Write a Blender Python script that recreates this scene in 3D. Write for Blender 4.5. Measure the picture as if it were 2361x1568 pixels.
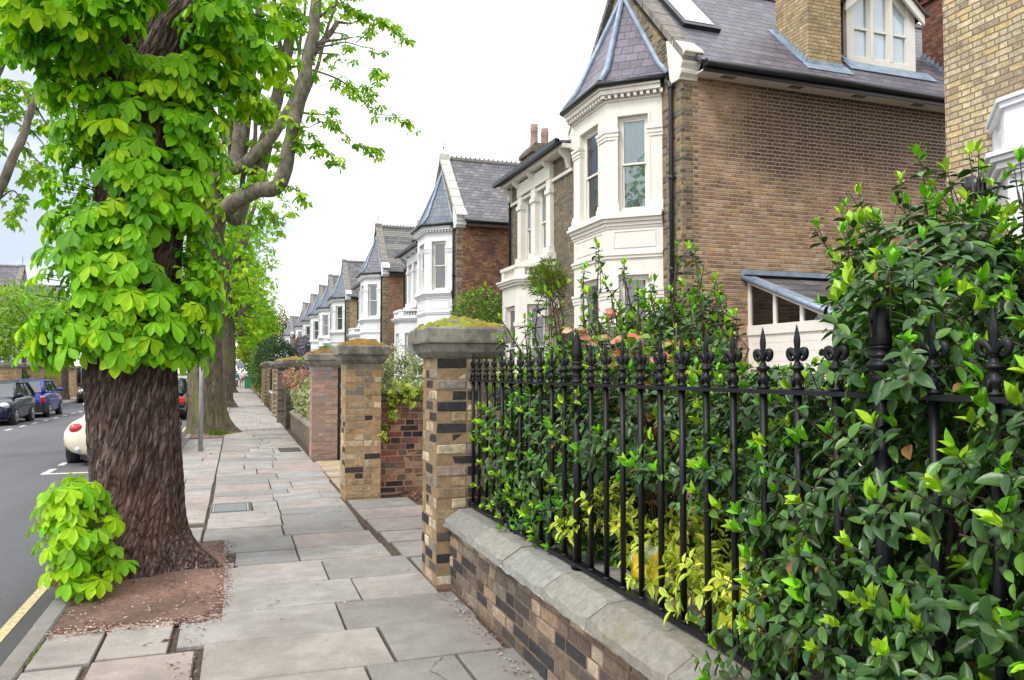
import bpy, math, random
import numpy as np
from mathutils import Vector, Matrix, noise
from math import sin, cos, pi, radians, sqrt, atan2

for o in list(bpy.data.objects):
    bpy.data.objects.remove(o)
scene = bpy.context.scene
COL = scene.collection

# ------------------------------------------------------------------ camera
CAM_H = 1.5
YAW = math.atan2(632, 1800.0)
PITCH = math.atan2(74, 1800.0)
cam_d = bpy.data.cameras.new('camera')
cam_d.sensor_width = 36.0
cam_d.lens = 36.0 * 1800.0 / 2360.0
cam_d.clip_start = 0.05
cam_d.clip_end = 3000
cam = bpy.data.objects.new('camera', cam_d)
COL.objects.link(cam)
cam.location = (0, 0, CAM_H)
cam.rotation_euler = (pi / 2 + PITCH, 0, -YAW)
scene.camera = cam

# ------------------------------------------------------------------ world: bright overcast sky
SUN_EL, SUN_AZ = radians(52), radians(-115)      # sun direction (azimuth from +y, clockwise)
world = bpy.data.worlds.new('World')
scene.world = world
world.use_nodes = True
wn, wl = world.node_tree.nodes, world.node_tree.links
wn.clear()
w_out = wn.new('ShaderNodeOutputWorld')
w_bg = wn.new('ShaderNodeBackground')
w_sky = wn.new('ShaderNodeTexSky')
w_sky.sky_type = 'NISHITA'
w_sky.sun_disc = False
w_sky.sun_elevation = SUN_EL
w_sky.sun_rotation = SUN_AZ
w_sky.air_density = 1.0
w_sky.dust_density = 2.0
w_tc = wn.new('ShaderNodeTexCoord')
w_map = wn.new('ShaderNodeMapping')
w_map.inputs['Scale'].default_value = (1.0, 1.0, 3.2)
w_map.inputs['Location'].default_value = (0.55, 0.1, 0.35)
w_n = wn.new('ShaderNodeTexNoise')
w_n.inputs['Scale'].default_value = 1.7
w_n.inputs['Detail'].default_value = 6
w_n.inputs['Roughness'].default_value = 0.52
w_ramp = wn.new('ShaderNodeValToRGB')
cr = w_ramp.color_ramp
cr.elements[0].position = 0.20
cr.elements[0].color = (5.2, 5.9, 7.4, 1)
cr.elements[1].position = 0.40
cr.elements[1].color = (14.0, 14.1, 14.3, 1)
w_mix = wn.new('ShaderNodeMixRGB')
w_mix.inputs[0].default_value = 0.93
wl.new(w_tc.outputs['Generated'], w_map.inputs[0])
wl.new(w_map.outputs[0], w_n.inputs['Vector'])
# one grey-blue bank of cloud low in the north-west of an otherwise white sky
w_dot = wn.new('ShaderNodeVectorMath'); w_dot.operation = 'DOT_PRODUCT'; w_dot.inputs[1].default_value = (-0.285, 0.94, 0.19)
wl.new(w_tc.outputs['Generated'], w_dot.inputs[0])
w_mr = wn.new('ShaderNodeMapRange'); w_mr.interpolation_type = 'SMOOTHSTEP'; w_mr.inputs[1].default_value = 0.90; w_mr.inputs[2].default_value = 0.995
w_mr.inputs[3].default_value = 0.0; w_mr.inputs[4].default_value = -0.30
wl.new(w_dot.outputs['Value'], w_mr.inputs[0])
w_add = wn.new('ShaderNodeMath'); w_add.operation = 'ADD'
wl.new(w_mr.outputs[0], w_add.inputs[0]); wl.new(w_n.outputs['Fac'], w_add.inputs[1]); wl.new(w_add.outputs[0], w_ramp.inputs[0])
wl.new(w_sky.outputs[0], w_mix.inputs[1])
wl.new(w_ramp.outputs[0], w_mix.inputs[2])
wl.new(w_mix.outputs[0], w_bg.inputs[0])
w_bg.inputs[1].default_value = 0.095
wl.new(w_bg.outputs[0], w_out.inputs[0])

sun_d = bpy.data.lights.new('sun', 'SUN')
sun_d.energy = 1.5
sun_d.angle = radians(14)
sun_d.color = (1.0, 0.955, 0.89)
sun = bpy.data.objects.new('sun', sun_d)
COL.objects.link(sun)
sdir = Vector((sin(SUN_AZ) * cos(SUN_EL), cos(SUN_AZ) * cos(SUN_EL), sin(SUN_EL)))
sun.rotation_euler = sdir.to_track_quat('Z', 'Y').to_euler()
sun.location = (0, 0, 30)

vs = scene.view_settings
vs.view_transform = 'Standard'
vs.look = 'None'
vs.gamma = 1
vs.exposure = 0.62
scene.cycles.max_bounces = 7
scene.cycles.diffuse_bounces = 3
scene.cycles.glossy_bounces = 3
scene.cycles.transmission_bounces = 4
scene.cycles.transparent_max_bounces = 6
scene.cycles.caustics_reflective = False
scene.cycles.caustics_refractive = False

# ------------------------------------------------------------------ helpers
_F = Vector((sin(YAW) * cos(PITCH), cos(YAW) * cos(PITCH), sin(PITCH)))
_R = Vector((cos(YAW), -sin(YAW), 0))
_U = _R.cross(_F)
def at(u, v, Y):
    """world point seen at (u, v) of a 2360 px wide view of the street, at distance Y along it"""
    d = _F + _R * ((u - 1180) / 1800.0) - _U * ((v - 784) / 1800.0)
    t = Y / d.y
    return Vector((d.x * t, Y, CAM_H + d.z * t))

def tag(o, label=None, cat=None, group=None, kind=None):
    if label: o['label'] = label
    if cat: o['category'] = cat
    if group: o['group'] = group
    if kind: o['kind'] = kind
    return o
def thing(name, label, cat, loc=(0, 0, 0), rotz=0.0, group=None):
    o = bpy.data.objects.new(name, None)
    o.empty_display_size = 0.3
    COL.objects.link(o)
    o.location = loc
    o.rotation_euler = (0, 0, rotz)
    return tag(o, label, cat, group)
def copy_tree(src, parent=None):
    c = src.copy()
    COL.objects.link(c)
    if parent is not None:
        c.parent = parent
    for ch in src.children:
        copy_tree(ch, c)
    return c
def root_of(o):
    while o.parent is not None: o = o.parent
    return o

class MB:
    """collects faces and links them as ONE mesh object. Coordinates are in the frame of the thing the mesh belongs to."""
    def __init__(s):
        s.v, s.f, s.c, s.mi, s.sm = [], [], [], [], []
        s.T = None
        s.col = (1, 1, 1)
        s.m = 0
        s.smooth = False
    def vert(s, p):
        if s.T is not None:
            p = s.T @ Vector(p)
        s.v.append((p[0], p[1], p[2]))
        return len(s.v) - 1
    def face(s, ids, col=None):
        s.f.append(tuple(ids)); s.c.append(col or s.col); s.mi.append(s.m); s.sm.append(s.smooth)
    def poly(s, pts, col=None):
        s.face([s.vert(p) for p in pts], col)
    def box(s, x0, x1, y0, y1, z0, z1, col=None):
        if x0 > x1: x0, x1 = x1, x0
        if y0 > y1: y0, y1 = y1, y0
        if z0 > z1: z0, z1 = z1, z0
        i = [s.vert(p) for p in ((x0,y0,z0),(x1,y0,z0),(x1,y1,z0),(x0,y1,z0),(x0,y0,z1),(x1,y0,z1),(x1,y1,z1),(x0,y1,z1))]
        for f in ((0,3,2,1),(4,5,6,7),(0,1,5,4),(1,2,6,5),(2,3,7,6),(3,0,4,7)):
            s.face([i[k] for k in f], col)
    def cbox(s, x0, x1, y0, y1, z0, z1, c=0.004, col=None, jit=0.0, rnd=None):
        """box with chamfered vertical and horizontal edges (8 -> 24 verts)"""
        X, Y, Z = (x0, x1), (y0, y1), (z0, z1)
        idx = {}
        for a in (0, 1):
            for b in (0, 1):
                for d in (0, 1):
                    sx, sy, sz = (1, -1)[a], (1, -1)[b], (1, -1)[d]
                    jx = jy = jz = 0
                    if jit: jx, jy, jz = (rnd.uniform(-jit, jit) for _ in range(3))
                    px, py, pz = X[a] + jx, Y[b] + jy, Z[d] + jz
                    idx[a, b, d, 0] = s.vert((px, py + sy * c, pz + sz * c))
                    idx[a, b, d, 1] = s.vert((px + sx * c, py, pz + sz * c))
                    idx[a, b, d, 2] = s.vert((px + sx * c, py + sy * c, pz))
        g = idx
        for a in (0, 1):
            q = [g[a,0,0,0], g[a,1,0,0], g[a,1,1,0], g[a,0,1,0]]
            s.face(q[::-1] if a == 0 else q, col)
            q = [g[0,a,0,1], g[1,a,0,1], g[1,a,1,1], g[0,a,1,1]]
            s.face(q if a == 0 else q[::-1], col)
            q = [g[0,0,a,2], g[1,0,a,2], g[1,1,a,2], g[0,1,a,2]]
            s.face(q[::-1] if a == 0 else q, col)
        for a in (0, 1):
            for b in (0, 1):
                s.face([g[a,b,0,0], g[a,b,1,0], g[a,b,1,1], g[a,b,0,1]], col)
                s.face([g[a,0,b,0], g[a,1,b,0], g[a,1,b,2], g[a,0,b,2]], col)
                s.face([g[0,a,b,1], g[1,a,b,1], g[1,a,b,2], g[0,a,b,2]], col)
                for d in (0, 1):
                    s.face([g[a,b,d,0], g[a,b,d,1], g[a,b,d,2]], col)
    def prism(s, pts, axis, a, b, col=None):
        """polygon (2-D pts) extruded from a to b along axis 0/1/2"""
        def P(p, t):
            if axis == 0: return (t, p[0], p[1])
            if axis == 1: return (p[0], t, p[1])
            return (p[0], p[1], t)
        A = [s.vert(P(p, a)) for p in pts]; B = [s.vert(P(p, b)) for p in pts]
        s.face(A[::-1], col); s.face(B, col)
        n = len(pts)
        for i in range(n):
            j = (i + 1) % n
            s.face((A[i], A[j], B[j], B[i]), col)
    def slab(s, q, t, col=None):
        """quad q (4 pts) thickened downwards along its normal by t"""
        q = [Vector(p) for p in q]
        n = (q[1] - q[0]).cross(q[3] - q[0]).normalized()
        A = [s.vert(p) for p in q]; B = [s.vert(p - n * t) for p in q]
        s.face(A, col); s.face(B[::-1], col)
        for i in range(len(q)):
            j = (i + 1) % len(q)
            s.face((A[j], A[i], B[i], B[j]), col)
    def tube(s, path, rad, n=8, cap=True, col=None, wob=0.0, rnd=None):
        path = [Vector(p) for p in path]
        if not hasattr(rad, '__len__'): rad = [rad] * len(path)
        sm = s.smooth; s.smooth = True
        rings = []
        t0 = (path[1] - path[0]).normalized()
        ref = Vector((0, 0, 1)) if abs(t0.z) < 0.9 else Vector((1, 0, 0))
        x = t0.cross(ref).normalized()
        for i, p in enumerate(path):
            t = (path[min(i + 1, len(path) - 1)] - path[max(i - 1, 0)]).normalized()
            x = (x - t * x.dot(t)).normalized()
            y = t.cross(x)
            ring = []
            for k in range(n):
                a = 2 * pi * k / n
                r = rad[i]
                if wob: r *= 1 + rnd.uniform(-wob, wob)
                ring.append(s.vert(p + (x * cos(a) + y * sin(a)) * r))
            rings.append(ring)
        for i in range(len(rings) - 1):
            for k in range(n):
                s.face((rings[i][k], rings[i][(k+1)%n], rings[i+1][(k+1)%n], rings[i+1][k]), col)
        s.smooth = False
        if cap:
            s.face(rings[0][::-1], col); s.face(rings[-1], col)
        s.smooth = sm
    def lathe(s, prof, n=16, c=(0, 0, 0), sx=1.0, sy=1.0, col=None, flute=0.0, smooth=True):
        """profile [(r, z)...] turned about z at c"""
        sm = s.smooth; s.smooth = smooth
        rings = []
        for r, z in prof:
            rings.append([s.vert((c[0] + r*sx*cos(2*pi*k/n) * (1 - flute*(k % 2)), c[1] + r*sy*sin(2*pi*k/n) * (1 - flute*(k % 2)), c[2] + z)) for k in range(n)])
        for i in range(len(rings) - 1):
            for k in range(n):
                s.face((rings[i][k], rings[i][(k+1)%n], rings[i+1][(k+1)%n], rings[i+1][k]), col)
        s.smooth = False
        s.face(rings[0][::-1], col); s.face(rings[-1], col)
        s.smooth = sm
    def grid(s, P, closed_u=False, col=None):
        """P[i][j] points -> quads, smooth"""
        sm = s.smooth; s.smooth = True
        I = [[s.vert(p) for p in row] for row in P]
        m = len(I[0])
        for i in range(len(I) - 1):
            for j in range(m if closed_u else m - 1):
                s.face((I[i][j], I[i][(j+1)%m], I[i+1][(j+1)%m], I[i+1][j]), col)
        s.smooth = sm
        return I
    def build(s, name, mat, parent=None, world=False, loc=None):
        me = bpy.data.meshes.new(name)
        V = np.array(s.v, dtype=np.float64).reshape(-1, 3)
        if world and parent is not None:
            M = np.array(world_matrix(parent).inverted())
            V = V @ M[:3, :3].T + M[:3, 3]
        if loc is not None:
            V = V - np.array(loc)
        me.from_pydata(V.tolist(), [], s.f)
        mats = mat if isinstance(mat, (list, tuple)) else [mat]
        for m in mats: me.materials.append(m)
        me.polygons.foreach_set('material_index', s.mi)
        me.polygons.foreach_set('use_smooth', s.sm)
        if any(c != (1, 1, 1) for c in s.c):
            ca = me.color_attributes.new('Col', 'FLOAT_COLOR', 'CORNER')
            lens = np.array([len(f) for f in s.f])
            c = np.ones((len(s.f), 4)); c[:, :3] = np.array(s.c)
            ca.data.foreach_set('color', np.repeat(c, lens, axis=0).ravel())
        me.update()
        o = bpy.data.objects.new(name, me)
        COL.objects.link(o)
        if parent is not None: o.parent = parent
        if loc is not None: o.location = loc
        return o

def world_matrix(o):
    m = Matrix.Translation(o.location) @ o.rotation_euler.to_matrix().to_4x4() @ Matrix.Diagonal((*o.scale, 1))
    return world_matrix(o.parent) @ m if o.parent is not None else m

# ------------------------------------------------------------------ materials
MATS = {}
def _new(name):
    m = bpy.data.materials.new(name)
    m.use_nodes = True
    nt = m.node_tree
    b = nt.nodes['Principled BSDF']
    return m, nt, nt.nodes, nt.links, b
def N(nt, typ, **kw):
    n = nt.nodes.new(typ)
    for k, v in kw.items(): setattr(n, k, v)
    return n
def math_(nt, op, a, b=None, c=None):
    n = nt.nodes.new('ShaderNodeMath'); n.operation = op
    for i, x in enumerate((a, b, c)):
        if x is None: continue
        if isinstance(x, (int, float)): n.inputs[i].default_value = x
        else: nt.links.new(x, n.inputs[i])
    return n.outputs[0]
def ramp(nt, fac, stops, interp='LINEAR'):
    n = nt.nodes.new('ShaderNodeValToRGB'); r = n.color_ramp; r.interpolation = interp
    while len(r.elements) < len(stops): r.elements.new(0.5)
    for e, (p, c) in zip(r.elements, stops):
        e.position = p; e.color = (c[0], c[1], c[2], 1) if hasattr(c, '__len__') else (c, c, c, 1)
    nt.links.new(fac, n.inputs[0])
    return n.outputs[0]
def noise_(nt, vec, scale, detail=4, rough=0.55, dist=0.0):
    n = nt.nodes.new('ShaderNodeTexNoise')
    n.inputs['Scale'].default_value = scale; n.inputs['Detail'].default_value = detail
    n.inputs['Roughness'].default_value = rough; n.inputs['Distortion'].default_value = dist
    if vec is not None: nt.links.new(vec, n.inputs['Vector'])
    return n.outputs['Fac']
def mixc(nt, fac, a, b, mode='MIX'):
    n = nt.nodes.new('ShaderNodeMixRGB'); n.blend_type = mode
    for i, x in enumerate((fac, a, b)):
        if hasattr(x, 'is_linked') or hasattr(x, 'node'): nt.links.new(x, n.inputs[i])
        elif i == 0: n.inputs[0].default_value = x
        else: n.inputs[i].default_value = (x[0], x[1], x[2], 1)
    return n.outputs[0]
def scalev(nt, vec, s):
    n = nt.nodes.new('ShaderNodeMapping'); n.inputs['Scale'].default_value = s
    nt.links.new(vec, n.inputs[0]); return n.outputs[0]
def bump(nt, b, h, strength, dist=0.01):
    n = nt.nodes.new('ShaderNodeBump'); n.inputs['Strength'].default_value = strength; n.inputs['Distance'].default_value = dist
    nt.links.new(h, n.inputs['Height']); nt.links.new(n.outputs[0], b.inputs['Normal'])
def pos(nt):
    return nt.nodes.new('ShaderNodeNewGeometry').outputs['Position']

def plain(name, col, rough=0.6, metal=0.0, var=0.12, scale=6.0, spec=0.5, bmp=0.0, bscale=40, coat=0.0, dirt=None):
    """one colour with a little uneven wear"""
    if name in MATS: return MATS[name]
    m, nt, ns, ls, b = _new(name)
    p = pos(nt)
    f = noise_(nt, p, scale, 5, 0.6)
    lo = tuple(c * (1 - var) for c in col); hi = tuple(min(1, c * (1 + var)) for c in col)
    c = ramp(nt, f, [(0.3, lo), (0.7, hi)])
    if dirt:
        f2 = noise_(nt, scalev(nt, p, (3, 3, 0.35)), 3.0, 6, 0.65)
        c = mixc(nt, ramp(nt, f2, [(0.52, 0.0), (0.8, dirt[0])]), c, dirt[1])
    ls.new(c, b.inputs['Base Color'])
    b.inputs['Roughness'].default_value = rough
    b.inputs['Metallic'].default_value = metal
    b.inputs['Specular IOR Level'].default_value = spec
    b.inputs['Coat Weight'].default_value = coat
    b.inputs['Coat Roughness'].default_value = 0.05
    if bmp: bump(nt, b, noise_(nt, p, bscale, 5, 0.7), bmp, 0.01)
    MATS[name] = m
    return m

def vcol(name, rough=0.8, var=0.35, scale=30, bmp=0.4, bscale=90, spec=0.3, stain=None):
    """colour stored per brick / slab / leaf, with fine grain"""
    if name in MATS: return MATS[name]
    m, nt, ns, ls, b = _new(name)
    p = pos(nt)
    at_ = N(nt, 'ShaderNodeAttribute', attribute_name='Col')
    f = noise_(nt, p, scale, 6, 0.7)
    g = ramp(nt, f, [(0.25, 1 - var), (0.75, 1 + var)])
    c = mixc(nt, 1.0, at_.outputs['Color'], g, 'MULTIPLY')
    if stain:
        f2 = noise_(nt, p, stain[0], 5, 0.65)
        c = mixc(nt, ramp(nt, f2, [(stain[1], 0.0), (stain[1] + 0.16, stain[2])]), c, stain[3])
    ls.new(c, b.inputs['Base Color'])
    b.inputs['Roughness'].default_value = rough
    b.inputs['Specular IOR Level'].default_value = spec
    if bmp: bump(nt, b, noise_(nt, p, bscale, 6, 0.75), bmp, 0.006)
    MATS[name] = m
    return m

def coursed(name, pal, mortar, L=0.225, Hc=0.077, bond='flemish', joint=0.010, ua=(1, 1), stain=None, quoin=None,
            bstr=0.6, rough=0.9, zs=1.0, spec=0.25, slate=False, frog=0.25, bands=None, joint_soft=0.006, sgrad=None):
    """brickwork or slating laid in courses; every unit gets its own colour of the palette"""
    if name in MATS: return MATS[name]
    m, nt, ns, ls, b = _new(name)
    p = pos(nt)
    # hand-made edges: wobble the lookup position a little
    nn = N(nt, 'ShaderNodeTexNoise'); nn.inputs['Scale'].default_value = 6.0; nn.inputs['Detail'].default_value = 3
    ls.new(p, nn.inputs['Vector'])
    sx = N(nt, 'ShaderNodeSeparateXYZ'); ls.new(p, sx.inputs[0])
    nx = N(nt, 'ShaderNodeSeparateColor'); ls.new(nn.outputs['Color'], nx.inputs[0])
    u = math_(nt, 'ADD', math_(nt, 'MULTIPLY', sx.outputs[0], ua[0]), math_(nt, 'MULTIPLY', sx.outputs[1], ua[1]))
    u = math_(nt, 'ADD', u, math_(nt, 'MULTIPLY', math_(nt, 'SUBTRACT', nx.outputs[0], 0.5), 0.045))
    z = math_(nt, 'MULTIPLY', sx.outputs[2], zs)
    z = math_(nt, 'ADD', z, math_(nt, 'MULTIPLY', math_(nt, 'SUBTRACT', nx.outputs[1], 0.5), 0.020))
    zr = math_(nt, 'DIVIDE', z, Hc)
    row = math_(nt, 'FLOOR', zr)
    fz = math_(nt, 'FRACT', zr)
    if bond == 'flemish':
        P = L * 1.5
        t = math_(nt, 'ADD', math_(nt, 'DIVIDE', u, P), math_(nt, 'MULTIPLY', row, 0.5))
        cell = math_(nt, 'FLOOR', t); ft = math_(nt, 'FRACT', t)
        hd = math_(nt, 'GREATER_THAN', ft, 0.6667)
        cid = math_(nt, 'ADD', math_(nt, 'MULTIPLY', cell, 2), hd)
        e = math_(nt, 'MINIMUM', math_(nt, 'ABSOLUTE', math_(nt, 'SUBTRACT', ft, 0.6667)), math_(nt, 'MINIMUM', ft, math_(nt, 'SUBTRACT', 1.0, ft)))
        ed = math_(nt, 'MULTIPLY', e, P)
    else:
        t = math_(nt, 'ADD', math_(nt, 'DIVIDE', u, L), math_(nt, 'MULTIPLY', row, 0.5))
        cid = math_(nt, 'FLOOR', t); ft = math_(nt, 'FRACT', t)
        ed = math_(nt, 'MULTIPLY', math_(nt, 'MINIMUM', ft, math_(nt, 'SUBTRACT', 1.0, ft)), L)
    ed = math_(nt, 'MULTIPLY', ed, 1.5)
    ez = math_(nt, 'MULTIPLY', math_(nt, 'MINIMUM', fz, math_(nt, 'SUBTRACT', 1.0, fz)), Hc)
    ee = ez if slate == 'rows' else math_(nt, 'MINIMUM', ed, ez)
    fine = noise_(nt, p, 60, 4, 0.7)
    ee = math_(nt, 'ADD', ee, math_(nt, 'MULTIPLY', math_(nt, 'SUBTRACT', fine, 0.5), 0.008))
    mask = N(nt, 'ShaderNodeMapRange'); mask.inputs[1].default_value = joint * 0.5; mask.inputs[2].default_value = joint * 0.5 + joint_soft
    ls.new(ee, mask.inputs[0]); mk = mask.outputs[0]
    cv = N(nt, 'ShaderNodeCombineXYZ'); ls.new(cid, cv.inputs[0]); ls.new(row, cv.inputs[1])
    wn_ = N(nt, 'ShaderNodeTexWhiteNoise'); wn_.noise_dimensions = '3D'; ls.new(cv.outputs[0], wn_.inputs['Vector'])
    n = len(pal)
    c = ramp(nt, wn_.outputs['Value'], [(i / n, pal[i]) for i in range(n)], 'CONSTANT')
    g1 = noise_(nt, p, 22, 6, 0.75)
    c = mixc(nt, 1.0, c, ramp(nt, g1, [(0.25, 0.55), (0.75, 1.5)]), 'MULTIPLY')
    g0 = noise_(nt, p, 4.5, 6, 0.7)
    c = mixc(nt, 1.0, c, ramp(nt, g0, [(0.3, 0.72), (0.7, 1.3)]), 'MULTIPLY')
    if bands:                                     # lighter slate bands across the roof
        zz = math_(nt, 'FRACT', math_(nt, 'DIVIDE', math_(nt, 'SUBTRACT', sx.outputs[2], bands[0]), bands[1]))
        inb = math_(nt, 'LESS_THAN', zz, bands[2])
        c = mixc(nt, math_(nt, 'MULTIPLY', inb, 0.8), c, bands[3])
    if quoin:                                     # greyer bricks next to a corner at x = quoin[0]
        dx = math_(nt, 'ABSOLUTE', math_(nt, 'SUBTRACT', sx.outputs[0], quoin[0]))
        odd = math_(nt, 'MULTIPLY', math_(nt, 'MODULO', math_(nt, 'ABSOLUTE', row), 2.0), 0.11)
        q = math_(nt, 'LESS_THAN', dx, math_(nt, 'ADD', odd, 0.24))
        c = mixc(nt, math_(nt, 'MULTIPLY', q, 0.72), c, quoin[1])
    if stain:
        for (sc, lo, amt, colr, vec) in stain:
            f2 = noise_(nt, scalev(nt, p, vec), sc, 6, 0.65)
            c = mixc(nt, ramp(nt, f2, [(lo, 0.0), (lo + 0.2, amt)]), c, colr)
    if sgrad:                                     # soot: a weathered stain with its own ragged edge
        x0, x1, zb, zt, amt, colr = sgrad
        a = N(nt, 'ShaderNodeMapRange'); a.interpolation_type = 'SMOOTHSTEP'
        a.inputs[1].default_value = zb; a.inputs[2].default_value = zt
        rag = math_(nt, 'MULTIPLY', math_(nt, 'SUBTRACT', noise_(nt, p, 0.8, 5, 0.6), 0.5), 3.4)
        ls.new(math_(nt, 'ADD', sx.outputs[2], rag), a.inputs[0])
        d = N(nt, 'ShaderNodeMapRange'); d.interpolation_type = 'SMOOTHSTEP'
        d.inputs[1].default_value = x0; d.inputs[2].default_value = x1
        ls.new(math_(nt, 'ADD', sx.outputs[0], rag), d.inputs[0])
        k = math_(nt, 'MULTIPLY', math_(nt, 'MULTIPLY', a.outputs[0], d.outputs[0]), amt)
        c = mixc(nt, k, c, colr)
    c = mixc(nt, mk, mortar, c)
    ls.new(c, b.inputs['Base Color'])
    b.inputs['Roughness'].default_value = rough
    b.inputs['Specular IOR Level'].default_value = spec
    h = math_(nt, 'ADD', mk, math_(nt, 'MULTIPLY', g1, frog * 2))
    h = math_(nt, 'ADD', h, math_(nt, 'MULTIPLY', wn_.outputs['Value'], 0.35))
    if slate:
        h = math_(nt, 'SUBTRACT', math_(nt, 'MULTIPLY', h, 0.45), math_(nt, 'MULTIPLY', fz, 1.6))
    bump(nt, b, h, bstr, 0.012)
    MATS[name] = m
    return m

def foliage(name, rough=0.5, trans=0.3, spec=0.4, var=0.25, tint=(1.0, 1.15, 0.55), hue=None):
    if name in MATS: return MATS[name]
    m, nt, ns, ls, b = _new(name)
    p = pos(nt)
    at_ = N(nt, 'ShaderNodeAttribute', attribute_name='Col')
    g = ramp(nt, noise_(nt, p, 16, 4, 0.6), [(0.3, 1 - var), (0.7, 1 + var)])
    c = mixc(nt, 1.0, at_.outputs['Color'], g, 'MULTIPLY')
    ls.new(c, b.inputs['Base Color'])
    b.inputs['Roughness'].default_value = rough
    b.inputs['Specular IOR Level'].default_value = spec
    tr = N(nt, 'ShaderNodeBsdfTranslucent')
    ls.new(mixc(nt, 1.0, c, tint, 'MULTIPLY'), tr.inputs[0])
    mx = N(nt, 'ShaderNodeMixShader'); mx.inputs[0].default_value = trans
    ls.new(b.outputs[0], mx.inputs[1]); ls.new(tr.outputs[0], mx.inputs[2])
    ls.new(mx.outputs[0], ns['Material Output'].inputs[0])
    MATS[name] = m
    return m

def bark(name, dark, mid, light, red, zsc=0.16, sc=16, bstr=0.9, moss=None, shear=0.0, vor=1.0):
    if name in MATS: return MATS[name]
    m, nt, ns, ls, b = _new(name)
    p = pos(nt)
    if shear:
        s3 = N(nt, 'ShaderNodeSeparateXYZ'); ls.new(p, s3.inputs[0]); c3 = N(nt, 'ShaderNodeCombineXYZ')
        ls.new(math_(nt, 'SUBTRACT', s3.outputs[0], math_(nt, 'MULTIPLY', s3.outputs[2], shear)), c3.inputs[0]); ls.new(s3.outputs[1], c3.inputs[1]); ls.new(s3.outputs[2], c3.inputs[2]); p = c3.outputs[0]
    q = scalev(nt, p, (1, 1, zsc))
    n1 = noise_(nt, q, sc, 8, 0.72, 0.4)
    n2 = noise_(nt, scalev(nt, p, (1, 1, 0.4)), 3.0, 4, 0.6)
    n3 = noise_(nt, q, sc * 3.2, 6, 0.75, 0.2)
    vo = N(nt, 'ShaderNodeTexVoronoi'); vo.feature = 'DISTANCE_TO_EDGE'; vo.inputs['Scale'].default_value = sc * 0.8
    mixv = N(nt, 'ShaderNodeVectorMath'); mixv.operation = 'ADD'
    nv = N(nt, 'ShaderNodeTexNoise'); nv.inputs['Scale'].default_value = 9; ls.new(q, nv.inputs['Vector'])
    sc_ = N(nt, 'ShaderNodeVectorMath'); sc_.operation = 'SCALE'; sc_.inputs[3].default_value = 0.09
    ls.new(nv.outputs['Color'], sc_.inputs[0]); ls.new(q, mixv.inputs[0]); ls.new(sc_.outputs[0], mixv.inputs[1])
    ls.new(mixv.outputs[0], vo.inputs['Vector'])
    edge = ramp(nt, vo.outputs['Distance'], [(0.0, 1 - vor), (0.12, 1.0)])
    c = ramp(nt, n1, [(0.33, dark), (0.5, mid), (0.66, light)])
    c = mixc(nt, ramp(nt, n2, [(0.48, 0.0), (0.68, 0.75)]), c, mixc(nt, 0.5, c, red))
    c = mixc(nt, ramp(nt, n3, [(0.62, 0.0), (0.8, 0.55)]), c, light)
    c = mixc(nt, edge, mixc(nt, 0.75, c, dark), c)
    if moss:
        f = noise_(nt, scalev(nt, p, (1, 1, 0.25)), 1.6, 5, 0.6)
        c = mixc(nt, ramp(nt, f, [(moss[0], 0.0), (moss[0] + 0.15, 0.7)]), c, moss[1])
    ls.new(c, b.inputs['Base Color'])
    b.inputs['Roughness'].default_value = 0.95
    b.inputs['Specular IOR Level'].default_value = 0.2
    h = math_(nt, 'ADD', math_(nt, 'MULTIPLY', edge, 0.8), math_(nt, 'ADD', n1, math_(nt, 'MULTIPLY', n3, 0.5)))
    bump(nt, b, h, bstr, 0.02)
    MATS[name] = m
    return m

def glass_dark(name, col=(0.03, 0.035, 0.035), rough=0.03, var=2.5):
    """window pane: dark room behind, reflects the sky"""
    if name in MATS: return MATS[name]
    m, nt, ns, ls, b = _new(name)
    p = pos(nt)
    f = noise_(nt, scalev(nt, p, (1, 1, 0.6)), 1.3, 4, 0.6)
    c = ramp(nt, f, [(0.35, col), (0.7, tuple(x * var for x in col))])
    ls.new(c, b.inputs['Base Color'])
    b.inputs['Roughness'].default_value = rough
    b.inputs['Specular IOR Level'].default_value = 0.9
    b.inputs['IOR'].default_value = 1.7
    bump(nt, b, noise_(nt, p, 1.5, 2, 0.5), 0.06, 0.05)
    MATS[name] = m
    return m
def glass_clear(name='clear_glass'):
    if name in MATS: return MATS[name]
    m, nt, ns, ls, b = _new(name)
    t = N(nt, 'ShaderNodeBsdfTransparent'); t.inputs[0].default_value = (0.86, 0.93, 0.92, 1)
    g = N(nt, 'ShaderNodeBsdfGlossy'); g.inputs['Roughness'].default_value = 0.02; g.inputs[0].default_value = (0.9, 0.95, 1, 1)
    fr = N(nt, 'ShaderNodeFresnel'); fr.inputs[0].default_value = 1.9
    bp = N(nt, 'ShaderNodeBump'); bp.inputs['Strength'].default_value = 0.08; bp.inputs['Distance'].default_value = 0.05
    ls.new(noise_(nt, pos(nt), 1.8, 2, 0.5), bp.inputs['Height']); ls.new(bp.outputs[0], g.inputs['Normal'])
    mx = N(nt, 'ShaderNodeMixShader'); ls.new(fr.outputs[0], mx.inputs[0]); ls.new(t.outputs[0], mx.inputs[1]); ls.new(g.outputs[0], mx.inputs[2])
    ls.new(mx.outputs[0], ns['Material Output'].inputs[0])
    MATS[name] = m
    return m

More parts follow.
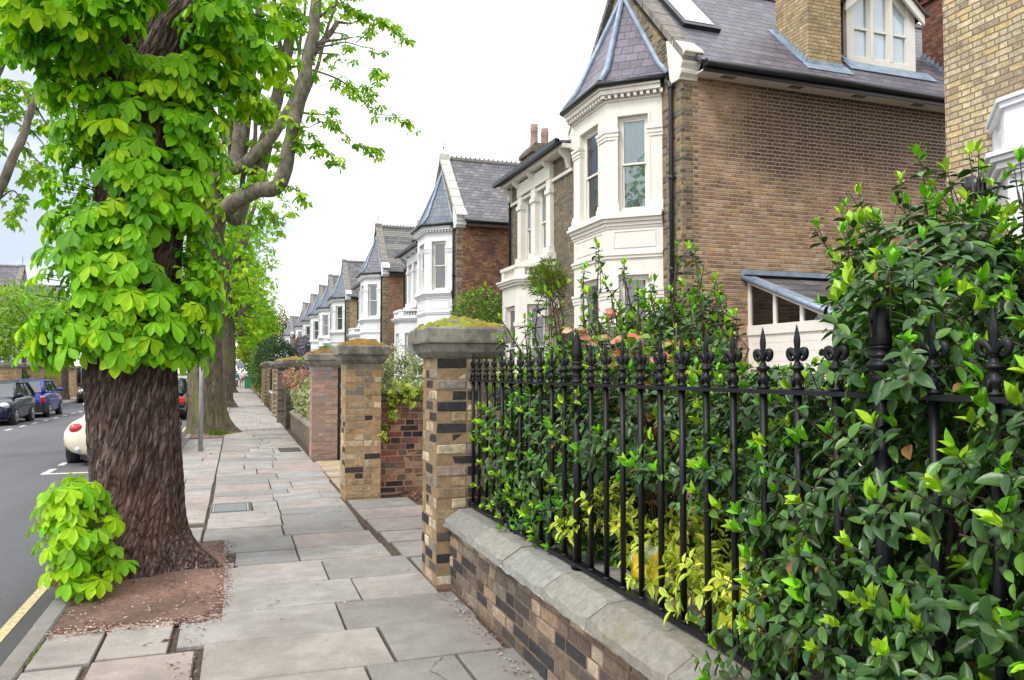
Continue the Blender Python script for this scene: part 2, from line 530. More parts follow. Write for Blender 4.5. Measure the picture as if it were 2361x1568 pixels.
# ------------------------------------------------------------------ leaves (one mesh per crown)
def leaf_template(stations, droop=0.12, fold=0.10):
    V = [(0, 0, 0)]; E = [0.0]
    for s, h in stations:
        w = -droop * s * s
        V += [(s, -h, w + fold * h), (s, 0, w - fold * h * 0.3), (s, h, w + fold * h)]; E += [1, 0, 1]
    V.append((1, 0, -droop)); E.append(1)
    F = [(0, 1, 2), (0, 2, 3)]
    n = len(stations)
    for i in range(n - 1):
        a = 1 + 3 * i; b = a + 3
        F += [(a, b, b + 1, a + 1), (a + 1, b + 1, b + 2, a + 2)]
    a = 1 + 3 * (n - 1); t = len(V) - 1
    F += [(a, t, a + 1), (a + 1, t, a + 2)]
    return np.array(V, float), F, np.array(E)
T_OVATE = leaf_template([(.12, .27), (.30, .46), (.50, .5), (.70, .40), (.87, .20)], 0.18, 0.20)
T_OBOV = leaf_template([(.25, .17), (.55, .42), (.76, .5), (.92, .27)], 0.30, 0.20)
T_SMALL = leaf_template([(.45, .5)], 0.15, 0.2)
T_NARROW = leaf_template([(.3, .42), (.65, .4)], 0.2, 0.25)
T_IVY = leaf_template([(.12, .42), (.3, .36), (.42, .5), (.7, .2)], 0.1, 0.15)
# a whole palmate chestnut leaf for distant trees: five leaflets hanging from the stalk end
def _palm():
    V, F, E = [], [], []
    for a, l in ((-1.9, .55), (-1.0, .85), (0, 1.0), (1.0, .85), (1.9, .55)):
        t, f, e = leaf_template([(.62, .24)], 0.35, 0.2)
        ca, sa = cos(a), sin(a)
        b = len(V)
        for x, y, z in t:
            x *= l; y *= l * 1.1
            V.append((x * ca - y * sa, x * sa + y * ca, z * l - 0.1 * abs(a) * l * (x / max(l, .01))))
        F += [tuple(i + b for i in q) for q in f]; E += list(e)
    return np.array(V), F, np.array(E)
T_PALM = _palm()

class Leaves:
    def __init__(s): s.p, s.d, s.n, s.l, s.w, s.c, s.e = [], [], [], [], [], [], []
    def add(s, p, d, n, l, w, c, e=None):
        s.p.append(tuple(p)); s.d.append(tuple(d)); s.n.append(tuple(n)); s.l.append(l); s.w.append(w); s.c.append(c); s.e.append(e or c)
    def build(s, name, tmpl, mat, parent=None, loc=None):
        V, F, E = tmpl
        P = np.array(s.p); D = np.array(s.d); Nn = np.array(s.n)
        D /= np.linalg.norm(D, axis=1)[:, None] + 1e-9
        Nn = Nn - D * (Nn * D).sum(1)[:, None]
        bad = np.linalg.norm(Nn, axis=1) < 1e-4
        Nn[bad] = np.cross(D[bad], (0.3, 0.5, 0.8))
        Nn /= np.linalg.norm(Nn, axis=1)[:, None]
        S = np.cross(Nn, D)
        l = np.array(s.l)[:, None, None]; w = np.array(s.w)[:, None, None]
        k = len(V)
        W = P[:, None, :] + D[:, None, :] * (V[None, :, 0, None] * l) + S[:, None, :] * (V[None, :, 1, None] * w) + Nn[:, None, :] * (V[None, :, 2, None] * l)
        if loc is not None: W = W - np.array(loc)
        W = W.reshape(-1, 3)
        n = len(P)
        fl = np.array([len(f) for f in F]); flat = np.concatenate([np.array(f) for f in F])
        loops = (flat[None, :] + (np.arange(n) * k)[:, None]).ravel()
        lens = np.tile(fl, n)
        starts = np.concatenate([[0], np.cumsum(lens)[:-1]])
        me = bpy.data.meshes.new(name)
        me.vertices.add(len(W)); me.vertices.foreach_set('co', W.ravel())
        me.loops.add(len(loops)); me.loops.foreach_set('vertex_index', loops.astype(np.int32))
        me.polygons.add(len(lens)); me.polygons.foreach_set('loop_start', starts.astype(np.int32)); me.polygons.foreach_set('loop_total', lens.astype(np.int32))
        me.materials.append(mat)
        c1 = np.array(s.c); c2 = np.array(s.e)
        C = np.ones((n, k, 4)); C[:, :, :3] = c1[:, None, :] * (1 - E)[None, :, None] + c2[:, None, :] * E[None, :, None]
        ca = me.color_attributes.new('Col', 'FLOAT_COLOR', 'POINT')
        ca.data.foreach_set('color', C.ravel())
        me.polygons.foreach_set('use_smooth', np.ones(len(lens), dtype=bool))
        me.update(calc_edges=True)
        o = bpy.data.objects.new(name, me); COL.objects.link(o)
        if parent is not None: o.parent = parent
        if loc is not None and parent is None: o.location = loc
        return o
def rvec(r):
    while True:
        v = Vector((r.uniform(-1, 1), r.uniform(-1, 1), r.uniform(-1, 1)))
        if 0.05 < v.length < 1: return v.normalized()
def jc(r, c, a=0.25):
    k = 1 + r.uniform(-a, a); j = r.uniform(-a, a) * 0.4
    return (max(0, c[0] * k * (1 + j)), c[1] * k, max(0, c[2] * k * (1 - j)))

def paving_material():
    m, nt, ns, ls, b = _new('york_stone')
    p = pos(nt)
    at_ = N(nt, 'ShaderNodeAttribute', attribute_name='Col')
    g = ramp(nt, noise_(nt, p, 110, 4, 0.8), [(0.25, 0.72), (0.75, 1.28)])
    c = mixc(nt, 1.0, at_.outputs['Color'], g, 'MULTIPLY')
    c = mixc(nt, 1.0, c, ramp(nt, noise_(nt, p, 6, 6, 0.65), [(0.3, 0.82), (0.7, 1.14)]), 'MULTIPLY')
    c = mixc(nt, ramp(nt, noise_(nt, p, 1.7, 6, 0.7, .3), [(0.42, 0.0), (0.66, 0.62)]), c, (0.185, 0.165, 0.15))
    c = mixc(nt, ramp(nt, noise_(nt, p, 2.6, 5, 0.6), [(0.56, 0.0), (0.72, 0.35)]), c, (0.45, 0.41, 0.36))
    vo = N(nt, 'ShaderNodeTexVoronoi'); vo.inputs['Scale'].default_value = 3.1; ls.new(p, vo.inputs['Vector'])
    c = mixc(nt, ramp(nt, vo.outputs['Distance'], [(0.045, 0.6), (0.075, 0.0)]), c, (0.14, 0.13, 0.125))
    vo2 = N(nt, 'ShaderNodeTexVoronoi'); vo2.inputs['Scale'].default_value = 17; ls.new(p, vo2.inputs['Vector'])
    c = mixc(nt, ramp(nt, vo2.outputs['Distance'], [(0.07, 0.5), (0.12, 0.0)]), c, (0.17, 0.15, 0.13))
    ls.new(c, b.inputs['Base Color']); b.inputs['Roughness'].default_value = .8; b.inputs['Specular IOR Level'].default_value = .3
    bump(nt, b, math_(nt, 'ADD', noise_(nt, p, 130, 5, .75), math_(nt, 'MULTIPLY', noise_(nt, p, 12, 5, .6), 2.2)), .55, .006)
    return m
# ================================================================== ground, road, pavement
rg = random.Random(5)
ROAD_Z = -0.15
M_earth = vcol('earth', 0.95, 0.4, 12, 0.8, 30)
M_slab = paving_material()
M_white_paint = plain('road_paint', (0.62, 0.62, 0.6), 0.7, var=0.3, scale=30)
M_yellow_paint = plain('yellow_paint', (0.50, 0.43, 0.22), 0.8, var=0.4, scale=40)

def sheet(name, mat, x0, x1, y0, y1, z, col=(1, 1, 1), kind='structure', nx=1, ny=1):
    mb = MB()
    xs = [x0 + (x1 - x0) * i / nx for i in range(nx + 1)]; ys = [y0 + (y1 - y0) * j / ny for j in range(ny + 1)]
    for i in range(nx):
        for j in range(ny):
            mb.poly([(xs[i], ys[j], z), (xs[i+1], ys[j], z), (xs[i+1], ys[j+1], z), (xs[i], ys[j+1], z)], col)
    o = mb.build(name, mat)
    return tag(o, kind=kind)

# far ground to the horizon, garden soil beside the pavement
M_far = plain('far_ground', (0.09, 0.11, 0.05), 0.95, var=0.4, scale=0.2)
sheet('ground', M_far, -900, 900, -200, 1600, -0.40)
M_soil = plain('garden_soil', (0.075, 0.05, 0.035), 0.95, var=0.45, scale=14, bmp=0.7, bscale=35)
sheet('garden_ground', M_soil, 1.19, 60, -30, 260, -0.02)
sheet('front_garden_ground', M_soil, -60, -9.3, -30, 260, -0.02)

def road_material():
    m, nt, ns, ls, b = _new('asphalt')
    p = pos(nt)
    big = noise_(nt, scalev(nt, p, (1, 0.25, 1)), 0.8, 5, 0.6)
    c = ramp(nt, big, [(0.3, (0.085, 0.088, 0.095)), (0.7, (0.13, 0.132, 0.14))])
    f = noise_(nt, p, 90, 4, 0.8)
    c = mixc(nt, 1.0, c, ramp(nt, f, [(0.3, 0.55), (0.7, 1.5)]), 'MULTIPLY')
    vo = N(nt, 'ShaderNodeTexVoronoi'); vo.inputs['Scale'].default_value = 45; ls.new(p, vo.inputs['Vector'])
    c = mixc(nt, ramp(nt, vo.outputs['Distance'], [(0.08, 0.35), (0.2, 0.0)]), c, (0.3, 0.29, 0.28))
    sx = N(nt, 'ShaderNodeSeparateXYZ'); ls.new(p, sx.inputs[0])
    gut = N(nt, 'ShaderNodeMapRange'); gut.inputs[1].default_value = -1.55; gut.inputs[2].default_value = -1.2
    ls.new(math_(nt, 'ADD', sx.outputs[0], math_(nt, 'MULTIPLY', big, 0.25)), gut.inputs[0])
    c = mixc(nt, math_(nt, 'MULTIPLY', gut.outputs[0], 0.55), c, (0.05, 0.045, 0.04))
    ls.new(c, b.inputs['Base Color']); b.inputs['Roughness'].default_value = 0.8; b.inputs['Specular IOR Level'].default_value = 0.35
    bump(nt, b, f, 0.6, 0.006)
    return m
M_road = road_material()
sheet('road', M_road, -8.0, -1.10, -30, 400, ROAD_Z)

# kerbs: granite blocks laid end to end
PINK, GREY, DGREY, BUFF, BLUE = (0.340, 0.290, 0.268), (0.350, 0.328, 0.308), (0.255, 0.248, 0.238), (0.365, 0.330, 0.300), (0.325, 0.325, 0.322)
def kerb(name, x0, x1, y0, y1, step):
    mb = MB(); y = y0
    while y < y1:
        l = step * rg.uniform(0.85, 1.15)
        mb.cbox(x0, x1, y + 0.004, y + l - 0.004, -0.35, rg.uniform(-0.003, 0.004), 0.012, jc(rg, (0.25, 0.235, 0.22), 0.16))
        y += l
    return tag(mb.build(name, M_slab), kind='structure')
kerb('kerb', -1.13, -1.012, -6, 60, 0.95)
kerb('kerb', -1.13, -1.012, 60, 240, 6)
kerb('kerb', -8.12, -8.0, 4, 240, 3.0)

# the joint bed below the paving
M_joint = plain('joint_soil', (0.075, 0.055, 0.04), 0.95, var=0.5, scale=30, bmp=0.8, bscale=60)
sheet('pavement_bed', M_joint, -1.02, 1.6, -6, 240, -0.024)

# York stone paving laid in courses across the pavement
paving = MB()
def slab(x0, x1, y0, y1, col, gap=0.006, dz=None):
    z = rg.uniform(-0.004, 0.003) if dz is None else dz
    g = gap
    j = lambda: rg.uniform(-0.004, 0.004)
    c = 0.005
    tl = rg.uniform(-0.003, 0.003)
    pts = [(x0 + g + j(), y0 + g + j()), (x1 - g + j(), y0 + g + j()), (x1 - g + j(), y1 - g + j()), (x0 + g + j(), y1 - g + j())]
    cx, cy = sum(p[0] for p in pts) / 4, sum(p[1] for p in pts) / 4
    top = [paving.vert((p[0] + c * (1 if p[0] < cx else -1), p[1] + c * (1 if p[1] < cy else -1), z + tl * (1 if p[0] < cx else -1))) for p in pts]
    rim = [paving.vert((p[0], p[1], z - 0.006)) for p in pts]
    bot = [paving.vert((p[0], p[1], -0.03)) for p in pts]
    paving.face(top, col)
    for k in range(4):
        q = (k + 1) % 4
        paving.face((rim[k], rim[q], top[q], top[k]), col)
        paving.face((bot[k], bot[q], rim[q], rim[k]), col)
def colr():
    return jc(rg, rg.choice([GREY, GREY, GREY, PINK, DGREY, BUFF, BUFF, BLUE]), 0.09)
XL, XI = -1.008, -0.285      # kerb side, inner band edge
# rows near the camera as in the photograph: (y0, y1, [x joints], [colours])
near = [
 (2.95, 3.50, [-0.15, 0.42, 1.20, 1.45], [GREY, DGREY, GREY]),
 (3.50, 4.085, [-0.15, 0.64, 1.12, 1.45], [BUFF, DGREY, DGREY]),
 (4.085, 4.685, [-0.16, 0.80, 1.40], [BUFF, DGREY]),
 (4.685, 5.26, [-0.305, 0.625, 1.42], [GREY, DGREY]),
 (5.26, 5.83, [-0.072, 0.80, 1.325], [GREY, GREY]),
 (5.83, 6.43, [-0.075, 0.65, 1.32], [GREY, DGREY]),
 (6.51, 6.94, [0.0, 0.49, 1.225], [DGREY, GREY]),
 (6.94, 7.53, [-0.095, 0.49, 1.21], [DGREY, PINK]),
 (7.53, 8.05, [-0.275, 0.43, 1.17], [DGREY, DGREY]),
 (8.05, 8.62, [-0.265, 0.445, 1.185], [GREY, DGREY]),
 (8.62, 9.00, [-0.265, 0.455, 1.185], [GREY, DGREY]),
 (9.62, 10.12, [-0.25, 0.43, 0.98, 1.22], [PINK, BLUE, BLUE]),
 (10.12, 10.55, [-0.255, 0.62, 1.22], [DGREY, PINK]),
 (10.55, 11.15, [-0.26, 0.43, 0.70, 1.22], [PINK, BLUE, GREY]),
 (11.15, 11.60, [-0.26, 0.43, 1.24], [DGREY, PINK]),
 (11.60, 12.15, [-0.27, 0.56, 1.25], [DGREY, BLUE]),
 (12.15, 12.82, [-0.275, 0.30, 1.26], [GREY, PINK]),
 (12.82, 13.45, [-0.28, 0.12, 0.55, 1.28], [GREY, GREY, PINK]),
]
for y0, y1, xs, cs in near:
    for i in range(len(cs)):
        slab(xs[i], xs[i+1], y0, y1, jc(rg, cs[i], 0.05), 0.006 if y0 > 5 else 0.009)
slab(-0.09, 0.0, 6.46, 6.60, jc(rg, PINK, .05)); slab(0.02, 1.22, 6.445, 6.495, jc(rg, BUFF, .05), 0.003)
# around the inspection cover
slab(-0.26, -0.245, 9.0, 9.62, GREY); slab(0.175, 0.455, 9.0, 9.62, jc(rg, BLUE, .05)); slab(0.455, 1.19, 9.0, 9.62, jc(rg, GREY, .05))
# outer band nearest the camera
slab(-1.005, -0.70, 4.60, 5.16, jc(rg, BUFF, .04)); slab(-0.69, -0.33, 4.62, 5.20, jc(rg, BUFF, .04), 0.009)
slab(-1.005, -0.72, 3.95, 4.57, jc(rg, BUFF, .04)); slab(-0.70, -0.185, 4.02, 4.60, jc(rg, PINK, .04), 0.009)
slab(-1.005, -0.2, 3.3, 3.97, jc(rg, GREY, .04)); slab(-1.005, -0.2, 2.5, 3.28, jc(rg, GREY, .04))
# behind the camera
y = 2.93
while y > -5.5:
    h = rg.uniform(0.5, 0.65); x = XL
    while x < 1.42:
        w = min(rg.uniform(0.5, 0.95), 1.42 - x)
        if w < 0.2: break
        if not (x < -0.2 and y > 2.4): slab(x, x + w, y - h, y, colr())
        x += w
    y -= h
# kerb-side band and the rest up the street
y = 8.0
while y < 60:
    h = rg.uniform(0.42, 0.66)
    if not (19.5 < y + h and y < 21.9) and not (y < 8.2):
        x = XL
        while x < XI - 0.05:
            w = min(rg.uniform(0.35, 0.8), XI - x)
            if XI - (x + w) < 0.16: w = XI - x
            slab(x, x + w, y, y + h, jc(rg, rg.choice([GREY, BUFF, PINK, BLUE]), 0.08)); x += w
    y += h
slab(-0.62, -0.285, 7.50, 8.2, jc(rg, GREY, .05)); slab(-1.005, -0.63, 7.50, 8.2, jc(rg, BUFF, .05))
y = 13.45
while y < 60:
    h = rg.uniform(0.42, 0.66); x = XI + 0.01
    while x < 1.15:
        w = rg.uniform(0.42, 0.95)
        if 1.22 - (x + w) < 0.22: w = 1.22 - x
        if 15.2 < y + h and y < 16.3 and x < 1.2 and x + w > 0.75:
            pass
        slab(x, x + w, y, y + h, colr()); x += w
    y += h
y = 60
while y < 240:
    h = rg.uniform(1.0, 1.6); slab(-1.0, 0.3, y, y + h, colr()); slab(0.3, 1.22, y, y + h, colr()); y += h
tag(paving.build('pavement', M_slab), kind='structure')

# cracks in some of the slabs
mb = MB()
for pts in [((.02, 9.66), (.14, 9.86), (.10, 9.98), (.22, 10.1)), ((.75, 10.6), (.95, 10.72), (1.02, 10.9), (1.2, 11.0)), ((-.75, 18.4), (-.6, 18.7), (-.66, 19.0), (-.5, 19.3)), ((.2, 5.27), (.28, 5.36), (.26, 5.42)), ((-.9, 9.0), (-.7, 9.3), (-.45, 9.45)), ((.9, 3.55), (.98, 3.75), (.93, 3.9), (1.05, 4.08)), ((-.95, 11.8), (-.8, 12.1), (-.5, 12.2))]:
    n_ = 18; prev = None; rc = random.Random(int(pts[0][0] * 100) + 7)
    for i in range(n_ + 1):
        t = i / n_ * (len(pts) - 1); k = min(int(t), len(pts) - 2); f = t - k
        x = pts[k][0] * (1 - f) + pts[k+1][0] * f + rc.uniform(-.008, .008); yy = pts[k][1] * (1 - f) + pts[k+1][1] * f + rc.uniform(-.008, .008); w_ = rc.uniform(.001, .0032)
        cur = [mb.vert((x - w_, yy, .0068)), mb.vert((x + w_, yy, .0068))]
        if prev: mb.face((prev[0], prev[1], cur[1], cur[0]))
        prev = cur
tag(mb.build('pavement_cracks', M_joint), kind='structure')

# gateway apron, bark-chip path and strip of mortar
ap = MB()
paving_keep = paving
paving = ap
for (x0, x1, y0, y1, c) in [(1.24, 1.95, 8.75, 9.35, DGREY), (1.24, 2.0, 8.1, 8.72, PINK), (1.26, 2.1, 7.45, 8.07, PINK), (1.28, 2.0, 6.95, 7.42, BUFF),
                            (1.30, 2.1, 6.35, 6.92, DGREY), (1.34, 2.0, 5.86, 6.32, DGREY),
                            (1.26, 1.9, 12.9, 13.6, (0.42, 0.33, 0.2)), (1.26, 1.9, 12.2, 12.87, (0.44, 0.34, 0.22)), (1.26, 1.9, 11.5, 12.17, (0.4, 0.33, 0.24)), (1.26, 1.9, 10.0, 11.4, (0.42, 0.33, 0.22)),
                            (1.9, 6.5, 10.0, 13.6, (0.36, 0.3, 0.22))]:
    slab(x0, x1, y0, y1, jc(rg, c, .05), 0.006, 0.0)
tag(ap.build('garden_path', M_slab), kind='structure')
sheet('chip_bed', M_soil, 1.9, 7.7, 5.9, 9.7, -0.004)
# bark chips: uncountable
chips = Leaves()
r = random.Random(11)
for i in range(5200):
    x = r.uniform(1.7, 3.6) if r.random() < .8 else r.uniform(1.7, 6); yy = r.uniform(6.2, 9.7)
    if x < 2.0 + r.uniform(-.06, .06) : continue
    a = r.uniform(0, 2 * pi)
    c = jc(r, r.choice([(0.42, 0.20, 0.13), (0.30, 0.13, 0.09), (0.5, 0.3, 0.2), (0.2, 0.09, 0.07)]), .3)
    chips.add((x, yy, r.uniform(0, .02)), (cos(a), sin(a), r.uniform(-.3, .3)), (r.uniform(-.5, .5), r.uniform(-.5, .5), 1), r.uniform(.03, .07), r.uniform(.012, .03), c)
M_chips = foliage('bark_chips', 0.9, 0.0, 0.1)
tag(chips.build('bark_chips', T_SMALL, M_chips), 'reddish bark chips strewn in the gateway beside the brick piers', 'bark chips', kind='stuff')

# tree pits
M_pit = vcol('tree_pit_soil', 0.95, 0.35, 18, 0.9, 45)
def pit(x0, x1, y0, y1, cx, cy, hgt, name='soil'):
    mb = MB(); nx, ny = 44, 60
    P = []
    for i in range(nx + 1):
        row = []
        for j in range(ny + 1):
            x = x0 + (x1 - x0) * i / nx; yy = y0 + (y1 - y0) * j / ny
            d = sqrt((x - cx) ** 2 + (yy - cy) ** 2)
            e = min(x - x0, x1 - x, yy - y0, y1 - yy)
            z = -0.012 + hgt * max(0, 1 - d / 1.0) ** 1.3 * min(1, e / 0.25 + .2) + 0.012 * noise.noise(Vector((x * 9, yy * 9, 0))) + 0.006 * noise.noise(Vector((x * 30, yy * 30, 3)))
            row.append((x, yy, z))
        P.append(row)
    I = mb.grid(P, col=(0.135, 0.088, 0.068))
    for k, f in enumerate(mb.f):
        p = mb.v[f[0]]
        t = noise.noise(Vector((p[0] * 2.6 + 4, p[1] * 2.6, 1)))
        a, bq = (0.135, 0.088, 0.068), (0.26, 0.155, 0.125)
        w = max(0, min(1, 0.4 + t * 1.3))
        mb.c[k] = tuple(a[q] * (1 - w) + bq[q] * w for q in range(3))
    return tag(mb.build(name, M_pit), kind='structure')
pit(-1.01, -0.07, 5.12, 7.52, -0.72, 6.75, 0.10)
pit(-1.01, 0.05, 19.4, 22.0, -0.6, 20.8, 0.10)
for yy in (35.3, 60.6, 86): pit(-1.01, -0.1, yy - 1.2, yy + 1.2, -0.6, yy, 0.10)
lit = Leaves(); r = random.Random(3)
for i in range(2600):
    if i > 900:
        k_ = r.random()
        if k_ < .45: x, yy = r.uniform(-1.0, -.07), 5.16 + abs(r.gauss(0, .05)) * (1 if r.random() < .6 else -1)
        elif k_ < .7: x, yy = -.075 + r.gauss(0, .03), r.uniform(5.3, 7.45)
        elif k_ < .85: x, yy = 1.36 + r.gauss(0, .035), r.uniform(2.6, 5.3)
        else: x, yy = r.uniform(-1.0, -.1), r.uniform(5.2, 7.4)
    elif i < 560: x, yy = r.uniform(-1.0, -0.08), r.uniform(5.13, 7.5)
    elif i < 760: x, yy = r.uniform(-.31, -.15) if r.random() < .5 else r.uniform(-1.0, -.1), r.choice([r.uniform(5.1, 5.22), r.uniform(4.0, 5.1)])
    else: x, yy = r.uniform(-1, 1.3), r.uniform(2.5, 14)
    if 560 <= i <= 900 and not (-.31 < x < -.15) and r.random() < .75 and yy < 5.08: continue
    d = sqrt((x + .72) ** 2 + (yy - 6.75) ** 2)
    z = 0.0 + 0.10 * max(0, 1 - d / 1.0) ** 1.3 if yy > 5.1 and x < -.07 else 0.006
    a = r.uniform(0, 2 * pi)
    c = jc(r, r.choice([(0.3, 0.17, 0.12), (0.16, 0.09, 0.07), (0.42, 0.3, 0.22), (0.22, 0.06, 0.05), (0.5, 0.45, 0.4)]), .3)
    lit.add((x, yy, z + .004), (cos(a), sin(a), r.uniform(-.2, .2)), (r.uniform(-.3, .3), r.uniform(-.3, .3), 1), r.uniform(.012, .035), r.uniform(.006, .014), c)
for i in range(170):
    x, yy = r.uniform(-1, 1.4), r.uniform(2.6, 9)
    lit.add((x, yy, .0065), (1, r.uniform(-1, 1), 0), (0, 0, 1), r.uniform(.005, .014), r.uniform(.003, .009), r.choice([(.55, .53, .5), (.12, .1, .09), (.08, .07, .06), (.3, .22, .16)]))
lit.add((-0.385, 4.78, .006), (.8, .6, .1), (0, 0, 1), .075, .022, (0.16, 0.06, 0.05))
tag(lit.build('leaf_litter', T_SMALL, M_chips), 'dry brown leaf scraps scattered on the soil and paving', 'leaf litter', kind='stuff')
# moss in the joints by the kerb
ms = Leaves()
for i in range(1500):
    k = r.random()
    if k < .5: x, yy = -1.005 + r.uniform(-.012, .016), r.uniform(3.3, 5.15)
    elif k < .75: x, yy = r.uniform(-1.0, -.2), 4.585 + r.uniform(-.012, .012) + 0.0
    elif k < .85: x, yy = r.uniform(-.72, -.68), r.uniform(4.0, 4.6)
    else: x, yy = 1.25 + r.uniform(-.03, .05), r.uniform(6.2, 9.4)
    if noise.noise(Vector((x * 3, yy * 3, 0))) < -.02: continue
    ms.add((x, yy, r.uniform(-.012, .001)), rvec(r), (0, 0, 1), .014, .008, jc(r, (0.12, 0.15, 0.03), .3))
tag(ms.build('joint_moss', T_SMALL, M_chips), 'green moss growing in the joints of the paving by the kerb', 'moss', kind='stuff')
gr = Leaves()
for i in range(700):
    if i < 450: x, yy = r.gauss(-.40, .11), r.gauss(20.15, .12)
    else: x, yy = r.gauss(1.95, .12), r.gauss(6.7, .3)
    gr.add((x, yy, 0), (r.uniform(-.4, .4), r.uniform(-.4, .4), 1), (r.uniform(-1, 1), r.uniform(-1, 1), .2), r.uniform(.05, .13), .012, jc(r, (0.16, 0.27, 0.04), .3))
tag(gr.build('grass', T_SMALL, foliage('grass_blades', .6, .2, .2)), 'tufts of grass at the foot of the second street tree', 'grass', kind='stuff')

# road markings
mk = MB()
mk.box(-1.412, -1.342, 3.0, 13.2, ROAD_Z, ROAD_Z + .004)
tag(mk.build('yellow_line', M_yellow_paint), kind='structure')
mk = MB(); mk.box(-1.47, -1.40, 21.5, 27.5, ROAD_Z, ROAD_Z + .004)
tag(mk.build('yellow_line', M_yellow_paint), kind='structure')
mk = MB()
mk.box(-2.98, -1.45, 14.45, 14.55, ROAD_Z, ROAD_Z + .004)
mk.box(-2.98, -2.88, 14.55, 15.2, ROAD_Z, ROAD_Z + .004)
mk.box(-2.98, -2.88, 15.75, 16.2, ROAD_Z, ROAD_Z + .004)
y = 17.0
while y < 60: mk.box(-2.98, -2.88, y, y + .6, ROAD_Z, ROAD_Z + .004); y += 1.3
y = 22.6
while y < 60: mk.box(-6.22, -6.13, y, y + .62, ROAD_Z, ROAD_Z + .004); y += 1.55
tag(mk.build('road_marking', M_white_paint), kind='structure')

# far pavement
mb = MB(); y = 4
while y < 240:
    h = rg.uniform(.6, .9) if y < 60 else 3
    mb.box(-8.0 - .12, -9.25, y, y + h - .02, -.3, rg.uniform(-.003, .003), colr()); y += h
tag(mb.build('pavement', M_slab), kind='structure')

# inspection cover and grille
cv = thing('inspection_cover', 'rectangular steel inspection cover set in the grey paving', 'cover', (-0.05, 9.27, 0))
mb = MB(); mb.box(-.215, .215, -.29, .29, -.03, -.001); 
mb.build('frame', plain('iron_frame', (.12, .115, .11), .6, .6, .3, 40), cv)
mb = MB(); mb.cbox(-.165, .165, -.23, .23, -.02, .004, .003)
mb.build('lid', plain('worn_steel', (.23, .24, .25), .5, .5, .2, 60, bmp=.5, bscale=120), cv)
for sx in (-1, 1): mb = MB(); mb.box(sx*.178-.006, sx*.178+.006, -.25, .25, -.001, .003); mb.build('rim', plain('bright_edge', (.5, .5, .5), .4, .5), cv)
cv = thing('drain_grille', 'cast iron drain grille in the pavement by the low garden wall', 'grille', (0.97, 15.75, 0))
mb = MB(); mb.box(-.2, .2, -.42, .42, -.02, .004)
mb.build('frame', plain('iron_dark', (.06, .058, .055), .7, .4), cv)
mb = MB()
for k in range(9): mb.box(-.17 + k * .04, -.15 + k * .04, -.36, .36, .004, .010)
mb.build('bars', plain('iron_frame', (.12, .115, .11), .6), cv)

# ================================================================== brick piers and front wall with real bricks
M_brick = vcol('hand_made_brick', 0.88, 0.48, 34, 1.0, 48, 0.25, stain=(5, 0.49, 0.60, (0.075, 0.062, 0.052)))
M_brick2 = vcol('painted_brick', 0.85, 0.14, 20, 0.5, 60, 0.25, stain=(3.2, 0.58, 0.45, (0.16, 0.14, 0.13)))
def mortar_mat(name, c): return plain(name, c, 0.95, var=0.22, scale=18, bmp=0.6, bscale=90, spec=0.1)
CREAM, TAN, BLK, GRY, OCH, RED, PNK = (.54, .45, .31), (.36, .265, .17), (.040, .039, .041), (.25, .22, .18), (.40, .305, .18), (.24, .085, .065), (.43, .32, .24)
def bricks(mb, x0, x1, y0, y1, z0, z1, pal, rr, jit=.0035, h=.0765, faces='all', rowpal=None, inset=.0):
    """courses of separate bricks round a rectangular block, stretchers and headers alternating at the corners"""
    n = int(round((z1 - z0) / h)); h = (z1 - z0) / n
    B, Hd, g = .225, .1125, .0062
    def run(a0, a1, fix0, fix1, ax, za, zb, start, p):
        L = a1 - a0; a = a0; k = start
        while a < a1 - .02:
            w = B if (k % 2 == 0 or rr.random() < .25) else Hd
            if a1 - (a + w) < .07: w = a1 - a
            c = jc(rr, rr.choice(p), .16)
            dz = rr.uniform(-.0015, .0015); o = rr.uniform(-jit, jit)
            if ax == 0: mb.cbox(a + g, a + w - g, fix0 + (o if fix0 < fix1 else 0), fix1, za + g + dz, zb - g + dz, .004, c, .0018, rr)
            else: mb.cbox(fix0 + o, fix1, a + g, a + w - g, za + g + dz, zb - g + dz, .004, c, .0018, rr)
            a += w; k += 1
    for i in range(n):
        za, zb = z0 + i * h, z0 + (i + 1) * h
        p = rowpal(i, n) if rowpal else pal
        if i % 2 == 0:
            run(x0, x1, y0, y0 + Hd - .01, 0, za, zb, 0, p)
            run(x0, x1, y1 - Hd + .01, y1, 0, za, zb, 0, p)
            if y1 - y0 > .3:
                run(y0 + Hd, y1 - Hd, x0, x0 + Hd - .01, 1, za, zb, 0, p)
                run(y0 + Hd, y1 - Hd, x1 - Hd + .01, x1, 1, za, zb, 0, p)
        else:
            run(y0, y1, x0, x0 + Hd - .01, 1, za, zb, 0, p)
            run(y0, y1, x1 - Hd + .01, x1, 1, za, zb, 0, p)
            if x1 - x0 > .3:
                run(x0 + Hd, x1 - Hd, y0, y0 + Hd - .01, 0, za, zb, 1, p)
                run(x0 + Hd, x1 - Hd, y1 - Hd + .01, y1, 0, za, zb, 1, p)
def moss_mat():
    m, nt, ns, ls, b = _new('moss')
    p = pos(nt)
    at_ = N(nt, 'ShaderNodeAttribute', attribute_name='Col')
    f = noise_(nt, p, 14, 6, .7)
    c = mixc(nt, 1.0, at_.outputs['Color'], ramp(nt, f, [(.3, .45), (.7, 1.6)]), 'MULTIPLY')
    f2 = noise_(nt, p, 5, 4, .6)
    c = mixc(nt, ramp(nt, f2, [(.5, 0.0), (.66, .75)]), c, (.30, .15, .02))
    ls.new(c, b.inputs['Base Color']); b.inputs['Roughness'].default_value = .95
    bump(nt, b, noise_(nt, p, 120, 5, .8), 1.0, .01)
    return m
M_moss = moss_mat()
M_cap = vcol('weathered_stone', .9, .38, 18, 1.0, 40, .2, stain=(5, .46, .7, (.085, .082, .068)))
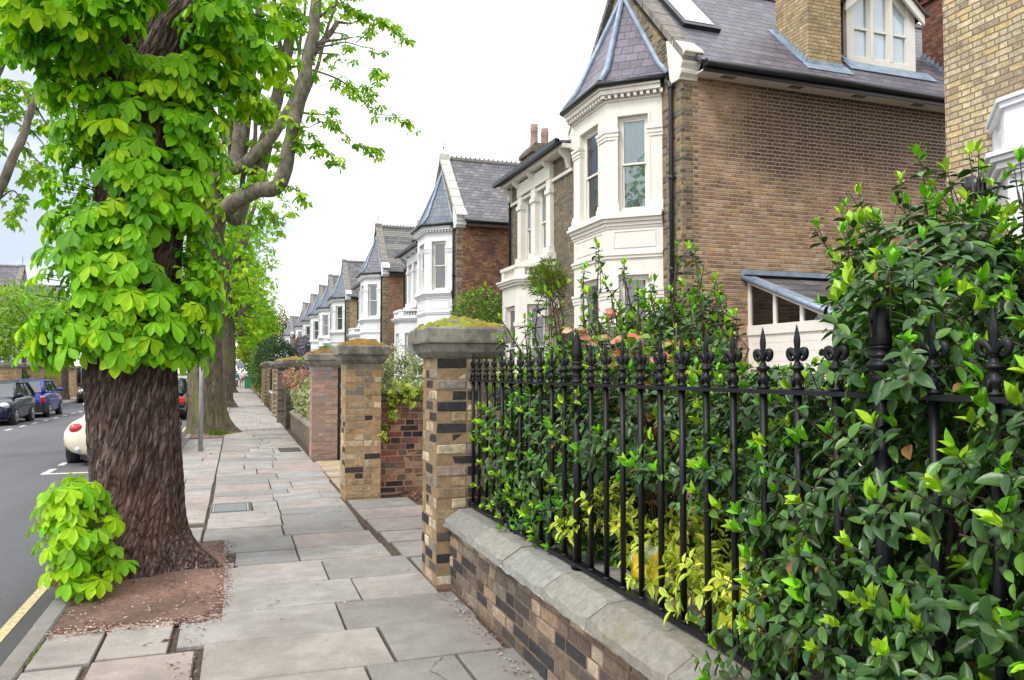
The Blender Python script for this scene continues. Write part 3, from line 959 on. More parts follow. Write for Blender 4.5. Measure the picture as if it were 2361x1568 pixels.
def pier_cap(root, w, z, mossc, hstone, apex, coverage, seed, stone=(.25, .235, .20)):
    """two-step stone cap with a pyramid top; w half width of the shaft, local coordinates round the pier's centre"""
    rr = random.Random(seed)
    a = w + .02; b_ = w + .085; c_ = w + .088
    mb = MB(); mb.smooth = False
    prof = [(w + .006, z), (w + .022, z + .012), (w + .05, z + .045), (w + .062, z + .085), (w + .062, z + .105), (c_, z + .108), (c_ + .003, z + .125), (c_, z + .205), (c_ - .012, z + .218)]
    rings = []
    n = 10
    for (rr_, zz) in prof:
        ring = []
        for s in range(4):
            for k in range(n):
                t = -1 + 2 * k / n
                x, y = [(t, -1), (1, t), (-t, 1), (-1, -t)][s]
                d = 1 + .012 * noise.noise(Vector((x * 3 + seed, y * 3, zz * 20)))
                ring.append(mb.vert((x * rr_ * d, y * rr_ * d, zz + .004 * noise.noise(Vector((x * 5, y * 5, seed))))))
        rings.append(ring)
    for i in range(len(rings) - 1):
        for k in range(4 * n):
            mb.face((rings[i][k], rings[i][(k+1) % (4*n)], rings[i+1][(k+1) % (4*n)], rings[i+1][k]), stone)
    mb.face(rings[0][::-1], stone)
    top = rings[-1]; ap_ = mb.vert((0, 0, z + .218 + apex))
    for k in range(4 * n): mb.face((top[k], top[(k+1) % (4*n)], ap_), stone)
    cap = mb.build('stone_cap', M_cap, root)
    # moss cushions
    mb = MB(); m = 46; P = []
    for i in range(m + 1):
        row = []
        for j in range(m + 1):
            x = -1 + 2 * i / m; y = -1 + 2 * j / m
            base = z + .216 + apex * (1 - max(abs(x), abs(y)))
            q = noise.noise(Vector((x * 2.0 + seed * 3.1, y * 2.0, 5)))
            cell = noise.cell(Vector((x * 1, y, 0)))
            d1 = noise.voronoi(Vector((x * 5.5 + seed, y * 5.5, 0)))[0][0]
            th = (.024 * (1 - min(1, d1 * 1.7)) + .012 + .006 * noise.noise(Vector((x * 20, y * 20, 1)))) if q > coverage else -.02
            e = max(abs(x), abs(y))
            th -= max(0, e - .9) * .25
            row.append((x * (c_ - .012), y * (c_ - .012), base + th))
        P.append(row)
    mb.grid(P, col=mossc)
    mb.build('moss', M_moss, root)
    return cap

def brick_pier(cx, cy, w, ztop, pal, seed, label, mossc=(.20, .21, .03), coverage=-.12, apex=.085, mort=(.30, .215, .13), rowpal=None, mat=None, stone=(.25, .235, .2), z0=0.0, group='brick gate piers along the pavement'):
    root = thing('brick_pier', label, 'pier', (cx, cy, 0), group=group)
    rr = random.Random(seed)
    mb = MB(); bricks(mb, -w, w, -w, w, z0, ztop, pal, rr, rowpal=rowpal)
    shaft = mb.build('brick_shaft', mat or M_brick, root)
    mb = MB(); mb.box(-w + .0035, w - .0035, -w + .0035, w - .0035, z0 - .05, ztop + .004)
    mb.build('mortar', mortar_mat('mortar%d' % int(mort[0] * 1000 + mort[1] * 100), mort), shaft)
    pier_cap(root, w, ztop, mossc, 0, apex, coverage, seed, stone)
    return root
P1 = [CREAM, CREAM, (.60, .53, .40), TAN, TAN, PNK, BLK, BLK, BLK, (.09, .08, .075), GRY, GRY, OCH]
brick_pier(1.545, 5.61, .218, 1.60, P1, 21, 'nearest stock brick pier with yellow green moss on its stone cap, against the black railings', (.23, .26, .025), -.28)
def rp2(i, n):
    if i > n * .62: return [OCH, TAN, TAN, GRY, GRY, CREAM, OCH]
    if i < 3: return [TAN, GRY, (.22, .17, .10)]
    return [BLK, GRY, TAN, TAN, CREAM, OCH, BLK]
brick_pier(1.425, 9.64, .216, 1.60, P1, 8, 'yellow brick gate pier with dark orange moss, across the gateway from the nearest pier', (.26, .15, .02), -.5, rowpal=rp2, mort=(.38, .26, .145))
PP = [(.34, .22, .185), (.33, .235, .2), (.31, .225, .20), (.355, .225, .18)]
def rp3(i, n): return PP if i < n * .82 else [(.24, .215, .215), (.32, .22, .19), (.19, .17, .175)]
brick_pier(1.43, 14.05, .222, 1.60, PP, 13, 'pinkish painted brick pier beyond the yellow brick gate pier', (.17, .085, .025), -.35, mort=(.31, .22, .18), rowpal=rp3, mat=M_brick2)
DK = [(.085, .07, .055), (.14, .115, .085), (.17, .14, .10), (.06, .055, .05), (.12, .10, .08)]
brick_pier(1.46, 22.25, .22, 1.62, DK, 14, 'dark brown brick pier at the far end of the ivy covered wall', (.30, .20, .02), -.6, mort=(.12, .1, .08))
brick_pier(1.35, 24.45, .22, 1.62, DK, 15, 'dark brown brick pier with orange moss across the gap from the ivy wall', (.28, .17, .02), -.5, mort=(.17, .15, .12))
PL = [(.50, .42, .28), (.46, .37, .22), (.52, .44, .3), (.43, .33, .19)]
brick_pier(1.34, 28.2, .2, 1.62, PL, 16, 'pale cream brick pier in front of the black iron gate', (.36, .33, .25), .9, mort=(.2, .165, .12))
brick_pier(1.34, 36.9, .2, 1.70, PL, 17, 'pale cream brick pier behind the black iron gate', (.36, .33, .25), .9, mort=(.2, .165, .12))
DK2 = [TAN, OCH, (.22, .18, .12), GRY]
brick_pier(1.33, 40.5, .2, 1.70, DK2, 18, 'weathered yellow brown pier next after the pale piers', (.3, .2, .03), .0)
brick_pier(1.26, 57.2, .2, 1.62, [OCH, TAN, PNK], 19, 'small tan brick pier beside the climbing hedge down the street', (.3, .2, .03), .9)
brick_pier(1.27, 68.8, .2, 1.62, [OCH, TAN, GRY], 20, 'farthest visible brick pier near the green bin', (.3, .2, .03), .9)

# front garden wall under the railings
fw = thing('front_wall', 'low dark brick wall with stone coping carrying the black railings', 'garden wall', (1.43, 5.39, 0))
rr = random.Random(4)
PW = [BLK, BLK, (.07, .062, .055), (.11, .09, .075), (.16, .125, .095), (.23, .175, .125), (.27, .20, .14), (.20, .17, .14), (.40, .32, .23), (.13, .10, .08)]
mb = MB()
n = 6; h = .424 / n
for i in range(n):
    y = -7.4 + rr.uniform(0, .2); k = i
    while y < -.005:
        w = .235 if k % 2 == 0 else .1175
        w = min(w, -y)
        if w > .03:
            o = rr.uniform(-.004, .004)
            mb.cbox(o, .1, y + .005, y + w - .005, i * h + .0045, (i + 1) * h - .0045, .004, jc(rr, rr.choice(PW if i < 4 else PW[3:]), .16), .002, rr)
        y += w; k += 1
    mb.cbox(.24, .34, -7.4, -.005, i * h + .005, (i + 1) * h - .005, .004, jc(rr, TAN, .1))
wm = mb.build('brickwork', M_brick, fw)
mb = MB(); mb.box(.0045, .33, -7.4, -.005, -.05, .426)
mb.build('mortar', mortar_mat('mortar_wall', (.20, .145, .105)), wm)
mb = MB(); y = -7.3
while y < -.02:
    l = min(rr.uniform(.5, .68), -y - .004)
    if -y - l < .2: l = -y - .004
    col = jc(rr, (.255, .243, .218), .12)
    # profile: small fascia, broad chamfer, flat top
    dz = rr.uniform(-.004, .004)
    prof = [(-.055, .425), (-.058, .435), (-.055, .470 + dz), (-.045, .482 + dz), (.045, .535 + dz), (.06, .541 + dz), (.36, .541 + dz), (.36, .425)]
    m = 12; rings = []
    for j in range(m + 1):
        yy = y + .004 + (l - .008) * j / m
        e = (.010 if j in (0, m) else 0) + (.006 if j in (1, m - 1) else 0) * .3
        rings.append([mb.vert((p[0] + e * (q in (1, 2, 3, 4)) + .010 * noise.noise(Vector((yy * 9, q * 1.7, 0))), yy + .006 * noise.noise(Vector((q * 3.1, yy * 7, 2))), p[1] - e * (q in (3, 4, 5)) + .008 * noise.noise(Vector((yy * 10, q * 2.3, 7))))) for q, p in enumerate(prof)])
    for j in range(m):
        for q in range(len(prof) - 1): mb.face((rings[j][q], rings[j][q+1], rings[j+1][q+1], rings[j+1][q]), col)
    mb.face(rings[0], col); mb.face(rings[-1][::-1], col)
    y += l
M_coping = vcol('coping_stone', .88, .34, 26, 1.0, 30, .3, stain=(4.5, .55, .5, (.19, .17, .075)))
mb.build('stone_coping', M_coping, fw)

# side wall of the gateway behind the yellow pier
gwl = thing('side_wall', 'red and black brick garden wall running back from the yellow gate pier, topped with ivy', 'garden wall', (1.67, 9.72, 0))
rr = random.Random(6); mb = MB()
PR = [TAN, (.40, .29, .18), (.28, .15, .11), BLK, (.28, .10, .08), (.30, .13, .10), (.22, .12, .09), BLK, (.36, .2, .14), (.2, .15, .12)]
n = 15; h = 1.14 / n
for i in range(n):
    x = rr.uniform(-.1, 0); k = i
    while x < 5.6:
        w = .235 if k % 2 == 0 else .1175
        mb.cbox(max(x, 0) + .005, x + w - .005, rr.uniform(-.004, .004), .1, i * h + .005, (i + 1) * h - .005, .004, jc(rr, rr.choice(PR), .2), .002, rr)
        x += w; k += 1
wm = mb.build('brickwork', M_brick, gwl)
mb = MB(); mb.box(0.01, 5.6, .0035, .22, -.05, 1.135); mb.build('mortar', mortar_mat('mortar_red', (.42, .27, .19)), wm)
mb = MB(); mb.cbox(0.0, 5.6, -.035, .26, 1.14, 1.20, .01, (.16, .15, .13)); mb.cbox(0.0, 5.6, -.02, .24, 1.202, 1.27, .012, (.13, .12, .10))
mb.build('wall_coping', M_cap, gwl)

# low walls between the far piers
def low_wall(x, y0, y1, zt, label, mat, cop=(.3, .27, .22)):
    t = thing('garden_wall', label, 'garden wall', (x, y0, 0))
    mb = MB(); mb.box(0, .23, 0, y1 - y0, -.05, zt); mb.build('brickwork', mat, t)
    mb = MB(); mb.prism([(-.03, zt), (-.03, zt + .04), (.07, zt + .09), (.26, zt + .09), (.26, zt)], 1, 0, y1 - y0, cop)
    mb.build('wall_coping', M_cap, t)
    return t
B_low = coursed('brick_low', [(.15, .12, .09), (.2, .165, .12), (.11, .09, .07), (.18, .13, .1)], (.15, .12, .09))
B_low2 = coursed('brick_low_pale', [(.42, .34, .22), (.36, .28, .18), (.45, .38, .26)], (.22, .18, .13))
low_wall(1.36, 14.28, 22.02, .40, 'low brown brick wall with sloped coping under the variegated ivy', B_low)
low_wall(1.34, 28.42, 36.65, .62, 'low wall with a pale sloping coping between the two cream piers', B_low, (.62, .6, .57))
low_wall(1.34, 40.8, 57.0, .75, 'long low brick wall under the hedge far down the pavement', B_low2)
low_wall(1.34, 58, 68.5, 1.1, 'pale yellow brick wall running to the farthest pier', B_low2)
low_wall(1.34, 71, 140, 1.0, 'distant garden wall beyond the green bin', B_low2)
# ================================================================== iron railings
M_iron = plain('black_gloss_iron', (.006, .0065, .009), .42, 0.0, .3, 20, .30, .12, 60)
RX, RY0 = 1.585, 5.385
rail = thing('iron_railing', 'black iron railings with fleur-de-lis heads on the low wall, hedge growing through them', 'railing', (RX, RY0, 0))
mb = MB()
L = 7.2
mb.box(-.022, .022, -L, 0, 1.432, 1.446)
mb.build('top_rail', M_iron, rail)
mb = MB(); mb.box(-.024, .024, -L, 0, .556, .572)
for k in range(4): mb.box(-.012, .012, -3.0 - k * 1.0, -2.97 - k, .54, .556)
mb.build('bottom_rail', M_iron, rail)
def curl(mb, s):
    """one petal of the fleur: springs from the neck, arches out and curls down"""
    path, rad = [], []
    for i in range(15):
        t = i / 14
        a = radians(168) - t * radians(285)
        R = .0240 - .0085 * t
        path.append((0, s * (.0295 + R * cos(a) * 1.02), .118 + .030 * min(1, t * 2.2) + R * sin(a) * 1.05 - .012 * t))
        rad.append(.0068 + .0072 * sin(pi * min(1, .12 + t * .95)))
    mb.tube(path, rad, 8)
def make_finial(parent):
    mb = MB(); mb.smooth = True
    # vase, collar and central leaf blade
    mb.lathe([(.013, 0), (.026, .001), (.026, .010), (.018, .016), (.020, .026), (.027, .040), (.026, .052), (.017, .062), (.014, .074), (.019, .078), (.0285, .083), (.0285, .091), (.019, .097), (.014, .102), (.0125, .112)], 12)
    mb.lathe([(.0125, .110), (.0120, .125), (.0125, .150), (.0165, .180), (.0175, .196), (.0155, .21), (.009, .235), (.0022, .258), (.0004, .262)], 10, sx=.62, sy=1.0)
    for s in (-1, 1): curl(mb, s)
    mb.tube([(0, -.016, .014), (0, -.024, .034), (0, -.014, .056)], .006, 6); mb.tube([(0, .016, .014), (0, .024, .034), (0, .014, .056)], .006, 6)
    mb.tube([(-.02, 0, .014), (-.028, 0, .034), (-.018, 0, .056)], .006, 6)
    o = mb.build('finial', M_iron, parent)
    o.location = (0, 0, .876); o.scale = (.72, .76, .76); return o
bar_m = None
def make_bar(dy):
    global bar_m
    if bar_m is None:
        mb = MB(); mb.tube([(0, 0, .0), (0, 0, .878)], .0125, 12)
        mb.lathe([(.021, 0), (.021, .004), (.014, .010)], 12)
        b = mb.build('bar', M_iron, rail); b.location = (0, dy, .570)
        make_finial(b); bar_m = b; return b
    c = copy_tree(bar_m, rail); c.location = (0, dy, .570); return c
post_m = None
def make_post(dy):
    global post_m
    if post_m is None:
        mb = MB(); mb.tube([(0, 0, -.06), (0, 0, .88)], .021, 14)
        mb.lathe([(.032, -.03), (.032, -.012), (.024, 0)], 14)
        p = mb.build('post', M_iron, rail); p.location = (0, dy, .570)
        mb = MB(); mb.smooth = True
        mb.lathe([(.024, 0), (.034, .002), (.034, .012), (.026, .02), (.029, .04), (.031, .05), (.024, .062), (.030, .072), (.043, .084), (.045, .094), (.034, .104), (.026, .112), (.033, .118), (.034, .126), (.022, .134), (.031, .144), (.035, .152)], 20)
        mb.lathe([(.030, .150), (.034, .16), (.031, .20), (.022, .262), (.014, .285), (.0145, .292), (.010, .302), (.001, .33)], 20, flute=.16)
        f = mb.build('finial', M_iron, p); f.location = (0, 0, .876); f.scale = (.86, .86, .80)
        post_m = p; return p
    c = copy_tree(post_m, rail); c.location = (0, dy, .570); return c
PY = 3.545
pitch = (3.545 - 1.606) / 12
for k in range(1, 12): make_bar(PY - .0 - k * pitch - RY0)
make_post(PY - RY0)
for y in (3.705, 3.872, 4.035, 4.20, 4.365, 4.535, 4.70, 4.87, 5.035, 5.20, 5.345): make_bar(y - RY0)
make_post(1.606 - RY0)
for k in range(1, 12): make_bar(1.606 - k * pitch - RY0)
make_post(1.606 - 12 * pitch - RY0)
# ================================================================== houses
M_stucco = plain('cream_stucco', (.80, .77, .71), .55, var=.05, scale=2.5, spec=.35, dirt=(.28, (.5, .47, .4)), bmp=.04, bscale=30)
M_stucco_w = plain('white_stucco', (.80, .82, .85), .55, var=.04, scale=2.5, spec=.35, dirt=(.28, (.46, .46, .45)), bmp=.04, bscale=30)
M_frame = plain('window_paint', (.78, .76, .70), .4, var=.04, spec=.4)
M_gutter = plain('gutter_black', (.014, .016, .02), .35, var=.3)
M_lead = plain('lead', (.26, .335, .43), .45, .2, .30, 5, .5, .3, 18)
M_stone = plain('gable_stone', (.21, .195, .175), .9, var=.35, scale=7, bmp=.6, bscale=30)
M_stone_l = plain('gable_stone_pale', (.52, .50, .46), .85, var=.2, scale=5, bmp=.3, bscale=30)
M_pane = glass_dark('pane_dark')
M_pane_sky = glass_dark('pane_pale', (.10, .125, .14), .04, 2.2)
M_clear = glass_clear()
M_curtain = plain('net_curtain', (.84, .88, .90), .9, var=.06, scale=5)
M_room = plain('dark_room', (.06, .06, .055), .9)
M_pot = plain('terracotta_pot', (.36, .25, .20), .85, var=.2)
M_door = plain('dark_door', (.03, .05, .07), .35)

SOOT = (.045, .038, .036)
A_side = coursed('stock_brick_side', [(.41, .255, .135), (.47, .325, .21), (.44, .295, .19), (.33, .185, .10), (.49, .355, .235), (.40, .27, .17), (.27, .18, .12), (.45, .29, .14), (.43, .315, .22), (.31, .21, .145), (.37, .245, .13)],
                 (.47, .355, .27), quoin=(7.8, (.085, .078, .068)), stain=[(2.6, .47, .62, (.13, .085, .068), (.6, 1, 1.8)), (.7, .5, .45, (.50, .34, .24), (1, 1, 1.6))],
                 sgrad=(7.6, 10.4, 4.4, 6.2, .88, SOOT), bstr=1.0, joint=.008, joint_soft=.010)
A_front = coursed('stock_brick_front', [(.27, .215, .125), (.22, .175, .11), (.32, .255, .15), (.16, .135, .095), (.25, .205, .14), (.085, .075, .062), (.13, .11, .085)], (.26, .205, .14), stain=[(1.2, .45, .6, (.09, .075, .06), (1, 1, .5))])
A_left = coursed('stock_brick_grey', [(.20, .165, .115), (.17, .14, .10), (.235, .19, .12), (.14, .12, .095), (.185, .155, .115)], (.15, .125, .09), stain=[(1.0, .5, .4, (.10, .085, .07), (1, 1, .6))])
B_side = coursed('red_brown_brick', [(.24, .115, .065), (.19, .09, .055), (.29, .155, .08), (.15, .075, .05), (.225, .12, .075), (.11, .06, .045)], (.17, .10, .07), stain=[(.9, .45, .75, (.065, .04, .035), (1, 1, 1))], bstr=.8)
C_side = coursed('brown_brick', [(.25, .13, .075), (.2, .11, .07), (.27, .16, .10), (.16, .09, .06)], (.27, .19, .14), stain=[(1.1, .5, .6, (.09, .06, .045), (1, 1, 1))])
Z_brick = coursed('yellow_stock_brick', [(.52, .42, .25), (.46, .38, .22), (.56, .46, .29), (.48, .40, .27), (.40, .33, .21), (.52, .39, .20), (.45, .39, .27), (.32, .26, .18)], (.25, .205, .145),
                  stain=[(1.4, .52, .45, (.20, .16, .10), (1, 1, 1))], joint=.013, sgrad=(8.0, 8.2, 2.2, 4.4, -.0, SOOT), bstr=.9)
CH_brick = coursed('chimney_yellow_brick', [(.43, .34, .19), (.38, .30, .17), (.47, .37, .21), (.30, .24, .15), (.41, .30, .16)], (.20, .155, .11))
CH_red = coursed('chimney_red_brick', [(.20, .085, .06), (.16, .07, .055), (.24, .11, .075), (.12, .06, .05)], (.12, .075, .055))
SL_A = coursed('purple_slate', [(.105, .098, .128), (.125, .115, .148), (.09, .086, .112), (.14, .13, .158), (.11, .102, .125)], (.022, .02, .026), L=.30, Hc=.165, bond='run', joint=.012, ua=(1, 0), rough=.45, spec=.5, slate=True, bstr=.9, frog=.08)
SL_B = coursed('grey_slate', [(.10, .10, .11), (.125, .12, .13), (.085, .085, .092), (.16, .16, .165), (.115, .11, .12)], (.028, .027, .03), L=.26, Hc=.15, bond='run', joint=.014, ua=(1, 0), rough=.5, spec=.45, slate=True, bstr=1.0, frog=.08)
SL_C = coursed('banded_slate', [(.085, .085, .09), (.105, .10, .105), (.075, .075, .08), (.12, .12, .125)], (.028, .027, .03), L=.26, Hc=.15, bond='run', joint=.014, ua=(1, 0), rough=.55, spec=.4, slate=True, bstr=1.0, frog=.08, bands=(7.75, .95, .40, (.20, .19, .165)))
SL_bayA = coursed('bay_slate_diamond', [(.12, .105, .14), (.14, .12, .165), (.105, .095, .125), (.15, .135, .17)], (.035, .03, .045), L=.34, Hc=.20, bond='run', joint=.012, ua=(-1, 1), rough=.4, spec=.5, slate=True, bstr=.8, frog=.06)
SL_bayB = coursed('bay_slate_blue', [(.10, .125, .165), (.115, .14, .18), (.09, .11, .15), (.125, .15, .185)], (.05, .06, .08), L=.22, Hc=.2, bond='run', joint=.010, ua=(-1, 1), rough=.35, spec=.5, slate=True, bstr=.7, frog=.06)

def frame_T(a, b):
    """local x runs a->b (left to right seen from outside), local y points into the wall"""
    a = Vector((a[0], a[1], 0)); b = Vector((b[0], b[1], 0))
    x = (b - a).normalized(); z = Vector((0, 0, 1)); y = z.cross(x)
    M = Matrix.Identity(4)
    for i in range(3): M[i][0], M[i][1], M[i][2], M[i][3] = x[i], y[i], z[i], a[i]
    return M, (b - a).length

def sash(parent, T, x0, x1, z0, z1, dep=.12, fr=None, pane=None, curtain=False, split=True, name='window', arch=False):
    mb = MB(); mb.T = T
    f = .055
    fr = fr or M_frame
    mb.box(x0, x0 + f, dep, dep + .09, z0, z1); mb.box(x1 - f, x1, dep, dep + .09, z0, z1)
    mb.box(x0 + f, x1 - f, dep, dep + .09, z1 - f, z1); mb.box(x0 - .01, x1 + .01, dep - .03, dep + .09, z0 - .05, z0 + .04)
    zm = (z0 + z1) / 2
    s = .04
    for (a, b, d) in (((z0 + .04), zm + .02, .05), (zm - .02, z1 - f, .015)) if split else ((z0 + .04, z1 - f, .03),):
        mb.box(x0 + f, x0 + f + s, dep + d, dep + d + .035, a, b); mb.box(x1 - f - s, x1 - f, dep + d, dep + d + .035, a, b)
        mb.box(x0 + f + s, x1 - f - s, dep + d, dep + d + .035, a, a + s); mb.box(x0 + f + s, x1 - f - s, dep + d, dep + d + .035, b - s, b)
    w = mb.build(name, fr, parent)
    mb = MB(); mb.T = T
    if split:
        mb.box(x0 + f + s * .5, x1 - f - s * .5, dep + .064, dep + .07, z0 + .06, zm); mb.box(x0 + f + s * .5, x1 - f - s * .5, dep + .029, dep + .035, zm, z1 - f - .02)
    else: mb.box(x0 + f + s * .5, x1 - f - s * .5, dep + .044, dep + .05, z0 + .06, z1 - f - .02)
    mb.build('pane', pane or (M_clear if curtain else M_pane), w)
    if curtain:
        mb = MB(); mb.T = T; P = []
        n = 56
        for i in range(n + 1):
            x = x0 + .006 + (x1 - x0 - .012) * i / n
            y = dep + .115 + .5 * .022 * sin(i * 1.55) + .008 * sin(i * 3.7)
            P.append([(x, y, z0 + .05), (x, y + .01, (z0 + z1) / 2), (x, y, z1 - .03)])
        mb.grid(P); mb.build('curtain', M_curtain, w)
        mb = MB(); mb.T = T; mb.box(x0 - .05, x1 + .05, dep + .40, dep + .42, z0 - .1, z1 + .05)
        mb.build('room_back', M_room, w)
    return w

def bay_facet(mb, T, W, z0, z1, wx0, wx1, wz0, wz1, th=.24):
    mb.T = T
    mb.box(0, wx0, 0, th, z0, z1); mb.box(wx1, W, 0, th, z0, z1)
    mb.box(wx0, wx1, .001, th, wz1, z1); mb.box(wx0, wx1, .001, th, z0, wz0)
    mb.T = None

def mould(mb, pts, z0, z1, out, close=False):
    """a moulding following a polyline seen from outside left to right, pushed out by 'out'"""
    n = len(pts); P = [Vector((p[0], p[1])) for p in pts]
    def off(d):
        res = []
        for i in range(n):
            ns = []
            for a, b in ((i - 1, i), (i, i + 1)):
                if a < 0 or b >= n: continue
                t = (P[b] - P[a]).normalized(); ns.append(Vector((-t.y, t.x)) * -1)
            nn = ns[0] if len(ns) == 1 else (ns[0] + ns[1]).normalized()
            k = 1 if len(ns) == 1 else 1 / max(.3, nn.dot(ns[0]))
            res.append(P[i] + nn * d * k)
        return res
    # outward is to the right-hand side reversed: local y (inward) = z x dir, so outward = -(z x dir) = (t.y, -t.x)
    A = off(out); B = off(-.05)
    for i in range(n - 1):
        q = [A[i], A[i+1], B[i+1], B[i]]
        lo = [mb.vert((p.x, p.y, z0)) for p in q]; hi = [mb.vert((p.x, p.y, z1)) for p in q]
        mb.face(lo[::-1]); mb.face(hi)
        mb.face((lo[0], lo[1], hi[1], hi[0])); mb.face((lo[2], lo[3], hi[3], hi[2]))
        if i == 0: mb.face((lo[3], lo[0], hi[0], hi[3]))
        if i == n - 2: mb.face((lo[1], lo[2], hi[2], hi[1]))

def house(loc, label, group=None, rotz=0, stucco=None, side=None, front=None, left=None, slate=None, bay_slate=None, left_len=4.8, near=False,
          depth=8.6, finial=True, white=False, wisteria=False, coping=None, lower=True, stack=True, oculus=False, detail=2):
    h = thing('brick_house', label, 'house', loc, rotz, group)
    stucco = stucco or M_stucco_w; side = side or C_side; front = front or A_front; left = left or A_left
    slate = slate or SL_B; bay_slate = bay_slate or SL_bayB; coping = coping or M_stone
    YE = 5 + left_len
    # walls
    mb = MB()
    mb.prism([(0, -.4), (5.0, -.4), (5.0, 7.3), (2.5, 9.98), (0, 7.3)], 0, 0, .23)
    mb.build('gable_wall', front, h)
    mb = MB(); mb.box(.231, depth, 0, .23, -.4, 7.22); mb.box(depth - .23, depth, .23, YE, -.4, 7.2)
    mb.prism([(.0, 7.2), (5, 7.2), (2.5, 9.9)], 0, depth - .23, depth)
    mb.build('side_wall', side, h)
    if left_len > 0:
        mb = MB()
        wy0, wy1 = 6.30, 8.85
        # opening for the paired window
        mb.box(0.003, .23, 5.0, wy0, -.4, 7.18); mb.box(0.003, .23, wy1, YE, -.4, 7.18)
        mb.box(.003, .23, wy0, wy1, -.4, 4.52); mb.box(.003, .23, wy0, wy1, 6.62, 7.18)
        mb.box(.23, depth, YE - .23, YE, -.4, 7.18)
        mb.build('entrance_wall', left, h)
        mb = MB(); mb.box(.25, .27, wy0 - .1, wy1 + .1, 4.4, 6.7); mb.build('room_back', M_room, h)
        tr = MB()
        # pilasters and lintel round the paired window
        for (a, b) in ((wy0, wy0 + .30), (wy1 - .30, wy1), ((wy0 + wy1) / 2 - .17, (wy0 + wy1) / 2 + .17)):
            tr.box(-.10, .16, a, b, 4.62, 6.62)
            tr.box(-.14, .10, a - .03, b + .03, 6.22, 6.34); tr.box(-.16, .10, a - .05, b + .05, 4.62, 4.80)
        tr.box(-.12, .16, wy0, wy1, 6.621, 6.98)
        tr.box(-.24, .10, wy0 - .16, wy1 + .16, 4.46, 4.62)
        tr.box(-.06, .05, 5.05, YE, 6.50, 6.58) if near else None
        for y in (5.25, wy0 + .1, (wy0 + wy1) / 2, wy1 - .1, YE - .15):
            tr.prism([(-.30, 7.12), (.0, 7.12), (.0, 6.62), (-.07, 6.62), (-.12, 6.85), (-.26, 6.98)], 1, y - .06, y + .06)
        tr.box(-.30, .0, 5.0, YE + .02, 7.06, 7.17)
        tr.build('window_surround', stucco, h)
        T, W = frame_T((0, wy1), (0, wy0))
        mid = W / 2
        for (a, b) in ((.30, mid - .17), (mid + .17, W - .30)):
            sash(h, T, a, b, 4.62, 6.60, .06, pane=M_pane_sky)
        mb = MB(); mb.slab([(-.42, 5.0, 7.23), (depth, 5.0, 8.15), (depth, YE + .15, 8.15), (-.42, YE + .15, 7.23)][::-1], -.05)
        mb.build('entrance_roof', slate, h)
        mb = MB(); mb.box(-.50, -.38, 5.0, YE + .25, 7.15, 7.27); mb.tube([(-.12, YE - .2, 7.1), (-.06, YE - .15, 6.9), (-.06, YE - .15, 0)], .04, 8)
        mb.build('gutter', M_gutter, h)
        # ground floor bay with a balustrade
        if lower:
            Q = [(0, 8.75), (-.85, 8.0), (-.85, 6.72), (0, 5.95)]
            mb = MB(); wins = []
            for i in range(3):
                T, W = frame_T(Q[i], Q[i+1])
                m0, m1 = (.26, W - .26) if i != 1 else (.25, W - .25)
                bay_facet(mb, T, W, -.3, 3.86, m0, m1, 1.0, 3.28)
                wins.append((T, m0, m1))
                mb.T = T
                for (a, b) in ((0, m0), (m1, W)):
                    mb.box(a - .0, b + .02, -.035, .1, 2.72, 2.83); mb.box(a, b + .02, -.05, .1, .98, 1.12)
                mb.T = None
            mould(mb, Q, 3.80, 3.87, .07); mould(mb, Q, 3.871, 3.93, .13); mould(mb, Q, 3.931, 3.98, .17); mould(mb, Q, .86, .97, .08)
            mould(mb, Q, 3.981, 4.06, .03); mould(mb, Q, 4.27, 4.35, .06)
            for i in range(3):                                  # balusters and piers
                T, W = frame_T(Q[i], Q[i+1]); mb.T = T
                for (a, b) in ((0, .2), (W - .2, W)): mb.box(a, b, -.03, .12, 4.06, 4.27)
                k = 5
                for j in range(k):
                    x = .2 + (W - .4) * (j + .5) / k
                    mb.lathe([(.02, 4.06), (.05, 4.12), (.025, 4.2), (.04, 4.27)], 8, c=(x, .05, 0))
                mb.T = None
            mb.poly([(0, 8.7, 3.97), (-.8, 8.0, 3.97), (-.8, 6.72, 3.97), (0, 6.0, 3.97)])
            b = mb.build('entrance_bay', stucco, h)
            for (T, a, c) in wins: sash(b, T, a, c, 1.05, 3.27, .1)
            if near:
                mb = MB(); mb.box(-.02, .06, 5.08, 5.75, .0, 2.3); mb.build('front_door', M_door, h)
                mb = MB(); mb.box(-.5, .0, 4.95, 5.15, 2.5, 2.9); mb.box(-.6, 0, 4.92, 5.92, 2.9, 3.05); mb.box(-.45, .0, 5.75, 5.9, 2.5, 2.9)
                mb.box(-.45, -.3, 5.75, 5.9, 0, 2.5); mb.build('porch', stucco, h)
    # soffit, fascia, gutters of the side
    mb = MB(); mb.box(.25, depth, -.34, .01, 7.085, 7.11); mb.build('soffit', stucco if near else M_frame, h)
    if near:
        for k in range(4): mb = MB(); mb.box(.75 + k * 1.55, 1.05 + k * 1.55, -.27, -.13, 7.078, 7.084); mb.build('soffit_vent', M_stone, h)
    mb = MB(); mb.tube([(.26, -.43, 7.21), (depth, -.43, 7.21)], .068, 10); mb.box(.25, depth, -.375, -.341, 7.07, 7.23)
    mb.build('gutter', M_gutter, h)
    mb = MB(); mb.tube([(.26, 5.43, 7.21), (depth, 5.43, 7.21)], .068, 8); mb.build('gutter', M_gutter, h)
    # roof slopes
    k = (10.30 - 7.27) / 2.88
    mb = MB()
    mb.slab([(.20, -.38, 7.27), (depth + .1, -.38, 7.27), (depth + .1, 2.5, 10.30), (.20, 2.5, 10.30)], .07)
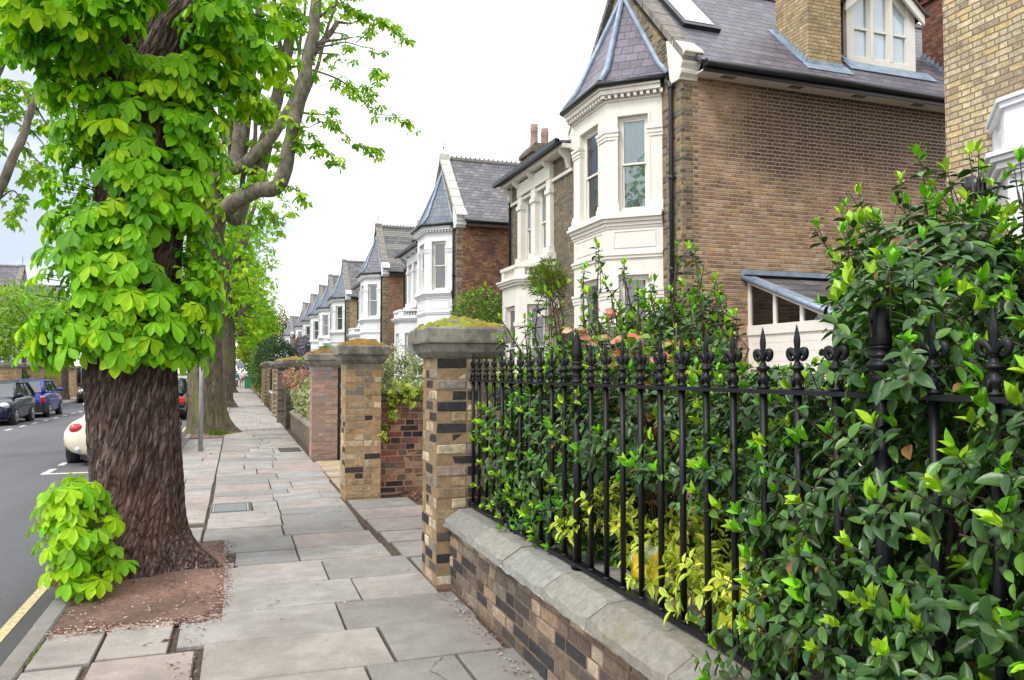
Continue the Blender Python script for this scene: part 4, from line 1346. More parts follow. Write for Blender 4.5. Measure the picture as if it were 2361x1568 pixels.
    mb.slab([(depth + .1, 5.38, 7.27), (.20, 5.38, 7.27), (.20, 2.5, 10.30), (depth + .1, 2.5, 10.30)], .07)
    roof = mb.build('roof', slate, h)
    mb = MB()
    mb.box(.3, depth + .1, 2.43, 2.57, 10.27, 10.36)
    x = .4
    while x < depth:
        mb.prism([(x, 10.36), (x + .10, 10.36), (x + .10, 10.40), (x + .05, 10.50), (x, 10.40)], 1, 2.475, 2.525); mb.prism([(x + .10, 10.36), (x + .20, 10.36), (x + .16, 10.42), (x + .14, 10.42)], 1, 2.48, 2.52)
        x += .20
    mb.build('ridge_tiles', M_stone, roof)
    # gable coping and kneelers
    mb = MB()
    n = 7
    for s in (0, 1):
        for i in range(n):
            a, b = i / n, (i + 1) / n - .012
            f = lambda t: (-.16 + 2.66 * t if s == 0 else 5.16 - 2.66 * t, 7.50 + (10.36 - 7.50) * t)
            (ya, za), (yb, zb) = f(a), f(b)
            q = [(ya, za), (yb, zb), (yb, zb - .17), (ya, za - .17)]
            if s == 1: q = q[::-1]
            mb.prism(q, 0, -.07, .31 + .004 * (i % 2))
    mb.box(-.09, .33, 2.36, 2.64, 10.16, 10.46)
    mb.build('gable_coping', coping, h)
    for s in (0, 1):
        mb = MB()
        Y = (lambda y: y) if s == 0 else (lambda y: 5 - y)
        prof = [(.30, 7.0), (-.015, 7.0), (-.03, 7.04), (-.10, 7.10), (-.11, 7.15), (-.075, 7.19), (-.14, 7.27), (-.15, 7.32), (-.11, 7.36), (-.20, 7.43), (-.245, 7.45), (-.245, 7.49), (.10, 7.78), (.44, 7.90)]
        q = [(Y(a), b_) for a, b_ in prof]
        if s == 1: q = q[::-1]
        n_ = len(q)
        A_ = [mb.vert((-.065, p[0], p[1])) for p in q]; B_ = [mb.vert((.335, p[0], p[1])) for p in q]
        # fan from an inner point keeps the scrolled outline clean
        ca = mb.vert((-.066, Y(.16), 7.4)); cb = mb.vert((.336, Y(.16), 7.4))
        for k_ in range(n_):
            l_ = (k_ + 1) % n_
            mb.face((A_[l_], A_[k_], ca)); mb.face((B_[k_], B_[l_], cb)); mb.face((A_[k_], A_[l_], B_[l_], B_[k_]))
        mb.build('kneeler', stucco, h)
    if finial:
        mb = MB(); mb.tube([(.1, 2.5, 10.4), (.1, 2.5, 11.25)], .014, 5); mb.lathe([(.01, 10.7), (.05, 10.75), (.01, 10.8)], 8, c=(.1, 2.5, 0)); mb.tube([(.1, 2.4, 11.0), (.1, 2.6, 11.0)], .01, 4); mb.tube([(0, 2.5, 10.9), (.2, 2.5, 10.9)], .01, 4)
        mb.build('finial', M_gutter, h)
    if oculus:
        mb = MB(); mb.T = Matrix.Translation((0, 3.0, 8.55)) @ Matrix.Rotation(-pi/2, 4, 'Y'); mb.lathe([(.32, 0), (.32, .06), (.26, .07)], 20); mb.build('roundel', stucco, h)
    # two-storey canted bay
    Q = [(0, 3.80), (-.85, 3.08), (-.85, 1.46), (0, .72)]
    mb = MB(); wins = []
    for i in range(3):
        T, W = frame_T(Q[i], Q[i+1])
        if i == 1: m0, m1 = .36, W - .36
        else: m0, m1 = .24, W - .28
        if i == 0: m0, m1 = .28, W - .24
        bay_facet(mb, T, W, -.35, 2.2 + 1.65, m0, m1, 1.0, 3.42)
        bay_facet(mb, T, W, 3.851, 7.15, m0, m1, 4.70, 6.62)
        wins.append((T, m0, m1, W))
        mb.T = T
        for (a, b) in ((-.02, m0), (m1, W + .02)):
            for (z0, z1, d) in ((6.16, 6.22, .02), (6.22, 6.30, .035), (6.30, 6.36, .055), (4.64, 4.80, .05), (4.80, 4.88, .03), (2.96, 3.02, .02), (3.02, 3.10, .035), (3.10, 3.15, .055)):
                mb.box(a - d * .5 * (a > 0), b + d * .5 * (b < W), -d, .10, z0, z1 - .001)
        # sunk panels below the sill
        a, b = .14, W - .14
        for (x0, x1, z0, z1) in ((a, b, 4.29, 4.31), (a, b, 3.97, 3.99), (a, a + .02, 3.99, 4.29), (b - .02, b, 3.99, 4.29)): mb.box(x0, x1, -.018, .05, z0, z1)
        mb.box(a + .02, b - .02, -.005, .05, 3.99, 4.29)
        # window reveal beads
        for (za, zb) in ((4.70, 6.62), (1.0, 3.42)):
            mb.box(m0 - .05, m0 - .003, -.014, .05, za + .2, zb + .05); mb.box(m1 + .003, m1 + .05, -.014, .05, za + .2, zb + .05); mb.box(m0 - .003, m1 + .003, -.0135, .05, zb + .003, zb + .049)
        mb.T = None
    mould(mb, Q, 4.60, 4.68, .11); mould(mb, Q, 4.55, 4.599, .145); mould(mb, Q, 4.48, 4.549, .09); mould(mb, Q, 4.41, 4.479, .05); mould(mb, Q, 4.36, 4.409, .02)
    mould(mb, Q, 3.82, 3.87, .06); mould(mb, Q, 3.76, 3.819, .035); mould(mb, Q, 6.93, 6.97, .03); mould(mb, Q, .86, .98, .09)
    mould(mb, Q, 7.05, 7.14, .16); mould(mb, Q, 7.141, 7.19, .20)
    for i in range(3):                                            # dentils
        T, W = frame_T(Q[i], Q[i+1]); mb.T = T; x = -.06
        while x < W + .02: mb.box(x, x + .06, -.13, 0, 6.975, 7.049); x += .13
        mb.T = None
    bay = mb.build('canted_bay', stucco, h)
    for i, (T, a, c, W) in enumerate(wins):
        sash(bay, T, a, c, 4.72, 6.62, .10, curtain=near)
        sash(bay, T, a, c, 1.05, 3.42, .10)
    if near:
        mb = MB(); mb.box(.0, .02, .9, 3.6, 1, 6.9); mb.build('room_back', M_room, bay)
    # bay roof
    E_ = [(0.02, .50, 7.26), (-1.03, 1.36, 7.26), (-1.03, 3.17, 7.26), (0.02, 4.02, 7.26)]
    Mi = [(0.02, .86, 7.62), (-.80, 1.50, 7.62), (-.80, 3.02, 7.62), (0.02, 3.68, 7.62)]
    apx = (-.02, 2.26, 9.60)
    mb = MB()
    for i in range(3):
        mb.poly([E_[i], Mi[i], Mi[i+1], E_[i+1]]); mb.poly([Mi[i], apx, Mi[i+1]])
    mb.poly([E_[3], E_[2], E_[1], E_[0]])
    br = mb.build('bay_roof', bay_slate, h)
    mb = MB()
    for i in range(4):
        pth = [Vector(E_[i]) + Vector((0, 0, .03)), Vector(Mi[i]) + Vector((0, 0, .03)), Vector(apx) + Vector((-.02, 0, .04))]
        w = .075 if near else .055
        mb.tube(pth, [w, w * .95, w * .7], 6)
    mb.lathe([(.09, 9.56), (.05, 9.68), (.01, 9.8)], 6, c=(apx[0], apx[1], 0))
    mb.build('lead_hips', M_lead, br)
    mb = MB(); G = [(.0, .46), (-1.08, 1.33), (-1.08, 3.20), (.0, 4.06)]
    mb.tube([(g[0], g[1], 7.24) for g in G], .062, 8)
    mb.build('bay_gutter', M_gutter, h)
    mb = MB(); mb.tube([(-.03, .46, 7.2), (-.09, .40, 7.08), (-.09, .30, 7.02), (-.075, .27, 6.9), (-.075, .27, -.2)], .045, 10)
    for z in (6.9, 5.15, 3.4, 1.6): mb.lathe([(.05, z), (.062, z + .01), (.062, z + .07), (.05, z + .08)], 10, c=(-.075, .27, 0)); mb.box(-.06, 0, .2, .34, z + .02, z + .05)
    mb.build('downpipe', M_gutter, h)
    if stack and left_len > 4:
        mb = MB(); mb.box(.42, 1.12, YE - .95, YE - .05, 7.0, 7.92); mb.box(.36, 1.18, YE - 1.01, YE + .01, 7.92, 8.02); mb.box(.30, 1.24, YE - 1.07, YE + .07, 8.02, 8.13)
        mb.prism([(.30, 8.131), (1.24, 8.131), (1.1, 8.32), (.44, 8.32)], 1, YE - 1.0, YE)
        ch = mb.build('chimney', A_left, h)
        for x, zz in ((.60, 9.02), (.95, 8.92)):
            mb = MB(); mb.lathe([(.15, 8.3), (.12, 8.4), (.11, zz - .25), (.13, zz - .22), (.11, zz - .18), (.13, zz - .13), (.11, zz - .08), (.12, zz)], 12, c=(x, YE - .5, 0)); mb.build('chimney_pot', M_pot, ch)
    return h, roof

# ---- the nearest house, with rooflight, chimney, dormer and a glazed lean-to
HA, roofA = house((7.8, 12.6, 0), 'nearest brick house with cream bay, blue leaded turret roof and long bare side wall', stucco=M_stucco, side=A_side, slate=SL_A, bay_slate=SL_bayA, near=True, finial=False)
kk = (10.30 - 7.27) / 2.88
zr = lambda y: 7.27 + kk * (y + .38)
def on_roof(x, y, up=0): return (x, y - up * .70, zr(y) + up * .72)
# roof window
mb = MB()
q = [on_roof(.42, .62, .09), on_roof(1.28, .62, .09), on_roof(1.28, 1.75, .09), on_roof(.42, 1.75, .09)]
mb.slab(q, .10); rw = mb.build('roof_window', M_gutter, roofA)
mb = MB(); mb.slab([on_roof(.52, .72, .10), on_roof(1.18, .72, .10), on_roof(1.18, 1.66, .10), on_roof(.52, 1.66, .10)], .006)
mb.build('pane', glass_dark('roof_glass', (.45, .5, .52), .02, 1.2), rw)
# chimney low on the slope
mb = MB(); mb.box(2.95, 3.78, .02, 1.0, 7.3, 11.8); mb.box(2.89, 3.84, -.04, 1.06, 11.3, 11.45)
ch = mb.build('chimney', CH_brick, HA)
mb = MB(); mb.slab([on_roof(2.80, -.14, .02), on_roof(3.95, -.14, .02), on_roof(3.95, .10, .02), on_roof(2.80, .10, .02)], .015)
for i in range(9):
    y = .05 + i * .11; mb.box(2.935, 2.949, y, y + .13, zr(y) - .05, zr(y) + .16)
mb.slab([on_roof(2.80, .0, .015), on_roof(2.95, .0, .015), on_roof(2.95, 1.1, .015), on_roof(2.80, 1.1, .015)], .01)
mb.box(2.93, 3.80, .004, .019, 7.4, zr(.02) + .10)
mb.build('lead_flashing', M_lead, ch)
mb = MB(); mb.box(7.12, 7.95, .15, 1.1, 7.3, 10.45); mb.box(7.06, 8.02, .08, 1.17, 10.02, 10.14); mb.box(7.0, 8.08, .02, 1.23, 10.14, 10.26); mb.box(6.96, 8.12, -.02, 1.27, 10.26, 10.45)
ch = mb.build('chimney', CH_red, HA)
mb = MB()
for i in range(9):
    y = .10 + i * .11; mb.box(7.095, 7.115, y, y + .13, zr(y) - .05, zr(y) + .16)
mb.slab([on_roof(6.95, -.05, .02), on_roof(8.1, -.05, .02), on_roof(8.1, .15, .02), on_roof(6.95, .15, .02)], .015)
mb.build('lead_flashing', M_lead, ch)
# dormer with three sashes under a small gable
DX0, DX1, DY = 4.28, 6.16, .40
zb = zr(DY) + .02; ze = zb + 1.25; za = ze + .78; xm = (DX0 + DX1) / 2
dm = MB()
dm.prism([(DY + .06, zb - .3), (DY + .06, ze), (2.1, ze), (DY + 1.5, zr(DY + 1.5) - .1)], 0, DX0 + .02, DX0 + .10)
dm.prism([(DY + .06, zb - .3), (DY + .06, ze), (2.1, ze), (DY + 1.5, zr(DY + 1.5) - .1)], 0, DX1 - .10, DX1 - .02)
dormer = dm.build('dormer', M_lead if False else plain('dormer_lead', (.12, .13, .15), .5, .2, .2), HA)
mb = MB()
# face frame with three lights following the gable
mb.box(DX0, DX1, DY, DY + .1, zb - .02, zb + .10)
xs = [DX0, DX0 + .20, DX0 + .20 + .41, xm - .205, xm + .205, DX1 - .61, DX1 - .20, DX1]
for a, b in ((0, 1), (2, 3), (4, 5), (6, 7)):
    xa, xb = xs[a], xs[b]
    ta = ze + (za - ze) * (1 - abs(xa - xm) / (xm - DX0)); tb = ze + (za - ze) * (1 - abs(xb - xm) / (xm - DX0))
    mb.prism([(xa, zb + .10), (xb, zb + .10), (xb, tb), (xa, ta)], 1, DY + (.0 if a in (0, 6) else .012), DY + .1)
    if a in (2, 4): mb.prism([(xa + .03, zb + .1), (xb - .03, zb + .1), (xb - .03, tb - .1), (xa + .03, ta - .1)], 1, DY - .01, DY + .01)
for a, b in ((1, 2), (3, 4), (5, 6)):
    xa, xb = xs[a], xs[b]
    f = lambda x: ze + (za - ze) * (1 - abs(x - xm) / (xm - DX0))
    t0 = .16 if a != 3 else .22
    mb.prism([(xa, f(xa) - t0 - .12), (xb, f(xb) - t0 - .12), (xb, f(xb)), (xa, f(xa))] if a != 3 else [(xa, f(xa) - .10), (xb, f(xb) - .10), (xb, f(xb)), (xm, za), (xa, f(xa))], 1, DY + .02, DY + .1)
    zm = zb + .74
    mb.box(xa, xb, DY + .035, DY + .075, zm - .025, zm + .025)
    for x0 in (xa, xb - .035): mb.box(x0, x0 + .035, DY + .04, DY + .08, zb + .1, f(xa if x0 == xa else xb) - .2)
    mb.box(xa + .035, xb - .035, DY + .045, DY + .085, zb + .10, zb + .14)
mb.build('window', M_frame, dormer)
mb = MB()
for a, b in ((1, 2), (3, 4), (5, 6)): mb.prism([(xs[a], zb + .1), (xs[b], zb + .1), (xs[b], f(xs[b]) - .05), (xs[a], f(xs[a]) - .05)], 1, DY + .085, DY + .095)
mb.build('pane', glass_dark('dormer_glass', (.42, .52, .60), .08, 1.25), dormer)
mb = MB()
for s in (-1, 1):
    e = xm + s * (xm - DX0 + .14); ee = ze - .11
    q = [(xm, za + .10), (e, ee + .10), (e, ee - .16), (xm, za - .14)]
    mb.prism(q if s > 0 else q[::-1], 1, DY - .14, DY - .08 - (.003 if s > 0 else 0))
mb.build('bargeboard', M_stucco, dormer)
mb = MB()
for s in (-1, 1):
    e = xm + s * (xm - DX0 + .17); ee = ze - .02
    q = [(e, DY - .18, ee + .0), (e, 2.3, ee), (xm, 2.3, za + .16), (xm, DY - .18, za + .16)]
    mb.slab(q if s < 0 else q[::-1], -.05 if s < 0 else -.05)
    mb.tube([(e + s * .03, DY - .22, ee - .03), (e + s * .03, 1.7, ee - .03)], .05, 8)
mb.build('dormer_roof', plain('dark_tile', (.07, .055, .055), .7, var=.3), dormer)
mb = MB(); mb.slab([on_roof(DX0 - .2, .08, .03), on_roof(DX1 + .25, .08, .03), on_roof(DX1 + .25, .34, .03), on_roof(DX0 - .2, .34, .03)], .02)
mb.slab([on_roof(DX0 - .12, .2, .035), on_roof(DX0 + .02, .2, .035), on_roof(DX0 + .02, 1.7, .035), on_roof(DX0 - .12, 1.7, .035)], .02)
mb.build('lead_flashing', M_lead, dormer)
# lean-to conservatory against the side wall: glazed cheek towards the street
LX, LX2, LZ = 1.42, 6.0, 3.36
ln = thing('lean_to', 'cream glazed lean-to with slate roof against the long side wall of the nearest house', 'conservatory', (7.8 + LX, 12.6, 0))
sl = .37
zt = lambda y: LZ - .06 + sl * y          # y negative towards the street camera
mb = MB()
D = 2.9
mb.box(0, .07, -.08, 0, 0, zt(0) - .02); mb.box(0, .07, -D, -D + .08, 0, zt(-D) - .02)
for y in (-.78, -1.50, -2.2): mb.box(.0, .065, y - .04, y + .04, 2.36, zt(y) - .02)
mb.prism([(-D, zt(-D) - .10), (0, zt(0) - .10), (0, zt(0)), (-D, zt(-D))], 0, -.015, .07)
mb.box(-.025, .08, -D, 0, 2.20, 2.38); mb.box(LX2 - LX - .07, LX2 - LX, -D, 0, 0, 2.3)
mb.box(0.0, LX2 - LX, -D - .002, -D + .07, 2.0, 2.1)
mb.build('frame', M_stucco, ln)
mb = MB()
for k in range(13): mb.box(.01 + .006 * (k % 2 == 5), .06, -D + .01, -.01, k * .17, k * .17 + .162)
mb.box(.018, .05, -D + .01, -.01, 0, 2.2); mb.box(.08, LX2 - LX - .08, -D + .02, -D + .06, 0, 2.0)
mb.build('weatherboards', M_stucco, ln)
mb = MB(); mb.prism([(-D + .05, 2.36), (-.04, 2.36), (-.04, zt(-.04) - .05), (-D + .05, zt(-D + .05) - .05)], 0, .035, .04)
mb.build('pane', M_clear, ln)
mb = MB(); mb.slab([(-.10, -D - .15, zt(-D) - .03), (LX2 - LX + .1, -D - .15, zt(-D) - .03), (LX2 - LX + .1, -.01, zt(0) + .04), (-.10, -.01, zt(0) + .04)], .05)
mb.build('roof', SL_B, ln)
mb = MB(); mb.slab([(-.13, -D - .18, zt(-D) + .0), (.10, -D - .18, zt(-D) + .0), (.10, 0, zt(0) + .075), (-.13, 0, zt(0) + .075)], .05); mb.box(-.16, LX2 - LX, -.16, -.003, zt(0) + .05, zt(0) + .14)
mb.tube([(-.12, -D - .15, zt(-D) - .02), (-.12, -.02, zt(0) + .02)], .055, 6)
mb.build('lead_flashing', M_lead, ln)

# ---- houses up the street
GR = 'gabled brick houses along the street'
house((7.8, 28.5, 0), 'second gabled house, brown side wall and blue turret roof, behind the rounded green shrub', GR, side=B_side, slate=SL_B, coping=M_stone_l, left=A_front)
house((7.8, 44.4, 0), 'third gabled house with bands of lighter slates across its roof', GR, side=C_side, slate=SL_C, bay_slate=SL_bayA, oculus=True)
hs = [(60.3, 8.3, 'fourth gabled house, first of the close row with small white bays', 3.3), (70.3, 8.3, 'fifth gabled house in the close row, next after the fourth', 3.3), (79.2, 8.3, 'sixth gabled house in the close row, bay above the purple wisteria', 3.6),
      (88.9, 8.3, 'seventh gabled house, dark roof over the wisteria', 3.6), (100.5, 8.3, 'eighth gabled house, last of the close row before the gap', 4.0), (126, 8.6, 'farthest gabled house, small spired roof above the round dark shrub', 4.8)]
for y, d, lb, ll in hs:
    house((7.8, y, 0), lb, GR, side=C_side if y != 60.3 else CH_brick, slate=SL_B, bay_slate=SL_bayA if y > 85 else SL_bayB, left_len=ll, lower=(y < 61), stack=False, coping=M_stone, left=M_stucco_w if 70 < y < 110 else A_left)
house((8.6, 146, 0), 'distant gabled house with a red edged roof beyond the farthest white bay', GR, side=CH_red, slate=SL_B, left_len=4.8)
# ---- houses across the street, facing us
GL = 'gabled houses across the street'
house((-17.0, 77.5, 0), 'gabled house across the street whose ridge meets a stone gable above the leafy tree', GL, rotz=pi, side=C_side, left_len=4.8)
house((-17.0, 61.6, 0), 'gabled house across the street nearest the left edge, white bay behind the tree', GL, rotz=pi, side=C_side, left_len=4.8)
house((-17.0, 93.4, 0), 'farther house across the street, low roof right of the stone gable', GL, rotz=pi, side=C_side, left_len=4.8, lower=False, stack=False)

# ---- the yellow brick house at the right edge
Z = thing('brick_house', 'tall yellow stock brick house with a white balustraded bay at the right edge', 'house', (8.3, 7.3, 0))
mb = MB(); mb.box(0, 6, -11, 0, -.4, 12.5)
mb.build('brick_wall', Z_brick, Z)
mb = MB(); mb.slab([(-.4, -11.3, 12.4), (6.3, -11.3, 12.4), (3, -5.6, 16), (3, -5.5, 16)], .1); mb.slab([(6.3, .3, 12.4), (-.4, .3, 12.4), (3, -5.5, 16), (3, -5.6, 16)], .1)
mb.slab([(-.4, .3, 12.4), (-.4, -11.3, 12.4), (3, -5.6, 16), (3, -5.5, 16)], .1)
mb.build('roof', SL_B, Z)
Q = [(0, -.66), (-.70, -1.36), (-.70, -3.2), (0, -3.9)]
mb = MB(); wins = []
for i in range(3):
    T, W = frame_T(Q[i], Q[i+1])
    bay_facet(mb, T, W, -.3, 3.62, .26, W - .26, 1.0, 3.0); wins.append((T, .26, W - .26))
    mb.T = T
    for (a, b) in ((.0, .26), (W - .26, W)): mb.box(a, b, -.04, .1, 2.5, 2.62); mb.box(a, b, -.06, .1, .98, 1.15)
    for (a, b, z0, z1, d) in ((.2, W - .2, 3.0, 3.06, .03),): mb.box(a, b, -d, .1, z0, z1)
    mb.T = None
mould(mb, Q, 3.56, 3.63, .05); mould(mb, Q, 3.631, 3.70, .10); mould(mb, Q, 3.701, 3.75, .16); mould(mb, Q, 3.751, 3.80, .20)
mould(mb, Q, 3.801, 3.90, .03); mould(mb, Q, 4.28, 4.34, .06); mould(mb, Q, 4.341, 4.38, .09)
for i in range(3):
    T, W = frame_T(Q[i], Q[i+1]); mb.T = T
    for (a, b) in ((0, .26), (W - .26, W)) if i != 1 else ((0, .6), (W - .6, W)): mb.box(a, b, -.02, .12, 3.9, 4.28)
    a, b = (.26, W - .26) if i != 1 else (.6, W - .6)
    mb.box(a, b, .0, .1, 3.9, 3.94); mb.box(a, b, 0, .1, 4.24, 4.28)
    n = 3
    for j in range(n):
        x = a + (b - a) * (j + .5) / n; w = (b - a) / n
        mb.lathe([(.03, 3.94), (.055, 4.0), (.02, 4.09), (.055, 4.18), (.03, 4.24)], 8, c=(x - w * .5, .05, 0))
    mb.lathe([(.03, 3.94), (.055, 4.0), (.02, 4.09), (.055, 4.18), (.03, 4.24)], 8, c=(b, .05, 0))
    mb.T = None
for (x, y) in ((-.66, -1.86), (-.66, -2.9)):
    mb.box(x - .12, x + .14, y - .13, y + .13, 4.38, 4.42); mb.lathe([(.10, 4.42), (.06, 4.46), (.11, 4.55), (.10, 4.62), (.02, 4.72)], 10, c=(x, y, 0))
mb.poly([(0, -.7, 3.79), (-.7, -1.4, 3.79), (-.7, -3.2, 3.79), (0, -3.9, 3.79)])
zb_ = mb.build('white_bay', plain('white_gloss_stucco', (.78, .80, .84), .5, var=.03), Z)
for (T, a, b) in wins: sash(zb_, T, a, b, 1.05, 2.98, .1)
T, W = frame_T((0, -1.2), (0, -3.4))
mb = MB(); mb.box(-.16, -.003, -.62, -.48, 2.6, 3.75); mb.lathe([(.06, 3.5), (.14, 3.62), (.16, 3.78)], 6, c=(-.12, -.50, 0)); mb.tube([(-.09, -.52, 3.6), (-.09, -.52, 0)], .045, 8)
mb.build('downpipe', M_gutter, Z)
# ================================================================== trees and plants
M_chest = foliage('chestnut_leaf', .48, .36, .30, .15, (1.0, 1.05, .3))
M_far_leaf = foliage('far_leaf', .55, .40, .3, .2)
M_vib = foliage('laurel_leaf', .33, .12, .42, .32, (1.0, 1.2, .4))
M_var = foliage('variegated_leaf', .42, .25, .4, .12)
M_soft = foliage('soft_leaf', .6, .25, .25, .2)
M_bark1 = bark('bark_red_brown', (.014, .010, .009), (.110, .072, .060), (.31, .25, .225), (.24, .085, .06), zsc=.17, sc=30, bstr=1.0, shear=.28, vor=.75)
M_bark2 = bark('bark_grey_green', (.05, .04, .032), (.135, .11, .085), (.24, .205, .165), (.17, .13, .10), zsc=.3, sc=17, bstr=.8, moss=(.5, (.17, .19, .06)), vor=.6)
M_limb = bark('limb_bark', (.06, .054, .042), (.155, .14, .105), (.26, .24, .19), (.15, .13, .08), zsc=.5, sc=9, bstr=.35, vor=.25)
M_stem = plain('green_stem', (.10, .085, .045), .7, var=.3)
M_twig = plain('twig_bark', (.07, .05, .04), .85, var=.3)

def bark_mesh(rings, name, mat, parent, nseg=128, nz=170, seed=0, amp=.02, freq=9.0, twist=.5, roots=()):
    """rings: [(x, y, z, r)] control points; ridged bark surface"""
    zs = [q[2] for q in rings]
    def interp(t):
        k = t * (len(rings) - 1); i = min(int(k), len(rings) - 2); f = k - i
        a, b = rings[i], rings[i+1]
        f2 = f * f * (3 - 2 * f) * .5 + f * .5
        return [a[q] * (1 - f2) + b[q] * f2 for q in range(4)]
    P = []
    for i in range(nz + 1):
        x, y, z, r = interp(i / nz)
        row = []
        for k in range(nseg):
            a = 2 * pi * k / nseg
            ta = a + z * twist
            ca, sa = cos(ta) * freq * .16, sin(ta) * freq * .16
            n1 = noise.noise(Vector((ca * 5, sa * 5, z * 1.1 + seed)))
            n2 = noise.noise(Vector((ca * 13, sa * 13, z * 2.4 + seed)))
            n3 = noise.noise(Vector((ca * 2, sa * 2, z * .7 + seed)))
            d = -abs(n1) * amp * 2.2 + n2 * amp * .7 + n3 * amp * 1.6
            rr_ = r + d
            for (ra, rw, rz, rl) in roots:       # buttress roots
                da = (a - ra + pi) % (2 * pi) - pi
                rr_ += rl * math.exp(-(da / rw) ** 2) * max(0, 1 - (z - zs[0]) / rz) ** 2.4
            row.append((x + cos(a) * rr_, y + sin(a) * rr_, z))
        P.append(row)
    x, y, z, r = interp(1.0)
    P.append([(x + (p[0] - x) * .55, y + (p[1] - y) * .55, z + r * .28) for p in P[-1]]); P.append([(x + (p[0] - x) * .03, y + (p[1] - y) * .03, z + r * .36) for p in P[-2]])
    mb = MB(); mb.grid(P, closed_u=True); mb.smooth = True
    o = mb.build(name, mat, parent, world=True)
    return o

def palm_leaf(L, base, axis, out, size, r, col, k=5):
    """one horse chestnut leaf: leaflets fanning from the stalk end, largest in the middle, drooping"""
    a = Vector(axis).normalized()
    n = (Vector(out) - a * Vector(out).dot(a))
    if n.length < .05: n = Vector((0, 0, 1)) - a * a.z
    n.normalize(); t = n.cross(a)
    k = r.choice([5, 5, 5, 7])
    if k == 5: fan = [(-1.95, .58), (-.95, .86), (r.uniform(-.1, .1), 1.0), (.95, .86), (1.95, .58)]
    else: fan = [(-2.2, .45), (-1.45, .7), (-.72, .92), (0, 1.0), (.72, .92), (1.45, .7), (2.2, .45)]
    for th, l in fan:
        th += r.uniform(-.13, .13); l *= r.uniform(.9, 1.08)
        d = a * cos(th) + t * sin(th)
        d = d + n * r.uniform(-.08, .12) + Vector((0, 0, -1)) * (.18 + .2 * r.random())
        nn = n + t * sin(th) * -.25 + Vector((0, 0, .15))
        c = jc(r, col, .12)
        L.add(base, d, nn, size * l, size * l * (.50 if k == 5 else .42), c, (c[0] * 1.12, c[1] * 1.08, c[2]))

CH1, CH2, CH3 = (.20, .50, .003), (.095, .31, .005), (.36, .62, .004)
# ---------------------------------------------------------------- the big tree by the kerb
T1 = thing('chestnut_tree', 'massive dark trunked chestnut tree in the foreground, sleeved in bright green leaves', 'tree', (-.76, 6.72, 0))
Y1 = 6.72
def ctr(ul, ur, v):
    p, q = at(ul, v, Y1), at(ur, v, Y1)
    return ((p.x + q.x) / 2, Y1, p.z, (q.x - p.x) / 2 * 1.03)
rings = [(-.74, 6.66, -.06, .45), (-.745, 6.68, .1, .425), (-.75, 6.70, .28, .395)]
rings += [ctr(208, 424, 1130), ctr(200, 412, 1000), ctr(194, 406, 860), ctr(200, 410, 700), ctr(215, 418, 520), ctr(235, 430, 340), ctr(262, 450, 200)]
x, y, z, rad = ctr(268, 452, 150)
rings += [(x, y, z, rad * 1.0), (x + .12, y, z + .32, rad * .96), (x + .38, y + .05, z + .75, rad * .80), (x + .72, y + .1, z + 1.5, .26), (x + 1.0, y + .2, z + 2.6, .2), (x + 1.1, y + .4, z + 4.2, .11)]
R0 = lambda z: np.interp(z, [q[2] for q in rings], [q[3] for q in rings])
CX = lambda z: np.interp(z, [q[2] for q in rings], [q[0] for q in rings])
bark_mesh(rings, 'trunk', M_bark1, T1, 240, 380, 3, .0125, 15.0, -.30, roots=[(-.25, .38, .55, .30), (.35, .3, .4, .16), (-1.9, .5, .4, .07), (pi, .5, .5, .10), (-1.1, .3, .35, .06), (2.0, .5, .5, .15)])
mb = MB(); mb.smooth = True
tp = Vector(rings[-5][:3])
r = random.Random(77)
mb.tube([tp + Vector((-.1, 0, -.3)), tp + Vector((-.55, .1, .35)), tp + Vector((-1.0, .2, 1.3)), tp + Vector((-1.3, .2, 3.2))], [.27, .24, .18, .08], 14)
mb.tube([Vector((-.72, 6.8, 3.6)), Vector((-1.05, 6.7, 3.95)), Vector((-1.6, 6.5, 4.5)), Vector((-2.2, 6.3, 5.4))], [.20, .14, .10, .05], 12)
mb.build('limb', M_bark1, T1, world=True)
LV = Leaves(); ST = MB(); r = random.Random(101)
def sprout(L, z, ang, rad_out, size, r, down=.75, col=None, st=ST, cx=None, cy=Y1, rb=None):
    ox, oy = cos(ang), sin(ang)
    c = Vector((CX(z) if cx is None else cx, cy, z)); R_ = (R0(z) if rb is None else rb)
    root = c + Vector((ox, oy, 0)) * (R_ * .8) + Vector((0, 0, -.05))
    b = c + Vector((ox, oy, 0)) * (R_ + rad_out) + Vector((0, 0, r.uniform(0, .08)))
    ax = Vector((ox, oy, 0)) * r.uniform(.35, .9) + Vector((0, 0, -1)) * r.uniform(down * .7, down * 1.25) + rvec(r) * .28
    palm_leaf(L, b, ax, Vector((ox, oy, .55)), size, r, col or r.choice([CH1, CH1, CH2, CH1, CH3]))
    if st is not None and r.random() < .6: st.tube([root, (root + b) / 2 + Vector((0, 0, .03)), b], .0035, 4, cap=False)
n = 0
while n < 1180:
    z = r.uniform(1.62, 3.86)
    # towards the camera more often than behind
    ang = r.gauss(-pi / 2 + .1, 1.35) if r.random() < .75 else r.uniform(0, 2 * pi)
    g_ = noise.noise(Vector((cos(ang) * 1.6, sin(ang) * 1.6, z * 1.9 + 11)))
    if g_ < -.13: continue
    bulge = .06 + .34 * min(1, (z - 1.5) / .5 + .25) * (1 if z < 3.8 else max(0, 1 - (z - 3.8) * 3))
    side = abs(cos(ang))
    ro = r.uniform(.02, .08 + bulge * (.42 + .22 * side) + .10 * g_)
    sprout(LV, z, ang, ro, r.choice([r.uniform(.09, .14), r.uniform(.11, .18)]), r)
    n += 1
